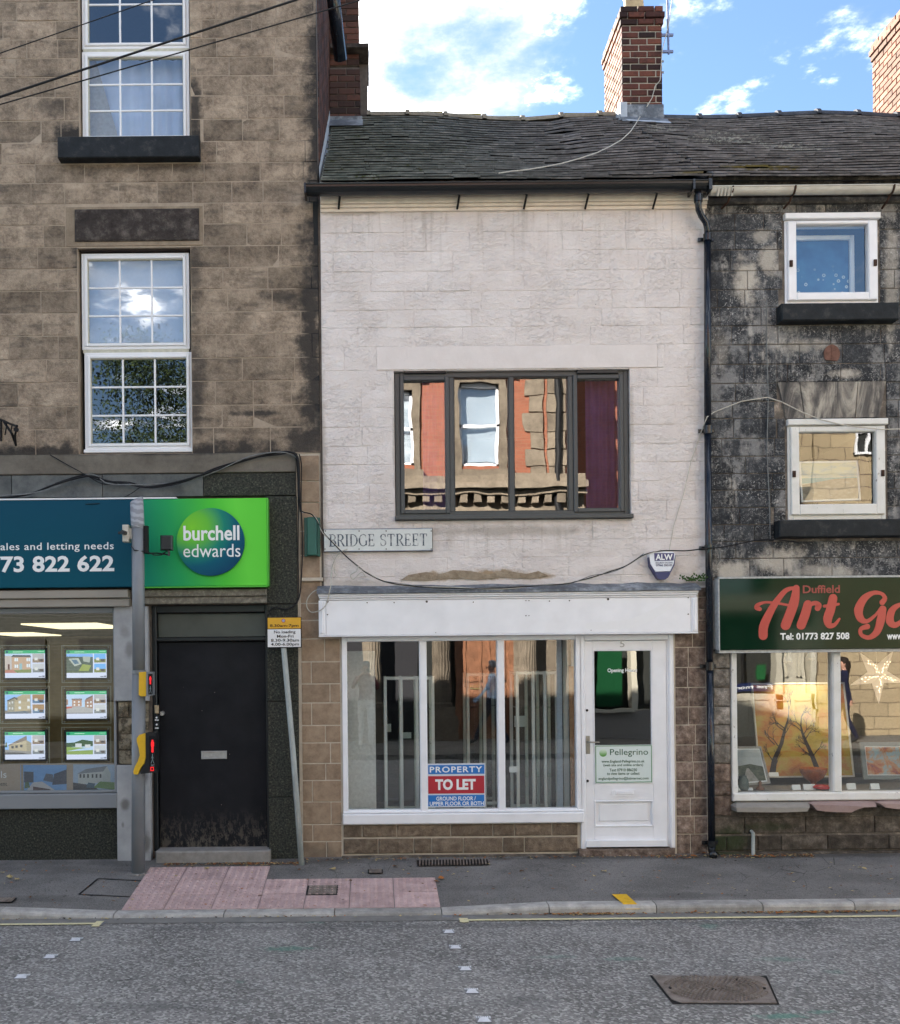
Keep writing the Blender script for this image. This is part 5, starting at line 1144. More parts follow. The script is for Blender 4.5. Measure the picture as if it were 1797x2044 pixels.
# ================================================================ RIGHT: the blackened stone gallery
ga = empty('gallery_building', (5.8, 0, 0), label='soot blackened stone building at the right with the art gallery on its ground floor', cat='building')
XG = 8.6
wa = RC(1567, 430, 1753, 610); wb_ = RC(1573, 840, 1768, 1037); sa = RC(1551, 613, 1782, 647); sb = RC(1546, 1040, 1850, 1074)
zgl = W(1600, 1151)[2]
g0x, g1x = W(1459, 1450)[0], XG-.3; gz0, gz1 = W(1600, 1600)[2], W(1600, 1292)[2]
m = MB(); wall_sheet(m, XR+.002, XG, -.12, zeave+.1, [wa, wb_, (g0x, g1x, gz0, gz1+.05)], .012, .13); gwl = m.build('wall', M_bmortar, ga)
yg = [394, 424, 459, 497, 539, 577, 612, 649, 687, 726, 764, 800, 834, 874, 910, 944, 977, 1012, 1046, 1080, 1114, 1151]
lb_ = RC(1552, 762, 1770, 834); lbh = (lb_[0], lb_[1], lb_[2], lb_[3])
courses_wall(gwl, XR+.004, XG, [W(1600, y)[2] for y in yg], [(wa[0]-.02, wa[1]+.02, wa[2], wa[3]), (wb_[0]-.02, wb_[1]+.02, wb_[2], wb_[3]), sa, sb, lbh], M_black, 0.0, wr=(.26, .52), joint=.007, c=.006, rough=.007, nx=3, nz=2, dep=.04, jit=.004)
pts = [W(x, y) for x, y in ((1552, 764), (1768, 762), (1755, 833), (1568, 836))]; m = MB()
for k, (a, b) in enumerate(((0, .2), (.2, .74), (.74, 1))):
    A = pts[3].lerp(pts[2], a); B = pts[3].lerp(pts[2], b); Cc = pts[0].lerp(pts[1], b); D = pts[0].lerp(pts[1], a); g_ = .004
    m.prism([(A[0]+g_, A[2]), (B[0]-g_, B[2]), (Cc[0]-g_, Cc[2]), (D[0]+g_, D[2])], -.016, .04); m.build('lintel_stone', M_streak, gwl); m = MB()
for s_ in (sa, sb): m = MB(); m.box(s_[0], s_[1], -.12, .02, s_[2], s_[3], 0, .010); m.build('window_sill', M_paintblack, gwl)
# round vent made of tile in the wall
v_ = W(1660, 707); m = MB(); m.prism([(v_[0]+.078*math.cos(R(a)), v_[2]+.09*math.sin(R(a))) for a in range(-50, 235, 15)], -.012, .0); m.box(v_[0]-.004, v_[0]+.004, -.016, -.010, v_[2]-.06, v_[2]+.07); m.build('clay_vent', plain('red_clay', (.16, .085, .065), .8, var=.25, bump=.2), gwl)
def casement(x0, x1, z0, z1, gl, mat, tilt=0):
    m = MB(); m.box(x0-.01, x1+.01, -.045, .05, z1-.045, z1+.012, 0, .006)
    frame(m, x0, x1, z0, z1-.047, .045, .0, .09, 0, .005, tb=.06)
    frame(m, x0+.02, x1-.02, z0+.045, z1-.06, gl[0]-x0-.02, -.030, .045, 0, .008, tb=gl[2]-z0-.045, tt=z1-.06-gl[3])
    o = m.build('casement_window', mat, ga)
    for x in (x0+.045, x1-.045): mm = MB(); mm.box(x-.014, x+.014, -.05, -.028, (z0+z1)/2-.07, (z0+z1)/2-.01, 0, .004); mm.build('catch', M_rust, o)
    glaze(o, gl, .01, M_glass_cas); return o
ca_ = casement(wa[0], wa[1], wa[2], wa[3], RC(1588, 449, 1727, 585), M_gloss)
cb_ = casement(wb_[0], wb_[1], wb_[2], wb_[3], RC(1594, 863, 1741, 1007), M_peel)
room(ca_, wa[0]-.1, wa[1]+.3, .14, 2.4, wa[2]-.1, wa[3]+.1, [plain('deep_blue_room', (.02, .07, .22), .9)]*3)
room(cb_, wb_[0]-.1, wb_[1]+.3, .14, 2.4, wb_[2]-.1, wb_[3]+.1, [M_dark]*3)
a = RC(1580, 470, 1706, 600, .16); m = MB(); frame(m, a[0]-.05, a[1], a[2]-.1, a[3], .045, .15, .18, 0, .006); m.build('inner_frame', M_upvc, ca_)
def floral():
    m = NM('blue_floral_curtain'); n = m.noise(4, 4); cc = m.ramp(n, [(.3, (.02, .08, .22)), (.7, (.05, .18, .36))]); d = m.mr(m.vor(15, st=(1, .1, 1)), .30, .20); rr = m.mr(m.vor(15, st=(1, .1, 1)), .10, .14)
    sp = m.n('ShaderNodeSeparateXYZ'); m.nt.links.new(m.pos(), sp.inputs[0]); low = m.mr(sp.outputs[2], W(1640, 510)[2], W(1640, 545)[2])
    return m.fin(m.mix(m.math('MULTIPLY', m.math('MULTIPLY', d, rr), low), cc, (.62, .66, .66)), .9)
m = MB(); m.rect(a[0]-.04, a[1]-.045, a[2]-.1, a[3]-.045, .19); m.build('curtain', floral(), ca_)
def picture(name, P4, mat_frame, fw, canvas_fn, label, cat='picture', mount=None, loc=None):
    """P4: TL TR BR BL world points; a framed picture as frame + mount + canvas with flat print shapes"""
    TL, TR, BR, BL = [Vector(p) for p in P4]
    root = empty(name, (BL+BR)/2, label=label, cat=cat)
    U = (BR-BL); V = (TL-BL); nrm = U.cross(V).normalized()
    if nrm.y > 0: nrm = -nrm
    def pt(s, t, d=0.0):
        q = BL.lerp(BR, s).lerp(TL.lerp(TR, s), t); return q+nrm*d
    fu, fv = fw/U.length, fw/V.length
    m = MB()
    def bar(s0, s1, t0, t1, d0=-.012, d1=.012):
        v = [pt(s0, t0, d0), pt(s1, t0, d0), pt(s1, t1, d0), pt(s0, t1, d0), pt(s0, t0, d1), pt(s1, t0, d1), pt(s1, t1, d1), pt(s0, t1, d1)]
        m.add(v, [(0, 1, 2, 3), (4, 7, 6, 5), (0, 4, 5, 1), (1, 5, 6, 2), (2, 6, 7, 3), (3, 7, 4, 0)])
    bar(0, fu, 0, 1); bar(1-fu, 1, 0, 1); bar(fu, 1-fu, 0, fv); bar(fu, 1-fu, 1-fv, 1); m.build('picture_frame', mat_frame, root)
    if mount:
        m = MB(); m.quad(pt(fu, fv, .002), pt(1-fu, fv, .002), pt(1-fu, 1-fv, .002), pt(fu, 1-fv, .002)); m.build('mount', M_text_w, root); fu += mount/U.length; fv += mount/V.length
    m = MB(); q = lambda s, t, d=.003: pt(fu+(1-2*fu)*s, fv+(1-2*fv)*t, d)
    canvas_fn(q, root); return root
def flat(root, q, name, pts, mat, d=.0045):
    m = MB(); m.add([q(s, t, d) for s, t in pts], [tuple(range(len(pts)))]); return m.build(name, mat, root)
def canvas_mat(name, stops, sc=3, st=(1, 1, 1), em=0): 
    m = NM(name); n = m.noise(sc, 6, .65, st, dist=.5); return m.fin(m.ramp(n, stops), .6)
# painting standing in the upper gallery window
def beach(q, root):
    flat(root, q, 'canvas', [(0, 0), (1, 0), (1, 1), (0, 1)], canvas_mat('beach_sky_paint', [(.3, (.25, .38, .50)), (.5, (.55, .58, .50)), (.7, (.62, .62, .40))], 6, (1, 1, 3)), .003)
    flat(root, q, 'painted_sea', [(0, .45), (1, .52), (1, .60), (0, .60)], canvas_mat('sea_paint', [(.3, (.12, .30, .34)), (.7, (.25, .42, .44))], 20), .004)
    flat(root, q, 'painted_sand', [(0, 0), (1, 0), (1, .58), (.6, .56), (0, .42)], canvas_mat('sand_paint', [(.3, (.22, .19, .15)), (.6, (.34, .30, .24)), (.75, (.55, .53, .50))], 14, (1, 1, 2)), .0045)
picture('seascape_painting', (W(1594, 922, .20), W(1712, 920, .20), W(1718, 999, .14), W(1599, 1003, .14)), M_upvc, .018, beach, 'white framed seascape painting standing in the lower flaking casement window')
m = MB(); p = W(1727, 1003, .30); m.lathe(p[0], .33, [(.055, p[2]), (.085, p[2]+.05), (.09, p[2]+.25), (.06, p[2]+.38), (.035, p[2]+.46), (.055, p[2]+.56), (.06, p[2]+.60), (.03, p[2]+.64)], 16); o = m.build('tall_vase', plain('dark_plum_ceramic', (.03, .012, .03), .25), None, smooth=True, label='tall dark vase behind the seascape in the flaking casement window', cat='vase')
recenter(o)
# roof, ridge and gutter of the gallery
rg = roof(ga, XR+.03, XG)
ridge(rg, cr[1]+.02, XG, .515, M_ridgeB, False)
zgw = W(1600, 376, -.17)[2]; gg = gutter(ga, W(1417, 382, -.17)[0], XG, -.17, zgw, .058, M_whitegut)
m = MB(); 
for i in range(5): x = W(1428+i*7, 382, -.17)[0]; m.tube([(x, -.17, zgw), (x+.012, -.235, zgw-.02), (x+.016, -.19, zgw-.07)], .012, 6)
m.build('pipe_collar', M_whitegut, gg)
for x in (1459, 1583, 1779):
    p = W(x, 382, -.17); m = MB(); r_ = .064
    m.tube([(p[0], -.17+r_*math.cos(a), zgw+r_*math.sin(a)) for a in [math.pi+math.pi*k/8 for k in range(9)]], .010, 6)
    q = W(x-18, 416, -.02); m.tube([(p[0], -.15, zgw-.06), (p[0]-.01, -.12, zgw-.10), (q[0], -.02, q[2])], .011, 6); m.build('gutter_strap', M_rust, gg)
m = MB(); m.box(XR+.01, XG, -.045, .0, W(1600, 409)[2], W(1600, 397)[2], 0, .006); m.box(XR+.01, XG, -.07, .0, W(1600, 396)[2], zeave+.1, 0, .008); m.build('eaves_cornice', stone('dark_eaves_board', [(0, (.02, .02, .02)), (.5, (.06, .055, .05)), (1, (.22, .20, .17))], 0, 8, bstr=.5), ga)
# far right chimney
chimney('chimney', ga, 6.93, 7.75, 2.6, 3.95, 8.5, 10.28, M_brick3, M_bmort, gauge=.082, faces='FL', mside=M_brick3)
# ---- ground floor of the gallery
qy = [1299, 1335, 1372, 1410, 1447, 1485, 1524, 1561, 1588, 1628]
for a, b in zip(qy[:-1], qy[1:]): block(XR+.03, g0x-.006-(0 if a > 1580 else .0), W(1440, b)[2]+.005, W(1440, a)[2]-.005, -.016, M_quoin if a < 1500 else M_pier, gwl, name='quoin', c=.012, rough=.03, nx=3, nz=3, dep=.05, jit=.004)
for ya, yb, js, off in ((1629, 1664, (1420, 1486, 1608, 1746, 1860, 1980, 2100), -.006), (1667, 1697, (1418, 1450, 1512, 1559, 1652, 1774, 1880, 2000, 2100), -.012)):
    for a, b in zip(js[:-1], js[1:]):
        xa, xb = W(a, 1650)[0], W(b, 1650)[0]
        if xa > XG: break
        block(xa+.005, min(xb, XG)-.005, W(1600, yb)[2]+.004, W(1600, ya)[2]-.004, off, M_darkplinth, gwl, c=.008, rough=.010, nx=4, nz=2, dep=.04, jit=.004)
m = MB(); m.box(XR+.05, XG, -.05, .02, -.14, W(1600, 1699)[2], 0, .012); m.build('plinth_base', M_darkplinth, gwl)
m = MB(); m.box(XR+.1, XG, -.0, .03, W(1600, 1628)[2], W(1600, 1600)[2]); m.build('sill_bed', M_darkplinth, gwl)
def slab(pts, mat):
    m = MB(); F0 = [W(x, y, -.16) for x, y in pts]; n = len(F0)
    top = [(W(x, 1599, -.0)[0], -.0, W(1600, 1598)[2]) for x, y in (pts[0], pts[-1])]
    fr_ = [(p[0], -.16, p[2]) for p in F0]; bk = [(p[0], .0, p[2]) for p in F0]
    m.add(fr_+bk, [tuple(range(n)), tuple(range(2*n-1, n-1, -1))]+[(i, i+n, (i+1) % n+n, (i+1) % n) for i in range(n)])
    a, b = fr_[0], fr_[-1]; m.add([a, b, (top[1][0], .0, top[1][2]), (top[0][0], .0, top[0][2])], [(0, 1, 2, 3)]); m.add([a, (top[0][0], .0, top[0][2]), bk[0]], [(0, 1, 2)]); m.add([b, bk[-1], (top[1][0], .0, top[1][2])], [(0, 1, 2)])
    m.build('sill_stone', mat, gwl)
slab([(1470, 1612), (1472, 1621), (1560, 1622), (1612, 1620), (1617, 1612)], M_sillA)
slab([(1622, 1606), (1632, 1618), (1660, 1621), (1700, 1622), (1712, 1616), (1726, 1612), (1750, 1611)], M_sillB)
slab([(1757, 1604), (1768, 1612), (1790, 1615), (1840, 1616), (1846, 1606)], M_sillB)
gl1 = RC(1470, 1300, 1660, 1580); gx2 = W(1677, 1440)[0]
m = MB(); zb0, zb1, zt0 = W(1620, 1597)[2], W(1620, 1581)[2], W(1620, 1302)[2]
m.box(g0x, gl1[0], -.03, .07, zb0, zt0+.12, 0, .006); m.box(gl1[1], gx2, -.035, .07, zb1, zt0, 0, .012); m.box(g0x+.002, XG-.4, -.05, .07, zb0, zb1, 0, .010); m.box(gl1[0], XG-.4, -.02, .07, zt0, zt0+.06, 0, .004)
gx3 = gx2+.95; m.box(gx3, gx3+.07, -.035, .07, zb1, zt0, 0, .012)
go = m.build('shop_window', M_peel, ga); M_glass_g = glass('gallery_window_glass', base=.11, wave=.03)
glaze(go, (gl1[0], gl1[1], zb1, zt0), .02, M_glass_g); glaze(go, (gx2, gx3, zb1, zt0), .02, M_glass_g); glaze(go, (gx3+.07, XG-.42, zb1, zt0), .02, M_glass_g)
M_gint = plain('dim_gallery_wall', (.17, .145, .11), .9, var=.1); room(ga, XR+.1, XG-.1, .08, 4.0, .3, 2.9, [M_gint, M_floor, M_gint], 'gallery_interior')
m = MB(); m.box(XR+.2, XG-.42, .075, 1.1, zb1-.05, zb1+.005); m.build('display_shelf', plain('grey_display_shelf', (.24, .23, .21), .6), ga)
# signboard
s0x = W(1437, 1230, -.14)[0]; sz0, sz1 = W(1600, 1296, -.14)[2], W(1600, 1154, -.14)[2]
gs = empty('gallery_sign', ((s0x+XG)/2, -.14, sz0), label='long dark green gallery signboard with red script lettering', cat='sign')
def greengloss():
    m = NM('glossy_bottle_green'); n = m.noise(2); m.fin(m.ramp(n, [(.3, (.002, .018, .008)), (.7, (.003, .025, .012))]), .07, spec=.14); m.b.inputs['Coat Weight'].default_value = .07; m.b.inputs['Coat Roughness'].default_value = .05; return m.mat
m = MB(); m.box(s0x, XG, -.14, -.09, sz0, sz1, 0, .003); m.build('board', greengloss(), gs)
s00 = W(1429, 1230, -.06)[0]; m = MB(); m.quad((s0x-.002, -.14, sz0), (s0x-.002, -.14, sz1), (s00-.03, .0, sz1-.01), (s00-.03, .0, sz0+.01)); m.box(s0x-.012, s0x, -.143, -.09, sz0-.004, sz1, 0, .002); m.box(s0x, XG, -.12, .0, sz0-.03, sz0-.002); m.box(s0x, XG, -.13, .0, sz1+.002, sz1+.02)
m.build('sign_return', plain('weathered_aluminium', (.40, .42, .42), .45, var=.2), gs)
M_scr = plain('red_vinyl', (.45, .045, .035), .35, var=.02, bump=0); M_scr2 = plain('dark_red_vinyl', (.28, .035, .03), .4, var=.02, bump=0)
def zz(L): 
    o = []
    for x, y in L: q = W(1334+.2575*x, 1106.4+.2575*y, -.145); o.append((q[0], q[2]))
    return o
kk = .2575/206*.985; li = 0
def sk(name, L, wds):
    global li; li += 1; m = MB(); strokes(m, zz(L), [w_*kk for w_ in wds], -.1425-.0003*li, -.1395, sub=8); return m
LT = {'letter_A': [([(995, 262), (975, 380), (912, 550)], [50, 74, 76]), ([(1000, 258), (915, 280), (835, 375), (780, 470), (742, 560), (738, 630)], [22, 36, 50, 62, 70, 70]), ([(712, 425), (690, 412), (700, 390), (760, 372), (850, 380), (950, 398)], [30, 42, 28, 18, 18, 20])],
      'letter_r': [([(1085, 388), (1062, 470), (1032, 550)], [66, 72, 70]), ([(1070, 440), (1100, 395), (1140, 378), (1168, 395), (1160, 418)], [20, 30, 34, 44, 44])],
      'letter_t': [([(1280, 340), (1260, 430), (1238, 500), (1250, 548), (1290, 548), (1330, 500)], [66, 70, 70, 50, 30, 16]), ([(1212, 402), (1270, 396), (1322, 386)], [22, 26, 20])],
      'letter_G': [([(1662, 372), (1682, 340), (1655, 305), (1590, 300), (1520, 345), (1478, 430), (1495, 500), (1545, 518), (1610, 470), (1650, 420)], [44, 34, 26, 34, 56, 70, 56, 30, 22, 24]), ([(1665, 425), (1650, 510), (1620, 600), (1560, 645), (1500, 625), (1495, 580), (1545, 560)], [56, 66, 54, 34, 30, 30, 44])],
      'letter_a': [([(1860, 395), (1790, 395), (1735, 440), (1722, 520), (1765, 548), (1830, 500), (1870, 430)], [30, 34, 54, 62, 44, 26, 26]), ([(1890, 395), (1868, 480), (1870, 545), (1930, 510)], [64, 68, 50, 16])],
      'letter_l': [([(1990, 250), (1960, 400), (1950, 530), (2000, 520)], [64, 68, 60, 16])]}
for nm, Ls in LT.items():
    mm = MB()
    for i, (L, wds) in enumerate(Ls): strokes(mm, zz(L), [w_*kk for w_ in wds], -.1430-.0006*i, -.1395, sub=8)
    mm.build(nm, M_scr, gs)
text_px('Duffield', (1603, 1168, 1677, 1184), -.1415, M_scr2, gs, bold=.02, depth=.002)
text_px('Tel: 01773 827 508', (1558, 1263, 1696, 1277), -.1415, M_text_w, gs, bold=.03, depth=.002)
a = RC(1771, 1266, 1900, 1276, -.1415); text_mesh('www.', a[0], a[0]+.16, a[2], a[3], -.1415, M_text_w, gs, bold=.03)
# things in the gallery window
def trees(q, root):
    mt = NM('autumn_wood_paint'); n = mt.noise(3.2, 6, .65, (1, .3, 1.6), dist=.5); sp = mt.n('ShaderNodeSeparateXYZ'); mt.nt.links.new(mt.pos(), sp.inputs[0])
    yel = mt.ramp(n, [(.3, (.30, .21, .03)), (.45, (.44, .33, .06)), (.58, (.46, .19, .04)), (.72, (.28, .07, .015))]); top = mt.ramp(n, [(.35, (.55, .58, .30)), (.52, (.60, .40, .14)), (.7, (.50, .12, .03))])
    f = mt.mr(mt.math('ADD', sp.outputs[2], mt.math('MULTIPLY', mt.noise(2), .5)), 1.55, 2.0)
    flat(root, q, 'canvas', [(0, 0), (1, 0), (1, 1), (0, 1)], mt.fin(mt.mix(f, yel, top), .55), .002)
    br = plain('dark_bark_paint', (.035, .025, .02), .6)
    def limb(L, w0, w1):
        m = MB(); n = len(L); v = []
        for i, (s, t) in enumerate(L):
            w_ = w0+(w1-w0)*i/(n-1); j = rng.uniform(.9, 1.1); v += [q(s-w_*j, t, .004), q(s+w_*j, t, .004)]
        m.add(v, [(2*i, 2*i+1, 2*i+3, 2*i+2) for i in range(n-1)]); return m
    B = MB()
    def grow(s, t, a, l, w_, dep):
        s1, t1 = s+l*math.sin(a)*.75, t+l*math.cos(a); d = (t1-t)
        nx_, nz_ = math.cos(a)*w_, -math.sin(a)*w_
        B.add([q(s-nx_, t-nz_, .0045), q(s+nx_, t+nz_, .0045), q(s1+nx_*.6, t1+nz_*.6, .0045), q(s1-nx_*.6, t1-nz_*.6, .0045)], [(0, 1, 2, 3)])
        if dep > 0:
            for k in range(rng.choice((2, 2, 3))): grow(s1, t1, a+rng.uniform(-.75, .75), l*rng.uniform(.6, .85), w_*.6, dep-1)
    for (L, w0, w1) in (([(.13, .02), (.17, .18), (.26, .35), (.31, .50), (.36, .62)], .035, .008), ([(.62, .08), (.58, .22), (.53, .36), (.50, .46), (.49, .54)], .030, .009)):
        n = len(L)
        for i in range(n-1):
            wa_, wb2 = w0+(w1-w0)*i/(n-1), w0+(w1-w0)*(i+1)/(n-1); (s, t), (s1, t1) = L[i], L[i+1]
            B.add([q(s-wa_, t, .0045), q(s+wa_, t, .0045), q(s1+wb2, t1, .0045), q(s1-wb2, t1, .0045)], [(0, 1, 2, 3)])
            for k in range(2): grow(s+(s1-s)*rng.random(), t+(t1-t)*rng.random(), rng.choice((-1, 1))*rng.uniform(.6, 1.1), .09, .006, 3)
        grow(L[-1][0], L[-1][1], .2, .10, .008, 4)
    B.build('painted_trees', br, root)
picture('tree_painting', (W(1499, 1364, .72), W(1685, 1362, .72), W(1706, 1551, .50), W(1515, 1553, .50)), plain('cream_frame', (.60, .58, .50), .5), .016, trees, 'large yellow and orange painting of bare trees leaning in the gallery window', mount=None)
def lane(q, root):
    flat(root, q, 'canvas', [(0, 0), (1, 0), (1, 1), (0, 1)], canvas_mat('misty_sky_paint', [(.3, (.30, .34, .35)), (.7, (.55, .57, .56))], 5), .0035)
    flat(root, q, 'painted_field', [(0, 0), (1, 0), (1, .45), (.5, .55), (0, .5)], canvas_mat('dark_field_paint', [(.35, (.03, .045, .035)), (.7, (.14, .16, .10))], 22), .004)
    flat(root, q, 'painted_lane', [(.15, 0), (.75, 0), (.42, .42), (.34, .42)], canvas_mat('lane_paint', [(.3, (.22, .21, .18)), (.7, (.42, .40, .36))], 24), .005)
picture('country_lane_painting', (W(1466, 1490, .25), W(1519, 1490, .25), W(1538, 1564, .16), W(1468, 1570, .16)), plain('silver_frame', (.30, .28, .25), .4), .022, lane, 'small grey framed painting of a country lane at the left of the gallery window', mount=.014)
def abstract(q, root):
    flat(root, q, 'canvas', [(0, 0), (1, 0), (1, 1), (0, 1)], canvas_mat('abstract_paint', [(.30, (.03, .08, .16)), (.42, (.42, .12, .06)), (.52, (.55, .30, .16)), (.62, (.32, .46, .50)), (.72, (.60, .36, .20))], 9), .0035)
picture('abstract_painting', (W(1716, 1482, .28), W(1808, 1482, .28), W(1812, 1556, .18), W(1724, 1556, .18)), plain('blue_grey_frame', (.12, .15, .15), .4), .040, abstract, 'grey framed abstract painting in orange and blue at the right of the gallery window', mount=.008)
p = W(1626, 1572, .30); m = MB(); z0_ = zb1+.005; m.lathe(p[0], .32, [(.05, z0_), (.055, z0_+.015), (.02, z0_+.03), (.03, z0_+.05), (.09, z0_+.09), (.125, z0_+.15), (.135, z0_+.19), (.13, z0_+.19), (.11, z0_+.14)], 24)
o = m.build('glass_bowl', plain('amber_glass', (.30, .07, .01), .08, var=.3), None, smooth=True, label='amber glass bowl on the gallery shelf in front of the tree painting', cat='bowl'); recenter(o)
p = W(1480, 1568, .2); m = MB(); m.lathe(p[0], .15, [(.045, z0_), (.055, z0_+.03), (.05, z0_+.10), (.03, z0_+.13), (.035, z0_+.14)], 16); o = m.build('pottery_jar', plain('green_grey_pottery', (.10, .13, .11), .4), None, smooth=True, label='small round green grey pottery jar below the country lane painting', cat='jar'); recenter(o)
p = W(1517, 1574, .15); m = MB(); m.lathe(p[0], .14, [(.04, z0_), (.045, z0_+.015), (.02, z0_+.04), (.012, z0_+.06), (.02, z0_+.075), (.005, z0_+.09)], 12); o = m.build('little_ornament', plain('bronze_ornament', (.22, .10, .05), .4), None, smooth=True, label='small squat bronze ornament on the shelf left of the bowl', cat='ornament'); recenter(o)
m = MB(); p = W(1645, 1577, .1); m.lathe(p[0], .14, [(.03, z0_), (.09, z0_+.012), (.10, z0_+.03), (.07, z0_+.045), (.02, z0_+.05)], 18); o = m.build('red_dish', plain('glossy_red_ceramic', (.50, .03, .03), .2), None, smooth=True, label='glossy red dish on the gallery shelf beside the mullion', cat='dish'); recenter(o)
for i, (x, y, w_, h_, lb) in enumerate(((1546, 1546, 19, 8, 'white price card leaning against the foot of the tree painting'), (1591, 1572, 17, 10, 'white price card left of the amber bowl'), (1617, 1571, 24, 11, 'larger white price card under the amber bowl'), (1475, 1573, 8, 10, 'tiny white card at the far left of the gallery shelf'), (1498, 1577, 12, 5, 'small flat white card in front of the pottery jar'), (1701, 1572, 18, 12, 'white price card just right of the gallery mullion'), (1748, 1560, 18, 11, 'white price card at the foot of the abstract painting'))):
    Yk = .42 if i == 0 else .12; a = RC(x-w_/2, y-h_/2, x+w_/2, y+h_/2, Yk); m = MB(); z_ = z0_ if i else a[2]; m.quad((a[0], Yk, z_), (a[1], Yk, z_), (a[1], Yk+.02, z_+(a[3]-a[2])), (a[0], Yk+.02, z_+(a[3]-a[2]))); m.quad((a[0], Yk+.04, z_), (a[1], Yk+.04, z_), (a[1], Yk+.02, z_+(a[3]-a[2])), (a[0], Yk+.02, z_+(a[3]-a[2]))); o = m.build('price_card', M_text_w, None, label=lb, cat='card'); recenter(o)
# star lantern
c_ = W(1752, 1347, .42); st_ = empty('star_lantern', c_, label='pale paper star lantern with glowing dots hanging in the gallery window', cat='lantern')
m = MB(); Rr, rr_ = .295, .105; ang = [R(-90+36*i+2) for i in range(10)]; ring = [(c_[0]+(Rr if i % 2 == 0 else rr_)*math.cos(a), .42, c_[2]+(Rr if i % 2 == 0 else rr_)*math.sin(a)) for i, a in enumerate(ang)]
m.add(ring+[(c_[0], .36, c_[2]), (c_[0], .48, c_[2])], [(i, (i+1) % 10, 10) for i in range(10)]+[((i+1) % 10, i, 11) for i in range(10)])
mp_ = NM('pink_white_lantern_paper'); m.build('paper_star', mp_.fin((.60, .52, .46), .8, emit=(1, .72, .50), es=.03), st_)
m = MB(); 
for k in range(5):
    for j in range(9):
        a = R(-90+72*k)+rng.uniform(-.35, .35)*(1-j/12); r_ = .03+.018*j; d_ = .36+.06*min(1, r_/.25)-.006
        m.disc(c_[0]+r_*math.cos(a), c_[2]+r_*math.sin(a), .0045, d_-.002, d_+.002, 8)
m.build('lit_holes', emis('lantern_light', (1, .75, .45), .9), st_); m = MB(); m.tube([(c_[0]-.01, .42, c_[2]+.08), (c_[0]-.01, .42, 2.5)], .005, 6); m.build('cord', M_wcable, st_)
for (x, y, lb) in ((1573, 1311, 'white cone spotlight, the left one of the gallery window'), (1618, 1305, 'white cone spotlight, the right one of the gallery window')):
    p = W(x, y, .6); m = MB(); m.tube([(p[0]+.03, .6, p[2]+.11), (p[0]+.0, .58, p[2]+.03), (p[0]-.02, .56, p[2]-.05)], [.012, .022, .045], 14); m.tube([(p[0]+.03, .6, p[2]+.10), (p[0]+.03, .6, p[2]+.16)], .006, 6); o = m.build('spotlight', M_upvc, None, label=lb, cat='spotlight', smooth=True)
    sl = bpy.data.lights.new('spot_bulb', 'SPOT'); sl.energy = 2.2; sl.color = (1, .80, .56); sl.spot_size = R(95); sl.spot_blend = .6; sl.shadow_soft_size = .03; so = bpy.data.objects.new('spot_bulb', sl); col.objects.link(so)
    so.location = (p[0]-.02, .50, p[2]-.06); so.rotation_euler = (W(x+25, 1470, .65)-Vector(so.location)).to_track_quat('-Z', 'Y').to_euler(); so.parent = o
p0, p1 = W(1566, 1298, .6), W(1622, 1290, .6); m = MB(); m.tube([(p0[0], .6, 2.16), (p1[0]+.05, .6, 2.20)], .008, 6); o = m.build('lamp_track', M_upvc, None, label='thin white lamp track above the two spotlights', cat='lamp track')
# pipe stub and wires on the gallery wall
m = MB(); p0, p1 = W(1502, 1660, -.03), W(1503, 1706, -.05); m.tube([(p0[0], -.0, p0[2]), (p0[0], -.05, p0[2]-.01), (p1[0], -.06, p1[2]-.02)], .017, 10); o = m.build('pipe_stub', M_galv, None, label='short grey overflow pipe stub low on the dark gallery plinth', cat='pipe'); recenter(o)
m = MB(); m.tube([W(1342-20, 1098, -.04)]*0+[W(1380, 920, -.03), W(1400, 862, -.03), W(1412, 832, -.11), W(1425, 823, -.03), W(1480, 801, -.02), W(1532, 793, -.03), W(1560, 802, -.05), W(1600, 822, -.06), W(1640, 838, -.07), W(1690, 850, -.07), W(1760, 857, -.06), W(1850, 855, -.04)], .0055, 6)
m.build('telephone_wire', M_wcable, None, label='pale wire slung across the blackened wall above the flaking window', cat='cable')
m = MB(); m.tube([W(1380, 920, -.02), W(1365, 985, -.02), W(1345, 1050, -.02), W(1336, 1100, -.02)], .004, 6); m.build('thin_wire', M_wcable, None, label='thin white wire running diagonally down the white wall to the alarm box', cat='cable')
m = MB(); m.tube([W(1531, 600, -.02), W(1531, 700, -.015), W(1534, 795, -.02), W(1531, 900, -.015), W(1536, 1000, -.02), W(1538, 1078, -.015)], .005, 6); m.build('vertical_wire', M_gcable, None, label='thin grey wire running straight down the blackened wall', cat='cable')
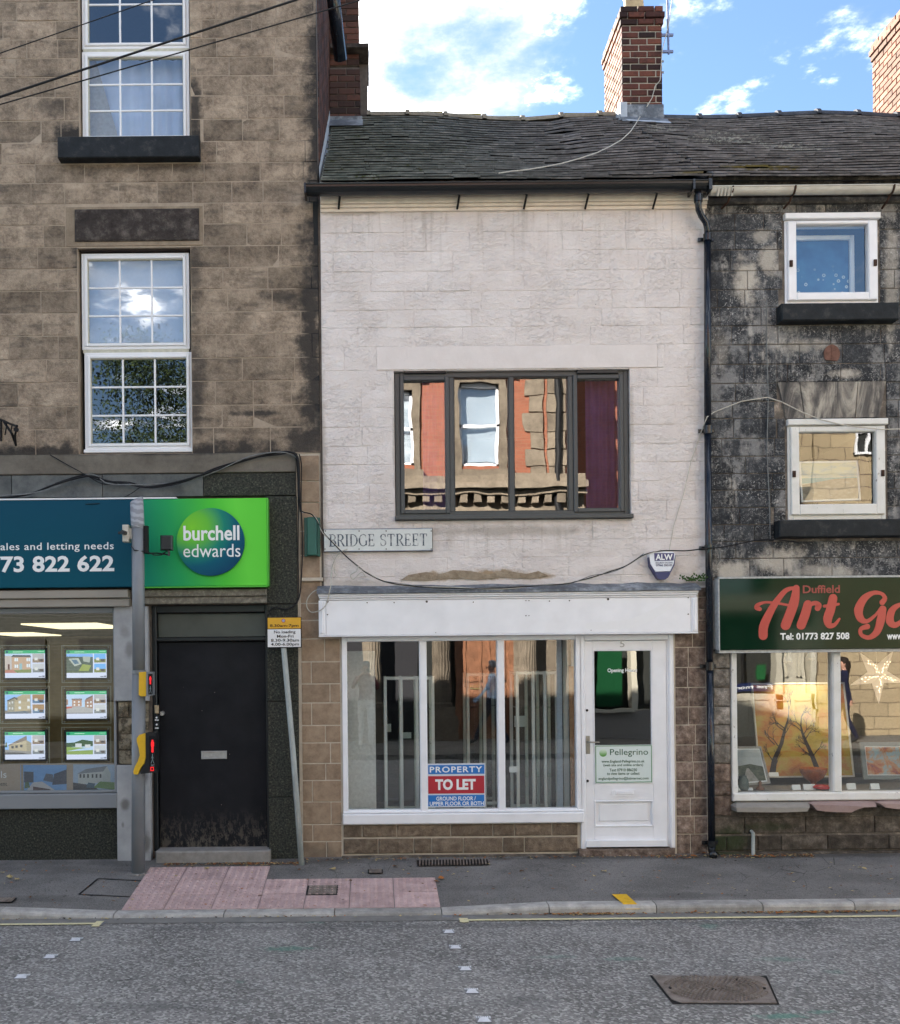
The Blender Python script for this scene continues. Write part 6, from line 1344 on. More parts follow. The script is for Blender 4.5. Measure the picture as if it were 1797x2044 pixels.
# ================================================================ estate agent sign, post, signals
e0, e1 = -6.2, W(533, 1083, -.16)[0]; ez0, ez1 = W(410, 1170, -.16)[2], W(410, 995, -.16)[2]
es_ = empty('estate_agent_sign', ((e0+e1)/2, -.16, ez0), label='wide teal and lime green estate agent sign with round emblem', cat='sign')
def signgrad():
    m = NM('teal_to_lime_sign'); sp = m.n('ShaderNodeSeparateXYZ'); m.nt.links.new(m.pos(), sp.inputs[0]); xs_ = W(288, 1083, -.16)[0]
    t = m.math('ADD', m.mr(sp.outputs[0], xs_, e1, 0, 1, smooth=False), m.math('MULTIPLY', m.mr(sp.outputs[2], ez0, ez1, -.5, .5, smooth=False), .12))
    cc = m.ramp(t, [(0, (.010, .22, .13)), (.25, (.018, .33, .10)), (.6, (.07, .52, .045)), (.8, (.13, .66, .06)), (1, (.11, .60, .05))])
    teal = m.ramp(m.mr(sp.outputs[2], ez0, ez1, smooth=False), [(0, (.002, .075, .115)), (1, (.003, .060, .105))]); sel = m.mr(sp.outputs[0], xs_-.07, xs_-.05, smooth=False)
    m.fin(m.mix(sel, teal, cc), .45, spec=.15); return m.mat
m = MB(); m.box(e0, e1, -.16, -.04, ez0, ez1, 0, .004); m.build('sign_panel', signgrad(), es_)
m = MB(); m.box(e0, W(352, 995, -.16)[0], -.165, -.04, ez1+.002, ez1+.016); m.build('top_trim', M_upvc, es_)
m = MB(); m.box(e1+.001, e1+.012, -.163, -.04, ez0, ez1+.0); m.box(W(288, 1, -.1)[0]*0+W(288, 1083, -.16)[0], e1, -.158, -.04, ez0-.012, ez0-.001); m.build('edge_trim', plain('lime_edge', (.08, .45, .04), .4, var=.02, bump=0), es_)
dc = W(421, 1082, -.17); dr_ = 67.5*(CD-.17)/F
def discgrad():
    m = NM('round_emblem_gradient'); sp = m.n('ShaderNodeSeparateXYZ'); m.nt.links.new(m.pos(), sp.inputs[0])
    dx = m.math('SUBTRACT', sp.outputs[0], dc[0]-dr_*.55); dz = m.math('SUBTRACT', sp.outputs[2], dc[2]+dr_*.45); d = m.math('DIVIDE', m.math('SQRT', m.math('ADD', m.math('MULTIPLY', dx, dx), m.math('MULTIPLY', m.math('MULTIPLY', dz, dz), 1.25))), dr_*1.75)
    m.fin(m.ramp(d, [(0, (.20, .60, .035)), (.28, (.13, .50, .05)), (.55, (.012, .22, .16)), (.75, (.004, .10, .16)), (1, (.003, .055, .12))]), .45, spec=.15); return m.mat
m = MB(); m.disc(dc[0], dc[2], dr_, -.185, -.155, 64); m.build('round_emblem', discgrad(), es_)
text_px('burchell', (366, 1049, 478, 1079), -.187, M_text_w, es_, bold=.022, depth=.002)
text_px('edwards', (366, 1086, 480, 1112), -.187, M_text_w, es_, bold=.0, depth=.002)
a = RC(-9, 1083, 227, 1102, -.163); text_mesh('sales and letting needs', a[0], a[1], a[2], a[3], -.163, M_text_w, es_, bold=.006, space=1.08)
a = RC(-2, 1109, 228, 1142, -.163); text_mesh('01773 822 622', a[0]-(a[1]-a[0])*.315, a[1], a[2], a[3], -.163, M_text_w, es_, bold=.03, space=1.02)
# ---- display screens
pal = {}
def E(c, s=.20):
    k = tuple(round(x, 3) for x in c)
    if k not in pal: pal[k] = emis('screen_colour', c, s)
    return pal[k]
M_acr = plain('pale_acrylic_edge', (.42, .44, .33), .3, var=.02, bump=0)
def screen(cx0, cy0, idx, lb):
    Y = .14; r = RC(cx0, cy0, cx0+99, cy0+75, Y); root = empty('display_screen', ((r[0]+r[1])/2, Y, r[2]), label=lb, cat='screen', group='lit property screens in the estate agent window')
    m = MB(); frame(m, *r, .006, Y-.003, Y+.003, 0, 0); m.build('acrylic_holder', M_acr, root)
    for x in (r[0]+.025, r[1]-.025):
        for z in (r[2]+.02, r[3]-.02): m = MB(); m.disc(x, z, .008, Y-.012, Y+.004, 12); m.build('stud', M_nick, root)
    b = RC(cx0+5, cy0+6, cx0+94, cy0+69, Y+.0); m = MB(); m.box(b[0], b[1], Y+.006, Y+.03, b[2], b[3], 0, .003); m.build('bezel', M_blackpl, root)
    s_ = RC(cx0+9.5, cy0+10, cx0+89.5, cy0+65, Y); w_, h_ = s_[1]-s_[0], s_[3]-s_[2]
    mats = []; m = MB(); lay = 0
    def q(pts, c):
        nonlocal lay; lay += 1; mats.append(E(c)); m.add([(s_[0]+w_*a, Y+.0055-.00008*lay, s_[2]+h_*b_) for a, b_ in pts], [tuple(range(len(pts)))], lay-1)
    R4 = lambda a, b_, c, d: [(a, c), (b_, c), (b_, d), (a, d)]
    q(R4(0, 1, 0, 1), (.75, .80, 1)); q(R4(0, 1, .88, 1), (.05, .48, .22)); q(R4(.02, .08, .90, .98), (.02, .14, .18)); q(R4(.2, .45, .925, .955), (.5, .8, .6)); q(R4(.82, .98, .94, .96), (.5, .8, .6))
    q(R4(.84, .92, .03, .055), (.05, .06, .1)); q(R4(.93, .99, .03, .07), (.05, .06, .1))
    sky_ = rng.choice([(.35, .6, 1), (.55, .72, .95), (.25, .5, .95)]); wallc = [(.60, .42, .30), (.30, .34, .36), (.52, .44, .30), (.50, .30, .22), (.55, .48, .34), (.70, .74, .76)][idx]
    q(R4(0, .66, .18, .87), sky_); q([(0, .18), (.66, .18), (.66, .34), (0, .30)], [(.22, .30, .12), (.12, .16, .10), (.25, .24, .24), (.42, .42, .44), (.30, .30, .28), (.30, .42, .12)][idx])
    if idx == 1:
        q([(0, .25), (.66, .25), (.66, .75), (0, .78)], (.10, .14, .12)); q([(.05, .7), (.3, .72), (.38, .5), (.2, .42)], (.5, .55, .5)); q([(.12, .66), (.25, .66), (.32, .52), (.2, .5)], (.1, .2, .3)); q([(.3, .25), (.55, .25), (.62, .45), (.4, .5)], (.35, .42, .12)); q([(.4, .78), (.6, .76), (.58, .55), (.42, .6)], (.45, .5, .45))
    elif idx == 5:
        q([(.0, .45), (.66, .48), (.66, .66), (.4, .72), (.2, .62), (0, .6)], (.06, .12, .06)); q(R4(.22, .38, .42, .58), wallc); q(R4(.46, .60, .42, .54), wallc); q([(0, .30), (.3, .38), (.5, .42), (0, .46)], (.30, .45, .12))
    elif idx == 0:
        q([(.16, .28), (.64, .28), (.64, .76), (.16, .78)], wallc); q([(.15, .76), (.66, .75), (.63, .82), (.2, .83)], (.10, .11, .13)); q(R4(0, .15, .3, .80), (.62, .55, .50)); q(R4(.07, .12, .3, .5), (.16, .08, .07))
        for a, b_ in ((.24, .60), (.24, .36), (.54, .60), (.54, .38)): q(R4(a, a+.09, b_, b_+.12), (.85, .9, .95)); q(R4(a+.04, a+.05, b_, b_+.12), (.3, .35, .4))
        q(R4(.36, .43, .3, .52), (.35, .55, .6)); q([(0, .18), (.3, .18), (.2, .3), (0, .28)], (.55, .25, .2)); q([(.3, .18), (.66, .18), (.66, .3), (.4, .3)], (.25, .3, .12))
    elif idx == 2:
        q([(.06, .26), (.24, .22), (.24, .78), (.06, .66)], (.36, .34, .28)); q([(.24, .22), (.64, .30), (.64, .87), (.44, .87), (.24, .74)], wallc); q([(.05, .66), (.24, .79), (.33, .72), (.30, .68), (.24, .74), (.06, .63)], (.12, .12, .12))
        for a, b_ in ((.34, .55), (.56, .62), (.34, .34), (.56, .36)): q(R4(a, a+.06, b_, b_+.10), (.85, .88, .9))
        for a, b_ in ((.10, .52), (.17, .55), (.10, .34), (.17, .33)): q(R4(a, a+.035, b_, b_+.08), (.7, .72, .72))
        q([(0, .18), (.66, .18), (.5, .28), (.1, .24)], (.16, .20, .26))
    elif idx == 3:
        q(R4(.14, .38, .44, .68), wallc); q(R4(.13, .39, .68, .73), (.25, .2, .2)); q([(.46, .40), (.66, .36), (.66, .80), (.46, .66)], (.42, .26, .2)); q([(.46, .66), (.66, .80), (.66, .85), (.5, .74)], (.22, .18, .18)); q(R4(0, .04, .5, .7), (.4, .25, .2))
        for a, b_ in ((.18, .58), (.29, .58), (.18, .47), (.29, .47), (.51, .55), (.59, .57), (.51, .43), (.59, .43)): q(R4(a, a+.04, b_, b_+.06), (.88, .9, .92))
        q([(0, .18), (.66, .18), (.66, .36), (.46, .42), (.14, .44), (0, .42)], (.46, .46, .47)); q([(0, .44), (.14, .45), (.14, .40), (0, .36)], (.6, .15, .12)); q(R4(0, .66, .18, .22), (.3, .3, .32))
    else:
        q([(.10, .30), (.54, .26), (.54, .70), (.10, .52)], wallc); q([(.08, .52), (.54, .86), (.55, .70), (.10, .50)], (.26, .22, .20)); q([(.54, .26), (.66, .32), (.66, .60), (.54, .70)], (.42, .38, .28))
        for a, b_ in ((.16, .40), (.26, .42), (.38, .44)): q(R4(a, a+.06, b_, b_+.09), (.10, .11, .13))
        q([(0, .18), (.66, .18), (.66, .28), (0, .36)], (.34, .33, .32)); q([(0, .18), (.66, .18), (.4, .25), (0, .26)], (.14, .14, .14)); q([(.0, .45), (.06, .45), (.05, .62), (.02, .62)], (.08, .14, .08))
    for b0, b1_, c1, c2 in ((.55, .87, (.5, .5, .52), (.32, .24, .18)), (.19, .51, (.62, .64, .68), (.25, .28, .3))):
        if idx == 1: c1, c2 = (.2, .5, .95), (.25, .28, .1)
        if idx == 2: c1, c2 = (.42, .26, .14), (.15, .25, .4)
        q(R4(.69, .98, b0, b1_), c1); q(R4(.69, .98, b0, b0+.13), c2); q(R4(.74, .82, b0+.08, b0+.18), (.8, .8, .78)); q(R4(.86, .95, b0+.04, b0+.12), (.12, .1, .1))
    m.build('screen', mats, root)
names = ['top left property screen showing a terrace of stone cottages', 'top right property screen showing a dark green aerial view', 'middle left property screen showing a tall stone house', 'middle right property screen showing brick houses across a yard', 'bottom left property screen showing a long stone barn', 'bottom right property screen showing white bungalows and a lawn']
for r_ in range(3):
    for c_ in range(2): screen(0 if c_ == 0 else 123, 1288+81.5*r_, r_*2+c_, names[r_*2+c_])
# poster strip
Yp_ = .10; a = RC(-260, 1525, 232, 1583, Yp_); ps_ = empty('window_poster', ((a[0]+a[1])/2, Yp_, a[2]), label='long beige poster strip with two housing photographs along the foot of the estate agent window', cat='poster')
m = MB(); m.box(a[0], a[1], Yp_, Yp_+.006, a[2]-.02, a[3]); m.build('poster_board', plain('beige_poster_paper', (.42, .34, .26), .6, var=.02, bump=0), ps_)
def pm(c): return plain('poster_ink', c, .5, var=.06, bump=0)
def pq(name, pts, c, d): m = MB(); m.add([tuple(W(x, y, Yp_-d)) for x, y in pts], [tuple(range(len(pts)))]); m.build(name, pm(c), ps_)
pq('photo_sky', [(41, 1584), (133, 1584), (133, 1527), (41, 1527)], (.16, .36, .68), .001); pq('photo_building', [(48, 1562), (67, 1562), (67, 1541), (48, 1540)], (.05, .07, .10), .002); pq('photo_building', [(104, 1567), (133, 1565), (133, 1536), (108, 1545)], (.05, .07, .11), .002); pq('photo_building', [(86, 1558), (106, 1562), (106, 1546), (92, 1544)], (.08, .11, .16), .0025)
pq('photo_path', [(48, 1584), (120, 1584), (84, 1560), (66, 1562)], (.50, .50, .52), .0022); pq('photo_planter', [(66, 1584), (116, 1584), (98, 1575), (66, 1570)], (.06, .03, .03), .003); pq('photo_shrub', [(49, 1574), (60, 1572), (57, 1560), (50, 1562)], (.06, .14, .06), .003); pq('photo_wall', [(42, 1584), (48, 1584), (46, 1527), (42, 1527)], (.32, .27, .2), .003)
pq('photo_sky', [(146, 1583), (232, 1583), (232, 1526), (146, 1526)], (.38, .50, .66), .001); pq('photo_house', [(156, 1566), (206, 1562), (206, 1540), (156, 1545)], (.55, .58, .56), .002); pq('photo_gable', [(206, 1563), (220, 1563), (221, 1545), (214, 1530), (204, 1540)], (.50, .53, .52), .0022); pq('photo_roof', [(154, 1545), (206, 1540), (214, 1529), (172, 1535)], (.24, .27, .30), .0025)
pq('photo_road', [(146, 1583), (206, 1583), (186, 1568), (146, 1562)], (.03, .04, .05), .0026); pq('photo_hedge', [(186, 1572), (232, 1577), (232, 1562), (200, 1560)], (.12, .26, .06), .003); pq('photo_car', [(172, 1572), (188, 1573), (190, 1564), (176, 1562)], (.03, .10, .16), .0035)
for x in (159, 166, 174, 183, 191, 199): pq('photo_window', [(x, 1553), (x+3.5, 1552.6), (x+3.5, 1545), (x, 1545.6)], (.05, .06, .07), .0035)
text_px('ls', (2, 1539, 13, 1553), Yp_-.003, M_text_w, ps_, depth=.001); text_px('ent', (1, 1562, 14, 1569), Yp_-.003, M_text_k, ps_, depth=.001)
# ---- signal post
YS = -.40; bp = GP(276, 1741); post = empty('signal_post', (bp[0], YS, pave_z(bp[0], YS)), label='grey pedestrian signal post with yellow push button units in front of the estate agent', cat='signal post')
P = lambda x, y, Y=YS: W(x, y, Y)
m = MB(); m.tube([(P(276, 1741)[0], YS, pave_z(bp[0], YS)-.05), P(277, 1342)], .0622, 24); m.tube([P(277, 1341), P(275.5, 1053)], .0575, 24); m.build('pole', M_greypole, post, smooth=True)
m = MB(); m.tube([P(277, 1345), P(277, 1338)], .066, 24); m.tube([P(275.5, 1054), P(275.5, 1048)], .061, 24); m.build('collar', M_greypole, post)
m = MB(); n = 24; A, B = P(275, 1052), P(273, 998); v = []
for (c_, sk_) in ((A, 0), (B, .0)):
    for k in range(n): a = 2*math.pi*k/n; v.append((c_[0]+.062*math.cos(a)*(1 if c_ is A else .95), YS+.062*math.sin(a), c_[2]+(.03*math.cos(a) if c_ is B else -.02*math.cos(a))))
m.add(v, [(k, (k+1) % n, n+(k+1) % n, n+k) for k in range(n)]+[tuple(n+k for k in range(n))])
ms = NM('rippled_zinc_sleeve'); wv = ms.n('ShaderNodeTexWave', wave_type='BANDS', bands_direction='Z'); wv.inputs['Scale'].default_value = 6; wv.inputs['Distortion'].default_value = 9; wv.inputs['Detail'].default_value = 3; ms.nt.links.new(ms.pos(), wv.inputs['Vector'])
m.build('top_sleeve', ms.fin(ms.ramp(wv.outputs['Fac'], [(.35, (.24, .25, .27)), (.7, (.36, .38, .41))]), .5), post, smooth=True)
m = MB(); g0 = P(276, 1741); m.lathe(g0[0], YS, [(.10, pave_z(g0[0], YS)-.02), (.10, pave_z(g0[0], YS)+.004)], 20); m.build('base_patch', M_road, post)
def unit(x0, xm, x1, y0, y1, kind):
    Yf = YS-.10; root = empty('signal_unit', P((x0+x1)/2, y1, Yf)); root.parent = post; root.location = Vector(P((x0+x1)/2, y1, Yf))-base_of(post)
    pts = lambda L, Y: [(P(a, b, Y)[0], P(a, b, Y)[2]) for a, b in L]
    m = MB()
    if kind == 0:
        m.prism(pts([(277.5, 1342), (292.5, 1341), (292, 1390), (281, 1390), (277, 1387)], Yf), Yf, YS-.02); yo_ = m.build('yellow_side', M_yellow, root)
        m = MB(); m.prism(pts([(292.5, 1341), (305, 1341), (305.5, 1388), (292.5, 1390)], Yf), Yf-.012, YS-.02); m.build('housing', M_greypole, root)
        fx0, fx1, fy0, fy1 = 296, 304.5, 1345, 1386; red = (1350, 1366); wm = (1369, 1384)
    else:
        L = [(291, 1463), (278, 1467), (273, 1474), (273, 1480), (277, 1494), (279, 1508), (275, 1520), (269, 1531), (266, 1540), (267, 1546), (275, 1546), (281, 1533), (288, 1524), (291, 1512), (290.5, 1480)]
        m.prism(pts(L, Yf), Yf, YS+.02); m.build('yellow_side', M_yellow, root)
        m = MB(); m.prism(pts([(291, 1463), (312, 1462), (313, 1541), (281, 1545), (284, 1533), (290, 1524), (292, 1512)], Yf), Yf-.010, YS+.02); m.build('housing', M_blackpl, root)
        fx0, fx1, fy0, fy1 = 298, 311, 1469, 1535; red = (1477, 1502); wm = (1505, 1524)
    m = MB(); a = RC(fx0, fy0, fx1, fy1, Yf-.015); m.box(a[0], a[1], Yf-.015, Yf-.008, a[2], a[3]); m.build('display_face', M_text_k, root)
    cx = (fx0+fx1)/2; h = red[1]-red[0]; s_ = h/25
    man = [(-.0, 0), (1.7, 0), (1.7, 3.6), (3, 4.6), (3, 12.5), (2, 13), (2, 25), (-2, 25), (-2, 13), (-3, 12.5), (-3, 4.6), (-1.7, 3.6), (-1.7, 0)]
    m = MB(); m.prism(pts([(cx+a*s_, red[0]+b*s_) for a, b in man], Yf-.016), Yf-.0175, Yf-.0145); m.build('red_man', emis('lit_red_signal', (1, .015, .02), .22), root)
    m = MB(); h = wm[1]-wm[0]; s_ = h/20
    walk = [(0, 0, 0, 3.2, 1.6), (0, 3.2, 0, 11, 1.8), (0, 11, -3.2, 20, 1.0), (0, 11, 3, 20, 1.0), (0, 4.5, -3, 9, .8), (0, 4.5, 2.6, 9.5, .8)]
    for i, (a0, b0, a1, b1_, w_) in enumerate(walk):
        q0, q1 = P(cx+a0*s_, wm[0]+b0*s_, Yf-.016), P(cx+a1*s_, wm[0]+b1_*s_, Yf-.016); m.tube([q0, q1], w_*s_/206*.5, 6)
    m.build('walking_man', plain('unlit_signal_grey', (.20, .26, .27), .5), root)
    if kind:
        text_mesh('WAIT', *RC(301, 1526, 308, 1530, Yf-.017)[:2], *RC(301, 1526, 308, 1530, Yf-.017)[2:], Yf-.0165, plain('faint_grey_print', (.3, .36, .38), .5), root)
        a = RC(300.5, 1531, 307, 1539, Yf-.016); m = MB(); frame(m, *a, .006, Yf-.018, Yf-.0145, 0, 0); m.build('demand_light', pal.get('x') or emis('lit_red_demand', (1, .015, .02), .22), root)
unit(277, 292, 305, 1341, 1390, 0); unit(270, 291, 313, 1462, 1546, 1)
a = RC(245.5, 1048, 258, 1082, YS-.02); sbx = empty('sensor_box', ((a[0]+a[1])/2, YS, a[2]), label='cream sensor box strapped to the left side of the signal post', cat='sensor box')
m = MB(); m.box(a[0], a[1], YS-.05, YS+.05, a[2], a[3], 0, .008); m.box(a[1], a[1]+.03, YS-.02, YS+.02, a[2]+.03, a[3]-.03); m.build('box_body', plain('cream_plastic', (.50, .48, .42), .5), sbx)
zc_ = (a[2]+a[3])/2; m = MB(); m.tube([((a[0]+a[1])/2-.0, YS-.05, zc_), ((a[0]+a[1])/2-.01, YS-.12, zc_)], .020, 12); m.box(a[0]-.03, a[0]+.01, YS-.08, YS-.05, zc_-.01, zc_+.012); m.build('camera_eye', M_blackpl, sbx)
a = RC(289, 1050, 296, 1105, YS); m = MB(); m.box(a[0]-.004, a[1], YS-.03, YS+.03, a[2], a[3], 0, .004); m.build('bracket_plate', M_iron, post)
a = RC(321, 1069, 345, 1099, -.34); fl = empty('floodlight', ((a[0]+a[1])/2, -.34, a[2]-.1), label='small black floodlight on a bracket in front of the green sign', cat='floodlight')
m = MB(); m.box(a[0], a[1], -.37, -.31, a[2], a[3], 0, .012); m.build('lamp_housing', M_blackpl, fl); m = MB(); m.rect(a[0]+.012, a[1]-.012, a[2]+.03, a[3]-.012, -.3705); m.build('lamp_lens', plain('dark_lens', (.03, .035, .04), .1), fl)
m = MB(); p = P(337, 1099, -.34); m.tube([(p[0], -.34, p[2]), (p[0], -.34, p[2]-.05)], .012, 8); m.tube([(p[0], -.34, p[2]-.04), P(312, 1104, -.30), P(296, 1105, YS)], .008, 6); m.tube([P(333, 1100, -.33), P(322, 1108, -.3), P(308, 1108, -.35), P(298, 1103, YS), P(268, 1098, YS-.07), P(262, 1090, YS-.02)], .006, 6); m.build('bracket_arm', M_blackpl, fl)
# ---- no loading sign on a leaning post
Ysg = -.13; n_ = empty('no_loading_sign', (GP(603, 1725)[0], -.21, pave_z(0, -.21)), label='yellow and white no loading time plate on a leaning galvanised post', cat='sign')
m = MB(); b_ = GP(603, 1726); m.tube([(b_[0]-.002, -.215, pave_z(b_[0], -.21)-.01), W(585, 1500, -.16), W(566, 1288, -.115), W(565, 1236, -.105)], [.0275, .027, .0265, .0265], 16); m.build('post', M_galv, n_, smooth=True)
m = MB(); a = RC(533, 1232, 602, 1293, Ysg-.02); m.box(a[0], a[1], Ysg-.022, Ysg-.012, a[2], a[3], 0, .002); m.build('plate', M_text_k, n_)
b = RC(534.5, 1233, 600.5, 1254.5, Ysg-.024); c_ = RC(534.5, 1256, 600.5, 1291.5, Ysg-.024); m = MB(); m.box(b[0], b[1], Ysg-.0245, Ysg-.0215, b[2], b[3]); m.build('yellow_panel', plain('amber_sign_face', (.66, .36, .02), .35, var=.02, bump=0), n_); m = MB(); m.box(c_[0], c_[1], Ysg-.0245, Ysg-.0215, c_[2], c_[3]); m.build('white_panel', M_upvc, n_)
p = W(566, 1239, Ysg-.026); m = MB(); m.disc(p[0], p[2], .019, Ysg-.0262, -.15, 20); m.build('roundel', plain('sign_red_ring', (.45, .06, .03), .4, var=0.01, bump=0), n_); m = MB(); m.disc(p[0], p[2], .013, Ysg-.0268, -.15, 20); m.build('roundel_centre', plain('sign_blue_disc', (.25, .35, .55), .4, var=0.01, bump=0), n_)
for t, r in (('8.30am-7pm', (539, 1246, 596, 1253)), ('No loading', (547, 1258.5, 590, 1266)), ('Mon-Fri', (553, 1267, 586, 1273)), ('8.30-9.30am', (541, 1275, 597, 1281)), ('4.00-6.00pm', (541, 1283, 597, 1290.5))):
    text_px(t, r, Ysg-.0262, M_text_k, n_, bold=.015, depth=.001)
# ---- cables
def cable(name, L, r, mat, label, Y=-.06, n=6):
    pts = [W(p[0], p[1], p[2] if len(p) > 2 else Y) for p in L]; out = []
    for i in range(len(pts)-1):
        p0, p1, p2, p3 = pts[max(i-1, 0)], pts[i], pts[i+1], pts[min(i+2, len(pts)-1)]
        for k in range(5):
            t = k/5; out.append(.5*((2*p1)+(p2-p0)*t+(2*p0-5*p1+4*p2-p3)*t*t+(3*p1-p0-3*p2+p3)*t**3))
    out.append(pts[-1]); m = MB(); m.tube(out, r, n); return m.build(name, mat, None, label=label, cat='cable', smooth=True)
B1 = [(-60, 990), (0, 992), (60, 987), (110, 968), (165, 950), (190, 952), (215, 962), (260, 966), (300, 971), (370, 960), (430, 938), (500, 914), (560, 904), (588, 907), (596, 930), (597, 1000)]
def wig(L, dy, ph): return [(p[0], p[1]+dy*math.sin(i*1.9+ph), -.085+.012*math.sin(i*1.3+ph)) for i, p in enumerate(L)]
cable('cable_bundle', wig(B1, 2, 0), .010, M_cable, 'thickest black cable looped along the stone band above the estate agent sign')
cable('cable_bundle', wig(B1, 4, 2), .006, M_gcable, 'thin grey cable twisted along the black cable above the estate agent sign')
cable('cable_bundle', wig(B1[3:], 3.5, 4), .007, M_cable, 'second black cable in the bundle above the estate agent sign')
cable('cable', [(100, 908, -.06), (130, 925, -.06), (175, 950, -.08), (205, 966, -.08), (235, 965, -.09)], .005, M_cable, 'thin black cable slanting down to the bundle above the sign')
cable('cable', [(140, 1005, -.1), (185, 1006, -.17), (230, 1000, -.1), (262, 985, -.06), (285, 968, -.08)], .004, M_cable, 'thin black cable drooping onto the top edge of the sign')
for dx, r, lb in ((0, .009, 'thick black cable running down beside the dark cladding'), (5, .006, 'thin black cable running down beside the dark cladding'), (-4, .006, 'second thin black cable running down beside the dark cladding')):
    cable('cable_drop', [(592+dx, 906, -.07), (597+dx, 930, -.06), (598+dx*.6, 1000, -.05), (599+dx, 1090, -.04), (598+dx*.5, 1170, -.04), (594, 1200, -.05), (575, 1216, -.06), (545, 1213, -.05), (535, 1230, -.05)] if dx != 0 else [(592, 905, -.07), (597, 930, -.06), (598, 1000, -.05), (600, 1022, -.05)], r, M_cable, lb)
B2 = [(598, 1008), (603, 1020), (622, 1028), (634, 1040), (645, 1062), (665, 1085), (690, 1108), (716, 1132), (735, 1146), (770, 1160), (820, 1171), (900, 1174), (1000, 1173), (1080, 1170), (1130, 1164), (1180, 1153), (1215, 1143), (1250, 1128), (1285, 1109), (1320, 1100), (1370, 1098), (1410, 1096), (1440, 1092), (1470, 1086), (1530, 1078), (1600, 1082)]
def w2_(L, dy, ph): return [(p[0], p[1]+dy*math.sin(i*2.3+ph), (-.115 if 600 < p[0] < 650 else -.08)-(.10 if 760 < p[0] < 1150 else 0)-(.04 if 1395 < p[0] < 1425 else 0)+.008*math.sin(i*1.7+ph)) for i, p in enumerate(L)]
cable('slung_cable', w2_(B2, 1.5, 0), .006, M_cable, 'black cable slung from the street sign across the white shop and over the drainpipe')
cable('slung_cable', w2_(B2[1:20], 3, 1.5), .0045, M_wcable, 'white cable twisted round the black one under the street sign')
cable('slung_cable', w2_(B2[9:19], 4, 3), .004, M_gcable, 'grey cable sagging along the lead above the white fascia')
cable('loose_wire', [(694, 1096, -.05), (680, 1102, -.04), (668, 1118, -.03), (662, 1140, -.03), (661, 1165, -.18), (658, 1180, -.19), (652, 1205, -.16), (640, 1218, -.17), (622, 1222, -.06), (613, 1212, -.04), (614, 1195, -.05), (626, 1181, -.07), (638, 1176, -.1)], .005, M_wcable, 'loose white wire looping from the street sign to the end of the fascia')
cable('loose_wire', [(663, 1110, -.03), (669, 1122, -.03), (668, 1142, -.03), (672, 1148, -.03), (665, 1152, -.03), (662, 1140, -.03)], .004, M_wcable, 'short loose white wire end hanging under the street sign')
cable('cable_tie', [(716, 1128, -.10), (712, 1140, -.11), (700, 1148, -.10), (706, 1156, -.10), (722, 1142, -.11), (730, 1152, -.10)], .005, M_wcable, 'knot of frayed white cable ties below the street sign')
cable('clip_wire', [(1428, 1090, -.05), (1436, 1100, -.08), (1437, 1116, -.06), (1432, 1125, -.04)], .006, M_gcable, 'grey wire clip on the gallery wall beside the drainpipe')
# overhead wires crossing the street
def ov(name, a, b, r, lb, sag=.05):
    A, B = W(*a), W(*b); A, B = A+(A-B)*1.6, B+(B-A)*.35; m = MB(); pts = [A.lerp(B, k/20)-Vector((0, 0, sag*4*(k/20)*(1-k/20))) for k in range(21)]; m.tube(pts, r, 6); m.build(name, M_cable, None, label=lb, cat='cable')
ov('overhead_wire', (-300, 286, -1.4), (760, -58, -.9), .009, 'thick overhead wire crossing in front of the upper white window', .02)
ov('overhead_wire', (-300, 289, -1.4), (760, -60, -.9), .006, 'wire running along the thick overhead wire', .02)
ov('overhead_wire', (-300, 290, -1.2), (800, -25, -.7), .0055, 'thin overhead wire just below the thick one', .02)
ov('overhead_wire', (-300, 205, -1.2), (500, -70, -.9), .0045, 'thin overhead wire across the top left corner', .02)
# ================================================================ street details
M_cast = stone('worn_cast_iron', [(0, (.09, .078, .068)), (.5, (.19, .16, .14)), (1, (.30, .265, .235))], 0, 9, bstr=.5, rough=.6)
q = [G(1301, 1949), G(1528, 1950), G(1553, 2005), G(1345, 2004)]
mh = empty('manhole_cover', (0, 0, ZR), label='rectangular cast iron manhole cover set in the road at the lower right', cat='manhole cover'); mh.location = ((q[0]+q[2])/2)
c0 = Vector((q[0][0]-.0, q[0][1], ZR)); c1 = Vector((q[1][0], q[1][1], ZR)); c2 = Vector((q[2][0], q[2][1], ZR)); c3 = Vector((q[3][0], q[3][1], ZR))
def PT(s, t, z): p = c3.lerp(c2, s).lerp(c0.lerp(c1, s), t); return (p[0], p[1], ZR+z)
m = MB(); cutc = .07
out = [(cutc, 0), (1, 0), (1, 1-.0), (1-cutc, 1), (0, 1), (0, .1)]
m.add([PT(s, t, .003) for s, t in [(-.015, -.02), (1.015, -.02), (1.015, 1.02), (-.015, 1.02)]], [(0, 1, 2, 3)]); m.build('cover_frame', M_iron, mh)
m = MB(); oo = [(cutc, .0), (1, 0), (1, .90), (1-cutc*.7, 1), (0, 1), (0, .12)]; n = len(oo)
m.add([PT(s*.985+.007, t*.98+.01, .008) for s, t in oo]+[PT(s*.985+.007, t*.98+.01, -.01) for s, t in oo], [tuple(range(n))]+[(i, i+n, (i+1) % n+n, (i+1) % n) for i in range(n)]); cov = m.build('cover_plate', M_cast, mh)
m = MB()
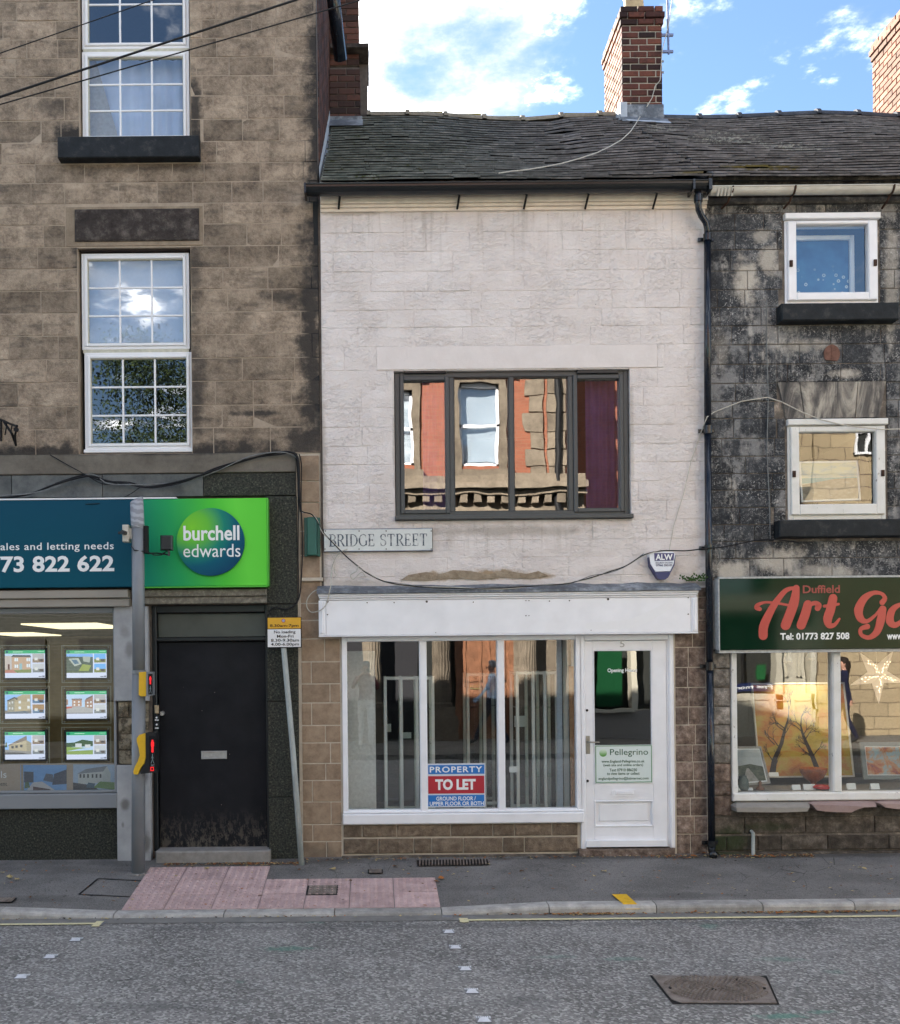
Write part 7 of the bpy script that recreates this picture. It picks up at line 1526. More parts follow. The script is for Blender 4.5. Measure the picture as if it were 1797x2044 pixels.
for ring in range(1, 9):
    k = int(8*ring)
    for i in range(k):
        a = 2*math.pi*i/k+ring*.4; s, t = .5+ring*.058*math.cos(a), .5+ring*.058*math.sin(a)
        if not (.05 < s < .95 and .05 < t < .95): continue
        d = .014; ca2, sa2 = math.cos(a), math.sin(a)
        A = [PT(s+d*ca2*e-d*.55*sa2*f, t+d*sa2*e+d*.55*ca2*f, .020) for e, f in ((-1, -1), (1, -1), (1, 1), (-1, 1))]; Bq = [PT(s+d*1.3*ca2*e-d*.75*sa2*f, t+d*1.3*sa2*e+d*.75*ca2*f, .0081) for e, f in ((-1, -1), (1, -1), (1, 1), (-1, 1))]
        m.add(A+Bq, [(0, 1, 2, 3), (4, 5, 1, 0), (5, 6, 2, 1), (6, 7, 3, 2), (7, 4, 0, 3)])
m.build('raised_studs', M_cast, cov, kind='stuff')
for s, t in ((.47, .45), (.72, .82), (.08, .5), (.93, .5)): m = MB(); p = PT(s, t, .0); m.lathe(p[0], p[1], [(.014, ZR+.006), (.014, ZR+.0155)], 12); m.build('key_hole', M_text_k, cov)
# covers and gratings in the pavement
def cover(name, x0, x1, y0, y1, label, cat, bars=None, slots=0):
    A, Bp = GP(x0, y1), GP(x1, y1); Cp = GP((x0+x1)/2, y0); ya, yb = A[1], Cp[1]; xa, xb = A[0], Bp[0]
    root = empty(name, ((xa+xb)/2, ya, pave_z(xa, ya)), label=label, cat=cat)
    z = lambda x, y: pave_z(x, y)+.011
    m = MB(); m.quad(*[(x, y, z(x, y)-.002) for x, y in ((xa-.012, ya-.012), (xb+.012, ya-.012), (xb+.012, yb+.012), (xa-.012, yb+.012))]); m.build('rim', M_iron, root)
    m = MB()
    if slots:
        for i in range(slots):
            a = xa+(xb-xa)*(i+.12)/slots; b = xa+(xb-xa)*(i+.52)/slots; pts = [(a, ya), (b, ya), (b+.01, yb), (a+.01, yb)]
            m.add([(x, y, z(x, y)+.012) for x, y in pts]+[(x, y, z(x, y)-.001) for x, y in pts], [(0, 1, 2, 3), (4, 5, 1, 0), (5, 6, 2, 1), (6, 7, 3, 2), (7, 4, 0, 3)])
        m.build('grating_bar', M_cast, root, kind='stuff')
    else:
        m.quad(*[(x, y, z(x, y)+.002) for x, y in ((xa, ya), (xb, ya), (xb, yb), (xa, yb))])
        for i in range(8):
            for j in range(5):
                cx, cy = xa+(xb-xa)*(i+.5)/8, ya+(yb-ya)*(j+.5)/5; d = (xb-xa)/24; p = [(cx-d, cy), (cx, cy-d), (cx+d, cy), (cx, cy+d)] if (i+j) % 2 else [(cx-d, cy-d*.4), (cx+d, cy-d*.4), (cx+d, cy+d*.4), (cx-d, cy+d*.4)]
                m.add([(x, y, z(x, y)+.008) for x, y in p]+[(x, y, z(x, y)+.002) for x, y in p], [(0, 1, 2, 3), (4, 5, 1, 0), (5, 6, 2, 1), (6, 7, 3, 2), (7, 4, 0, 3)])
        m.build('cover_plate', M_cast, root)
cover('drain_grating', 836, 975, 1719, 1730, 'long slotted drain grating at the foot of the vacant shop', 'drain grating', slots=22)
cover('stopcock_cover', 614, 671, 1770, 1788, 'small patterned iron cover among the pink tactile tiles', 'cover')
cover('stopcock_cover', 737, 762, 1738, 1745, 'tiny rusty cover above the pink tactile tiles', 'cover')
cover('gully_cover', -40, 22, 1803, 1812, 'iron gully cover beside the kerb at the left edge', 'cover')
# recessed slab outline beside the post
A = [GP(158, 1789), GP(262, 1791), GP(283, 1759), GP(196, 1756)]; m = MB()
def lift(p, d): return (p[0], p[1], pave_z(p[0], p[1])+d)
for i in range(4):
    a, b = A[i], A[(i+1) % 4]; d = (b-a).normalized(); nr = Vector((-d.y, d.x, 0))*.009
    m.quad(lift(a-nr, .0045), lift(b-nr, .0045), lift(b+nr, .0045), lift(a+nr, .0045))
m.build('recessed_cover', M_text_k, None, label='tarmac filled recessed cover outlined in black beside the signal post', cat='cover')
m = MB(); L = [GP(1046, 1735), GP(1060, 1752), GP(1068, 1765), GP(1082, 1785)]
for a, b in zip(L[:-1], L[1:]): m.quad(lift(a, .004), lift(b, .004), lift(b+Vector((.007, 0, 0)), .004), lift(a+Vector((.007, 0, 0)), .004))
m.build('pavement_crack', M_channel, pavement)
# road studs
M_stud = plain('worn_aluminium_stud', (.17, .175, .19), .4, var=.1, bump=.1)
sx = [(198, 1845, .35), (152, 1877, 1), (101, 1911, 1), (44, 1951, 1), (893, 1830, .3), (896, 1861, .6), (909, 1892, 1), (929, 1935, .8), (942, 1980, 1), (966, 2037, 1)]
proto = None
for i, (x, y, k) in enumerate(sx):
    p = G(x, y); grp = 'metal crossing studs in the road'
    side_ = 'left' if x < 300 else 'right'; nn = (i if i < 4 else i-4); tot = ['nearest the kerb', 'second from the kerb', 'third from the kerb', 'fourth from the kerb', 'fifth from the kerb', 'sixth from the kerb, at the bottom edge'][nn]
    root = empty('road_stud', p, label='square metal crossing stud of the %s row, %s' % (side_, tot), cat='road stud', group=grp)
    if proto is None:
        m = MB(); s_ = .043; m.box(-s_, s_, -s_, s_, .001, .006, 0); a_ = bpy.data.meshes.new('stud_base'); a_.from_pydata(m.v, [], m.f); a_.materials.append(M_stud)
        m = MB(); m.add([(-s_*.95, -s_*.9, .0055), (s_*.95, -s_*.9, .0055), (s_*.6, s_*.35, .0055), (-s_*.6, s_*.35, .0055), (-s_*.5, -s_*.2, .018), (s_*.5, -s_*.2, .018), (s_*.4, s_*.1, .018), (-s_*.4, s_*.1, .018)], [(0, 1, 5, 4), (1, 2, 6, 5), (2, 3, 7, 6), (3, 0, 4, 7), (4, 5, 6, 7)])
        b_ = bpy.data.meshes.new('stud_dome'); b_.from_pydata(m.v, [], m.f); b_.materials.append(plain('white_stud_face', (.60, .62, .66), .4)); 
        m = MB()
        for j in range(7): xx = -s_*.9+j*s_*.3; m.box(xx-.004, xx+.004, s_*.42, s_*.95, .0055, .010)
        c_ = bpy.data.meshes.new('stud_ribs'); c_.from_pydata(m.v, [], m.f); c_.materials.append(b_.materials[0]); proto = (a_, b_, c_)
    for me in (proto if k >= .6 else proto[:1]):
        o = bpy.data.objects.new(me.name.split('.')[0], me); col.objects.link(o); o.parent = root
# fallen leaves
M_leafs = [plain('orange_dead_leaf', (.34, .13, .04), .8, var=.3), plain('brown_dead_leaf', (.14, .07, .035), .8, var=.3), plain('straw_dead_leaf', (.42, .33, .16), .8, var=.3)]
lm = []
for mt in M_leafs:
    for q_ in range(3):
        n = 9; v = [(0, 0, .004)]+[(math.cos(2*math.pi*k/n)*(.030 if k % 2 else .020)*rng.uniform(.7, 1.2), math.sin(2*math.pi*k/n)*(.022 if k % 2 else .013)*rng.uniform(.7, 1.2), rng.uniform(.001, .014)) for k in range(n)]
        me = bpy.data.meshes.new('fallen_leaf'); me.from_pydata(v, [], [(0, k+1, (k+1) % n+1) for k in range(n)]); me.materials.append(mt); lm.append(me)
def leaf(p, s=1.0, mi=None):
    me = lm[mi*3+rng.randrange(3)] if mi is not None else rng.choice(lm)
    o = bpy.data.objects.new('fallen_leaf', me); col.objects.link(o); o.location = p; o.rotation_euler = (rng.uniform(-.2, .2), rng.uniform(-.2, .2), rng.uniform(0, 6.28)); o.scale = (s, s, s)
    c_ = 'orange brown straw'.split()[lm.index(me)//3]; kx_ = p[0]; spot = 'near the signal post' if kx_ < -2 else 'before the black door' if kx_ < -1 else 'by the leaning sign post' if kx_ < -.2 else 'at the shop window plinth' if kx_ < 1.3 else 'before the white door' if kx_ < 2.6 else 'near the drainpipe foot' if kx_ < 3.5 else 'before the gallery window'
    wh_ = 'in the gutter' if p[1] < -1.4 else 'close to the wall' if p[1] > -.3 else 'on the middle of the pavement'
    return tag(o, 'curled %s dead leaf %s, %s' % (c_, wh_, spot), 'leaf', 'fallen leaves scattered on the ground')
for (x, y, mi, s) in ((1383, 1712, 0, 1.3), (1404, 1705, 0, 1.2), (1512, 1713, 0, 1.4), (1544, 1713, 0, 1.3), (1577, 1752, 0, 1.0), (882, 1756, 0, 1.6), (872, 1762, 1, 1.0), (412, 1736, 2, 1.3), (665, 1737, 2, 1.4), (20, 1757, 2, 1.5), (5, 1747, 2, 1), (34, 1762, 2, 1.2), (1205, 1745, 2, 1.2), (790, 1731, 1, 1.3), (1187, 1755, 2, .8), (700, 1760, 1, .8), (1042, 1744, 1, .9), (905, 1748, 2, .7), (597, 1738, 1, .9), (520, 1790, 1, .8), (352, 1750, 2, .7), (1716, 1737, 2, .9), (1725, 1739, 2, .9), (60, 1800, 1, .8), (470, 1780, 1, .6)):
    p = GP(x, y); p[2] = pave_z(p[0], p[1])+.008; leaf(p, s, mi)
for (x, mi) in ((1150, 0), (1172, 1), (1190, 0), (1210, 1), (1385, 0), (1412, 1), (1555, 0), (1600, 1), (1625, 0), (1652, 1), (1690, 0), (1708, 0), (1018, 0), (175, 1), (1735, 2)):
    p = G(x, 1821+rng.uniform(0, 3), ZR+.01); leaf(p, rng.uniform(.9, 1.5), mi)
m = MB()
def crumbs(n, fx, fy, fz):
    for i in range(n):
        x, y = fx(), fy(); z = fz(x, y); s_ = rng.uniform(.008, .022); a = rng.uniform(0, 3.14); ca2, sa2 = math.cos(a)*s_, math.sin(a)*s_*.6
        m.add([(x-ca2, y-sa2, z), (x+sa2, y-ca2*.5, z+.004), (x+ca2, y+sa2, z+.006), (x-sa2, y+ca2*.5, z+.003)], [(0, 1, 2, 3)], rng.randrange(4))
crumbs(420, lambda: rng.uniform(-2.0, -.7), lambda: -.16-abs(rng.gauss(0, .035)), lambda x, y: pave_z(x, y)+.006)
crumbs(160, lambda: rng.uniform(-.8, 3.0), lambda: -.07-abs(rng.gauss(0, .03)), lambda x, y: pave_z(x, y)+.006)
crumbs(300, lambda: rng.uniform(2.7, 4.2), lambda: -.07-abs(rng.gauss(0, .05)), lambda x, y: pave_z(x, y)+.006)
crumbs(240, lambda: rng.gauss(1.75, .18), lambda: YK1-.01-abs(rng.gauss(0, .02)), lambda x, y: ZR+.012)
crumbs(330, lambda: rng.gauss(3.6, .35), lambda: YK1-.01-abs(rng.gauss(0, .025)), lambda x, y: ZR+.012)
crumbs(150, lambda: rng.uniform(-3.5, 5), lambda: YK1-.01-abs(rng.gauss(0, .02)), lambda x, y: ZR+.012)
crumbs(260, lambda: rng.uniform(-3.8, 5), lambda: rng.uniform(-1.3, -.1), lambda x, y: pave_z(x, y)+.006)
m.build('leaf_litter', [M_leafs[1], M_leafs[0], plain('grit', (.05, .045, .04), .9), M_leafs[2]], None, kind='stuff', label='crumbs of dead leaf and grit along the walls and kerb', cat='litter')
# ================================================================ the far side of the street, which the windows mirror
YO = -12.3; ZO = .16
m = MB(); m.box(-40, 40, -12.6, -8.8, -.1, ZO-.002); m.build('far_pavement', mat_tarmac('far_paving', (.17, .16, .145), (.24, .23, .2), 30, .3), kind='structure')
def brickwall(name, c1, c2, mo, sc=1.0, bw=.215, rh=.075, ms_=.012):
    m = NM(name); b = m.n('ShaderNodeTexBrick'); b.inputs['Color1'].default_value = (*c1, 1); b.inputs['Color2'].default_value = (*c2, 1); b.inputs['Mortar'].default_value = (*mo, 1)
    b.inputs['Scale'].default_value = sc; b.inputs['Mortar Size'].default_value = ms_; b.inputs['Brick Width'].default_value = bw; b.inputs['Row Height'].default_value = rh
    cx = m.n('ShaderNodeCombineXYZ'); sp = m.n('ShaderNodeSeparateXYZ'); m.nt.links.new(m.pos(), sp.inputs[0]); m.nt.links.new(sp.outputs[0], cx.inputs[0]); m.nt.links.new(sp.outputs[2], cx.inputs[1]); m.nt.links.new(cx.outputs[0], b.inputs['Vector'])
    return m.fin(b.outputs['Color'], .85, m.bump(b.outputs['Fac'], -.4, .01))
M_obrick = brickwall('orange_red_brickwork', (.26, .095, .055), (.21, .075, .045), (.22, .12, .08), ms_=.006)
M_ostone = stone('weathered_buff_ashlar', [(0, (.08, .065, .05)), (.5, (.17, .14, .105)), (1, (.25, .21, .16))], .18, 3, bstr=.4)
M_oashlar = brickwall('buff_ashlar_wall', (.40, .32, .20), (.34, .27, .17), (.16, .12, .08), bw=.62, rh=.30, ms_=.012)
M_odoor = plain('varnished_brown_door', (.26, .12, .065), .4, var=.25, bump=.1, sc=6)
ob = empty('bank_building', (2, YO, ZO), label='orange brick bank with stone quoins mirrored in the grey window', cat='building')
def bx(name, x0, x1, z0, z1, yf, mat, parent, dep=.3, c=0.0):   # yf: how far it stands proud of the facade towards the street
    m = MB(); m.box(x0, x1, YO+yf-dep, YO+yf, z0, z1); return m.build(name, mat, parent)
owin = [(2.02, 2.88, 6.30, 8.10), (.10, .92, 6.30, 8.0), (-1.6, -.8, 6.3, 8.0)]
m = MB()
X0_, X1_ = -2.6, 4.4
xs = sorted({X0_, X1_}|{h[i] for h in owin for i in (0, 1)}); zs_ = sorted({6.05, 11.0}|{h[i] for h in owin for i in (2, 3)})
for i in range(len(xs)-1):
    for k in range(len(zs_)-1):
        if any(h[0] < (xs[i]+xs[i+1])/2 < h[1] and h[2] < (zs_[k]+zs_[k+1])/2 < h[3] for h in owin): continue
        m.box(xs[i], xs[i+1], YO-.3, YO, zs_[k], zs_[k+1])
m.build('brick_wall', M_obrick, ob)
bx('rear_wall', X0_, X1_, ZO, 11, -.35, M_dark, ob, 6)
for (a, b, c, d) in owin:
    m = MB(); t = .17
    for (x0, x1, z0, z1) in ((a-t, a, c-.1, d+.25), (b, b+t, c-.1, d+.25), (a, b, d, d+.25)): m.box(x0, x1, YO-.1, YO+.07, z0, z1, 0)
    m.box(a-t-.1, b+t+.1, YO-.1, YO+.2, d+.25, d+.42); m.box(a-t-.08, b+t+.08, YO-.1, YO+.16, c-.26, c-.10)
    fo = m.build('window_surround', M_ostone, ob)
    m = MB(); w_ = .06; mid = (c+d)/2
    for (x0, x1, z0, z1) in ((a, a+w_, c, d), (b-w_, b, c, d), (a, b, c, c+w_), (a, b, d-w_, d), (a, b, mid-.03, mid+.03)): m.box(x0, x1, YO-.12, YO-.07, z0, z1)
    m.build('sash_frame', M_gloss, fo)
    m = MB(); m.rect(a, b, c+.1, d, YO-.2); m.build('net_blind', plain('far_net_blind', (.50, .54, .60), .8, var=.1, sc=2), fo); m = MB(); m.rect(a, b, c, d, YO-.14); m.build('pane', M_glass, fo)
for i in range(13):
    z = 5.85+i*.40; wd = .42 if i % 2 else .30
    bx('quoin', 3.40+(.12 if i % 2 == 0 else 0), 3.82, z, z+.375, .05, M_ostone, ob, .2); bx('quoin', 3.9, 4.30+(.1 if i % 2 else 0), z, z+.375, .09, M_ostone, ob, .3)
m = MB(); m.tube([(4.12, YO+.17, ZO), (4.12, YO+.17, 11)], .07, 10); m.build('rain_pipe', M_iron, ob)
for (z0, z1, y) in ((5.88, 6.05, .22), (5.73, 5.86, .42), (5.61, 5.71, .30), (5.02, 5.35, .12)): bx('cornice', X0_, 4.75, z0, z1, y, M_ostone, ob, .5)
for i in range(24): x = X0_+.1+i*.30; bx('dentil', x, x+.16, 5.43, 5.60, .26, M_ostone, ob, .2)
bx('frieze', X0_, 4.75, 5.36, 5.60, .02, M_ostone, ob, .2); bx('entablature', X0_, 4.75, 3.5, 5.0, .04, plain('pale_teal_shop_board', (.16, .34, .36), .5), ob, .3)
bx('stone_wall', X0_, 1.0, ZO, 3.5, -.1, plain('far_dark_recess', (.035, .035, .04), .5), ob, .2)
def column(x):
    m = MB(); m.lathe(x, YO+.35, [(.25, .92), (.25, .98), (.21, 1.02), (.215, 1.1), (.20, 3.0), (.19, 3.3), (.25, 3.42), (.25, 3.5)], 40, flute=1); o = m.build('column', M_ostone, ob)
    m = MB(); m.box(x-.32, x+.32, YO+.02, YO+.68, ZO, .72); m.box(x-.28, x+.28, YO+.06, YO+.64, .72, .92); m.build('plinth', M_ostone, o)
for x in (-2.1, -.03, 1.50, 3.40): column(x)
def far_door(x0, x1, zt, parent, mat):
    m = MB(); m.box(x0, x1, YO-.15, YO-.05, ZO, zt); d = m.build('door', mat, parent)
    n = 2; wd = (x1-x0)/n
    for i in range(n):
        for (a, b) in ((.45, .95), (1.05, 1.35), (1.45, 2.6), (2.7, 3.3)):
            if b > zt: continue
            m = MB(); xa, xb = x0+wd*i+.09, x0+wd*(i+1)-.09; t = .03
            for (q0, q1, q2, q3) in ((xa, xa+t, a, b), (xb-t, xb, a, b), (xa, xb, a, a+t), (xa, xb, b-t, b)): m.box(q0, q1, YO-.06, YO-.02, q2, q3)
            m.build('panel_moulding', mat, d)
    m = MB(); m.box((x0+x1)/2-.35, (x0+x1)/2-.12, YO-.05, YO-.03, 1.28, 1.36); m.build('letter_plate', plain('brass', (.5, .4, .18), .3, metal=.6), d)
far_door(1.95, 3.05, 3.4, ob, M_odoor); bx('door_jamb', 1.84, 1.95, ZO, 3.5, .0, M_odoor, ob, .2); bx('door_jamb', 3.05, 3.14, ZO, 3.5, .0, M_odoor, ob, .2)
bx('stone_wall', 3.14, 4.7, ZO, 3.5, .0, M_ostone, ob, .2)
# cream shopfront
bx('quoin_band', 4.42, 6.9, 3.32, 4.6, -.3, M_ostone, ob, .3); bx('added_shaded_wing', 4.42, 6.9, 4.6, 10.4, -2.7, M_obrick, ob, .4)  # wing is added and set back so the main block shades it
od = empty('added_dark_house', (-8, YO, ZO), label='low dark brick house, unseen, added to darken the mirror image in the estate agent window', cat='building')  # added house: keeps bright horizon sky out of the office window's reflection
m = MB(); m.box(-20, -2.7, -17, YO-.6, ZO, 5.4); m.build('brick_wall', brickwall('darkened_brickwork', (.035, .035, .028), (.028, .03, .024), (.05, .05, .045)), od)  # brick colour kept very dark for that reflection
for i in range(6):
    x = -5.0-1.7*i; m = MB(); m.box(x, x+.9, YO-.62, YO-.55, 1.1, 2.5); fo = m.build('window', M_iron, od); m = MB(); m.box(x+.08, x+.82, YO-.56, YO-.54, 1.18, 2.42); m.build('pane', M_dark, fo)
m = MB(); m.box(-20.2, -2.6, -17.2, YO-.3, 5.4, 5.55); m.build('roof', M_under, od)
oc = empty('cream_shopfront', (7.2, YO, ZO), label='cream panelled shopfront mirrored in the gallery window and the white door', cat='building')
M_ocream = plain('cream_shopfront_paint', (.50, .47, .38), .5, var=.05)
M_ogrey = plain('taupe_shopfront_paint', (.24, .22, .20), .5, var=.05)
bx('upper_wall', 6.92, 9.8, 5.75, 9.8, .0, M_oashlar, oc, .4); bx('stall_riser', 4.72, 6.4, ZO, .78, .1, M_ogrey, oc, .3); bx('stall_riser', 6.4, 9.8, ZO, 1.12, .1, M_ocream, oc, .3)
for i in range(7):
    x = 6.6+i*.46
    m = MB()
    for (q0, q1, q2, q3) in ((x, x+.02, .35, .98), (x+.34, x+.36, .35, .98), (x, x+.36, .35, .37), (x, x+.36, .96, .98)): m.box(q0, q1, YO+.1, YO+.125, q2, q3)
    m.build('panel_moulding', M_ocream, oc)
bx('dark_shop', 4.72, 9.8, .78, 3.3, -.3, M_dark, oc, .2); bx('window_sill', 4.9, 5.75, .74, .82, .2, M_ocream, oc, .3)
for x in (4.75, 5.72, 6.3, 8.95, 9.7): bx('pilaster', x, x+.14, .78, 3.3, .1, M_ocream, oc, .3)
for x in (7.0, 7.6, 8.2): bx('glazing_bar', x, x+.04, 1.12, 3.3, .0, M_text_k, oc, .05)
bx('green_poster', 5.0, 5.55, .88, 2.15, .0, plain('far_green_poster', (.005, .055, .018), .5), oc, .03); bx('green_poster', 8.55, 8.75, 1.45, 1.75, .0, plain('far_green_card', (.01, .10, .03), .5), oc, .03)
bx('navy_strip', 6.5, 8.95, 1.17, 1.36, .02, plain('far_navy_strip', (.01, .02, .08), .5), oc, .03)
far_door(9.05, 9.65, 2.6, oc, M_ocream)
tm = text_mesh('Free mortgage advice', 7.0, 8.9, 1.20, 1.32, YO+.03, M_text_w, oc, bold=.02)
for v in tm.data.vertices: v.co.x = (7.0+8.9)-(v.co.x+base_of(oc)[0])-base_of(oc)[0]     # read from across the street, it faces north
bx('fascia', 4.72, 9.8, 2.95, 3.3, .15, M_ocream, oc, .2)
of = empty('ashlar_building', (13, YO, ZO), label='buff ashlar house with white glazing bars mirrored at the right', cat='building')
bx('ashlar_wall', 9.85, 17, ZO, 10, .0, M_oashlar, of, 4)
for (a, b, c, d) in ((10.75, 11.9, 6.4, 8.4), (12.3, 12.9, .6, 2.9)):
    bx('pane', a, b, c, d, .01, M_dark, of, .1)
    m = MB()
    for i in range(5): x = a+(b-a-.05)*i/4; m.box(x, x+.05, YO+.01, YO+.05, c, d)
    for k in range(5): z = c+(d-c-.05)*k/4; m.box(a, b, YO+.01, YO+.048, z, z+.05)
    m.build('glazing_bars', M_gloss, of)
m = MB(); m.lathe(12.05, YO+.35, [(.2, ZO), (.2, .5), (.16, .55), (.15, 3.2)], 16); m.build('white_column', M_gloss, of, smooth=True)
# tree mirrored in the lower left sash
tr = empty('tree', (-7.6, -24, -.3), label='tall leafy tree across the street, mirrored in the lower white sash window', cat='tree')
m = MB(); m.tube([(-7.6, -24, -.4), (-7.5, -24, 3), (-7.4, -24.1, 6), (-7.5, -24, 9)], [.35, .28, .2, .08], 10)
for i in range(14): a = rng.uniform(0, 6.28); z = rng.uniform(4, 8); m.tube([(-7.5, -24, z), (-7.5+2*math.cos(a), -24+2*math.sin(a), z+1.6)], [.09, .03], 6)
m.build('trunk', plain('tree_bark', (.05, .04, .03), .9), tr)
m = MB()
for c in range(150):
    a = rng.uniform(0, 6.28); rr = rng.uniform(0, 1)**.6; z = rng.uniform(5.0, 12.8); R_ = 2.4*math.sin(math.pi*min(1, max(.08, (z-4)/10)))**.7
    cx, cy = -7.5+R_*rr*math.cos(a), -24+R_*rr*math.sin(a)
    for k in range(190):
        v = Vector((rng.gauss(0, .42), rng.gauss(0, .42), rng.gauss(0, .35)))+Vector((cx, cy, z)); s_ = .045; d1 = Vector((rng.uniform(-1, 1), rng.uniform(-1, 1), rng.uniform(-1, 1))).normalized()*s_; d2 = Vector((rng.uniform(-1, 1), rng.uniform(-1, 1), rng.uniform(-1, 1))).normalized()*s_
        m.add([v-d1, v-d2, v+d1, v+d2], [(0, 1, 2, 3)])
m.build('crown', stone('tree_leaf_green', [(0, (.02, .035, .014)), (1, (.055, .08, .03))], 0, 2, bstr=.1), tr)
# ---------------------------------------------------------------- people (seen as mirror images)
def person(name, loc, yaw, J, E_, rad, cols, label, extra=None):
    """J: joints; E_: bones; rad: radii; cols: function(point)->material index; mats list"""
    me = bpy.data.meshes.new(name); keys = list(J); me.from_pydata([J[k] for k in keys], [(keys.index(a), keys.index(b)) for a, b in E_], [])
    tmp = bpy.data.objects.new('tmp', me); col.objects.link(tmp)
    sk_ = tmp.modifiers.new('s', 'SKIN'); sk_.use_smooth_shade = True
    for i, k in enumerate(keys): me.skin_vertices[0].data[i].radius = rad[k] if isinstance(rad[k], tuple) else (rad[k], rad[k]); me.skin_vertices[0].data[i].use_root = (k == 'pelvis')
    ss = tmp.modifiers.new('b', 'SUBSURF'); ss.levels = 2; ss.render_levels = 2
    dg = bpy.context.evaluated_depsgraph_get(); nm = bpy.data.meshes.new_from_object(tmp.evaluated_get(dg)); bpy.data.objects.remove(tmp)
    nm.materials.clear()
    for mt in cols[0]: nm.materials.append(mt)
    for p in nm.polygons: p.material_index = cols[1](p.center); p.use_smooth = True
    nm.name = 'body'; root = empty('person', loc, label=label, cat='person'); root.rotation_euler = (0, 0, yaw)
    o = bpy.data.objects.new('body', nm); col.objects.link(o); o.parent = root
    def part(nm_, mb, mat):
        me2 = bpy.data.meshes.new(nm_); me2.from_pydata(mb.v, [], mb.f); me2.materials.append(mat); q = bpy.data.objects.new(nm_, me2); col.objects.link(q); q.parent = root
        for p in me2.polygons: p.use_smooth = True
    if extra: extra(part)
    return root
M_skin = plain('fair_skin', (.50, .28, .20), .55, var=.05); M_hair_g = plain('grey_hair', (.30, .29, .28), .8); M_hair_d = plain('dark_hair', (.02, .013, .01), .6)
M_pshirt = plain('pale_blue_shirt', (.48, .62, .80), .8, bump=.3); M_navyt = plain('navy_trousers', (.02, .028, .05), .8); M_shoe = plain('black_shoe', (.012, .012, .014), .4); M_darkcoat = plain('navy_coat', (.012, .014, .04), .8)
M_maroon = plain('maroon_jumper', (.12, .03, .04), .85); M_palet = plain('pale_trousers', (.50, .49, .46), .85)
def joints(stride=.0, armL=None, armR=None, h=1.0):
    J = {'pelvis': (0, 0, .95), 'waist': (0, .0, 1.08), 'chest': (0, .01, 1.30), 'upper': (0, .0, 1.42), 'neck': (0, .005, 1.51), 'head': (0, -.02, 1.60), 'crown': (0, -.005, 1.69),
         'hipL': (.10, 0, .90), 'kneeL': (.10, -.5*stride-.06*abs(stride), .50), 'ankL': (.10, -stride, .09), 'toeL': (.11, -stride-.17, .035),
         'hipR': (-.10, 0, .90), 'kneeR': (-.10, .25*stride-.05, .50), 'ankR': (-.10, stride, .10+.05*abs(stride)), 'toeR': (-.11, stride-.15, .035),
         'shL': (.17, 0, 1.42), 'shR': (-.17, 0, 1.42)}
    aL = armL or [(.22, .05, 1.17), (.23, -.06, .95), (.23, -.09, .87)]; aR = armR or [(-.22, -.06, 1.17), (-.24, .02, .95), (-.24, .03, .87)]
    for s_, A in (('L', aL), ('R', aR)):
        J['elb'+s_], J['wri'+s_], J['palm'+s_] = A
        p, w_ = Vector(A[2]), Vector(A[1]); d = (p-w_).normalized(); side_ = d.cross(Vector((1, 0, 0))).normalized() if abs(d.x) < .9 else Vector((0, 1, 0))
        for k in range(4):
            o = side_*(.027*(k-1.5)/1.5); L = (.065, .075, .070, .055)[k]
            J['k%d%s' % (k, s_)] = tuple(p+o+d*.03); J['f%d%s' % (k, s_)] = tuple(p+o*1.2+d*(.03+L))
        J['t0'+s_] = tuple(p-side_*.035-d*.01); J['t1'+s_] = tuple(p-side_*.055+d*.03)
    return J
def bones():
    E_ = [('pelvis', 'waist'), ('waist', 'chest'), ('chest', 'upper'), ('upper', 'neck'), ('neck', 'head'), ('head', 'crown'), ('upper', 'shL'), ('upper', 'shR')]
    for s_ in 'LR':
        E_ += [('pelvis', 'hip'+s_), ('hip'+s_, 'knee'+s_), ('knee'+s_, 'ank'+s_), ('ank'+s_, 'toe'+s_), ('sh'+s_, 'elb'+s_), ('elb'+s_, 'wri'+s_), ('wri'+s_, 'palm'+s_), ('palm'+s_, 't0'+s_), ('t0'+s_, 't1'+s_)]
        for k in range(4): E_ += [('palm'+s_, 'k%d%s' % (k, s_)), ('k%d%s' % (k, s_), 'f%d%s' % (k, s_))]
    return E_
def radii(w_=1.0):
    r = {'pelvis': (.155*w_, .115*w_), 'waist': (.145*w_, .11*w_), 'chest': (.165*w_, .115*w_), 'upper': (.13*w_, .09*w_), 'neck': .055, 'head': (.080, .098), 'crown': (.066, .078)}
    for s_ in 'LR':
        r.update({'hip'+s_: .095*w_, 'knee'+s_: .060, 'ank'+s_: .042, 'toe'+s_: (.042, .030), 'sh'+s_: .062*w_, 'elb'+s_: .045, 'wri'+s_: .028, 'palm'+s_: (.036, .018), 't0'+s_: .012, 't1'+s_: .009})
        for k in range(4): r['k%d%s' % (k, s_)] = .010; r['f%d%s' % (k, s_)] = .008
    return r
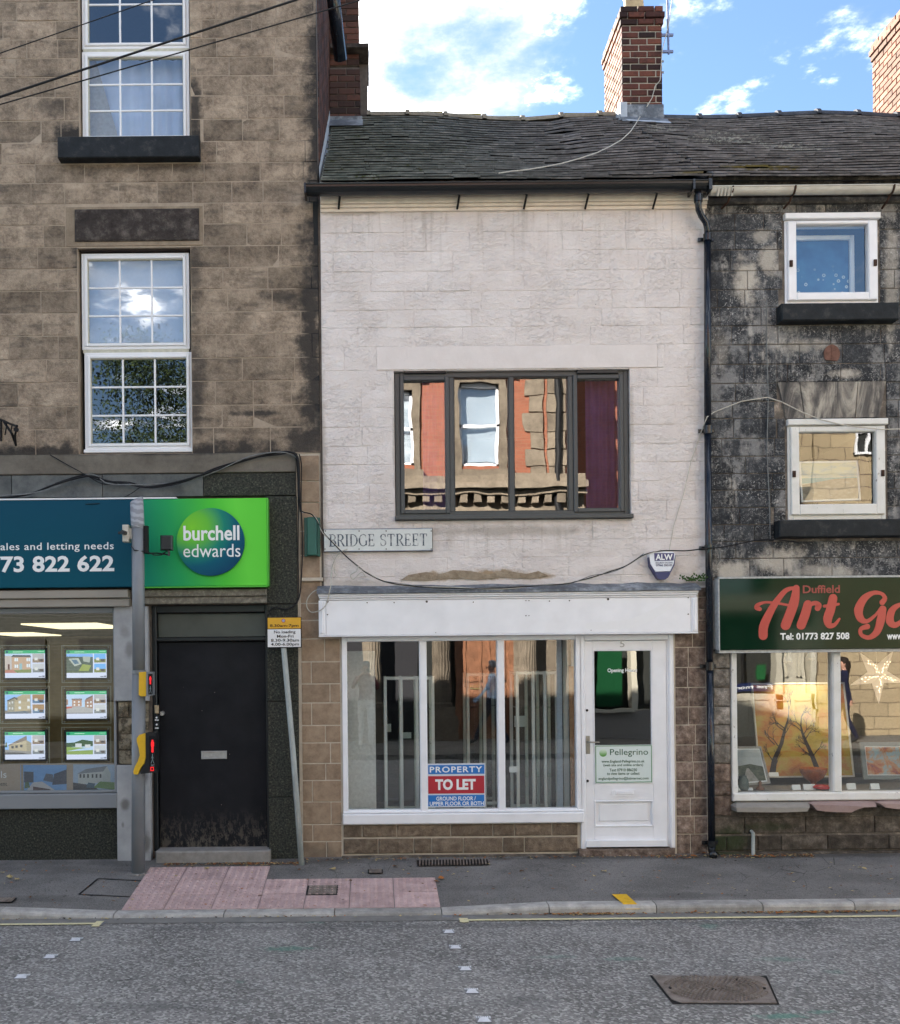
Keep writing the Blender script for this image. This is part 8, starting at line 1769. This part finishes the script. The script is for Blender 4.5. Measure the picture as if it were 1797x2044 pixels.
def face_part(glasses, hairmat, longhair=False, faceY=-1):
    def ex(part):
        m = MB(); m.add([(0, -.145, 1.585), (-.014, -.115, 1.575), (.014, -.115, 1.575), (0, -.112, 1.63)], [(0, 1, 3), (0, 3, 2), (0, 2, 1)]); part('nose', m, M_skin)
        for x in (-.084, .084): m = MB(); m.tube([(x, -.02, 1.57), (x*1.06, -.01, 1.60), (x*1.03, -.02, 1.63)], [.010, .014, .010], 8); part('ear', m, M_skin)
        for x in (-.032, .032): m = MB(); m.lathe(x, -.108, [(.004, 1.612), (.010, 1.618), (.010, 1.624), (.004, 1.630)], 8); part('eye', m, M_text_k)
        m = MB(); m.box(-.026, .026, -.116, -.10, 1.541, 1.549); part('mouth', m, plain('lip_colour', (.35, .12, .10), .5))
        if glasses: m = MB(); m.tube([(-.088, .0, 1.625), (-.075, -.10, 1.622), (-.03, -.125, 1.620), (.03, -.125, 1.620), (.075, -.10, 1.622), (.088, .0, 1.625)], .006, 6); part('glasses', m, M_text_k)
        m = MB(); prof = [(.092, 1.615), (.100, 1.66), (.092, 1.715), (.06, 1.755), (.01, 1.765)]; n0 = len(m.v); m.lathe(0, .012, prof, 18)
        m.v = [(x, y if y > -.05 or z > 1.68 else -.05, z) for x, y, z in m.v]; part('hair', m, hairmat)
        if longhair: m = MB(); m.tube([(0, .06, 1.66), (0, .085, 1.55), (.02, .09, 1.42), (.03, .08, 1.32)], [.085, .085, .07, .03], 12); part('long_hair', m, hairmat)
    return ex
def colf(lower, upper_, neckz=1.49, sleeve=.90):
    def f(c):
        if c.z > neckz: return 2
        if c.z < .11: return 3
        if abs(c.x) > .185 and c.z < sleeve: return 2
        return 1 if c.z > .98 or (abs(c.x) > .18) else 0
    return f
# man walking to the left past the doors: local -Y is forward, yaw turns it to world -X
J = joints(.34, armL=[(.22, .12, 1.18), (.22, .16, .98), (.22, .17, .90)], armR=[(-.22, -.14, 1.19), (-.22, -.28, 1.03), (-.22, -.34, .98)])
person('man', (2.45, -10.7, ZO), R(-90), J, bones(), radii(), ([M_navyt, M_pshirt, M_skin, M_shoe], colf(0, 1)), 'grey haired man in pale blue shirt and dark trousers walking, mirrored in the shop window', face_part(True, M_hair_g))
J = joints(.22); person('woman', (9.62, -10.5, ZO), R(-90), J, bones(), radii(.9), ([M_darkcoat, M_darkcoat, M_skin, M_shoe], colf(0, 1)), 'dark haired woman in a navy coat mirrored in the gallery window', face_part(False, M_hair_d, True))
# the photographer, standing behind the camera and holding up a phone: local -Y forward turned to +Y
J = joints(.03, armL=[(.25, -.12, 1.22), (.10, -.30, 1.48), (.05, -.34, 1.54)], armR=[(-.25, -.12, 1.22), (-.10, -.30, 1.48), (-.05, -.34, 1.54)])
def ex2(part):
    face_part(False, M_hair_g)(part)
def cph(c):
    if c.z > 1.50 or (c.y < -.26): return 2
    if c.z < .11: return 3
    return 1 if c.z > .98 or abs(c.x) > .19 else 0
ph = person('photographer', (-.16, -9.93, ZO), R(180), J, bones(), radii(), ([M_palet, M_maroon, M_skin, M_shoe], cph), 'person in maroon jumper and pale trousers holding up a phone, mirrored at left', ex2)
m = MB(); m.box(-.2, -.04, -9.575, -9.566, 1.70, 1.775, 0, .003); o = m.build('smartphone', M_text_k, None, label='black phone held up by the mirrored photographer in the left shop pane', cat='phone'); recenter(o)
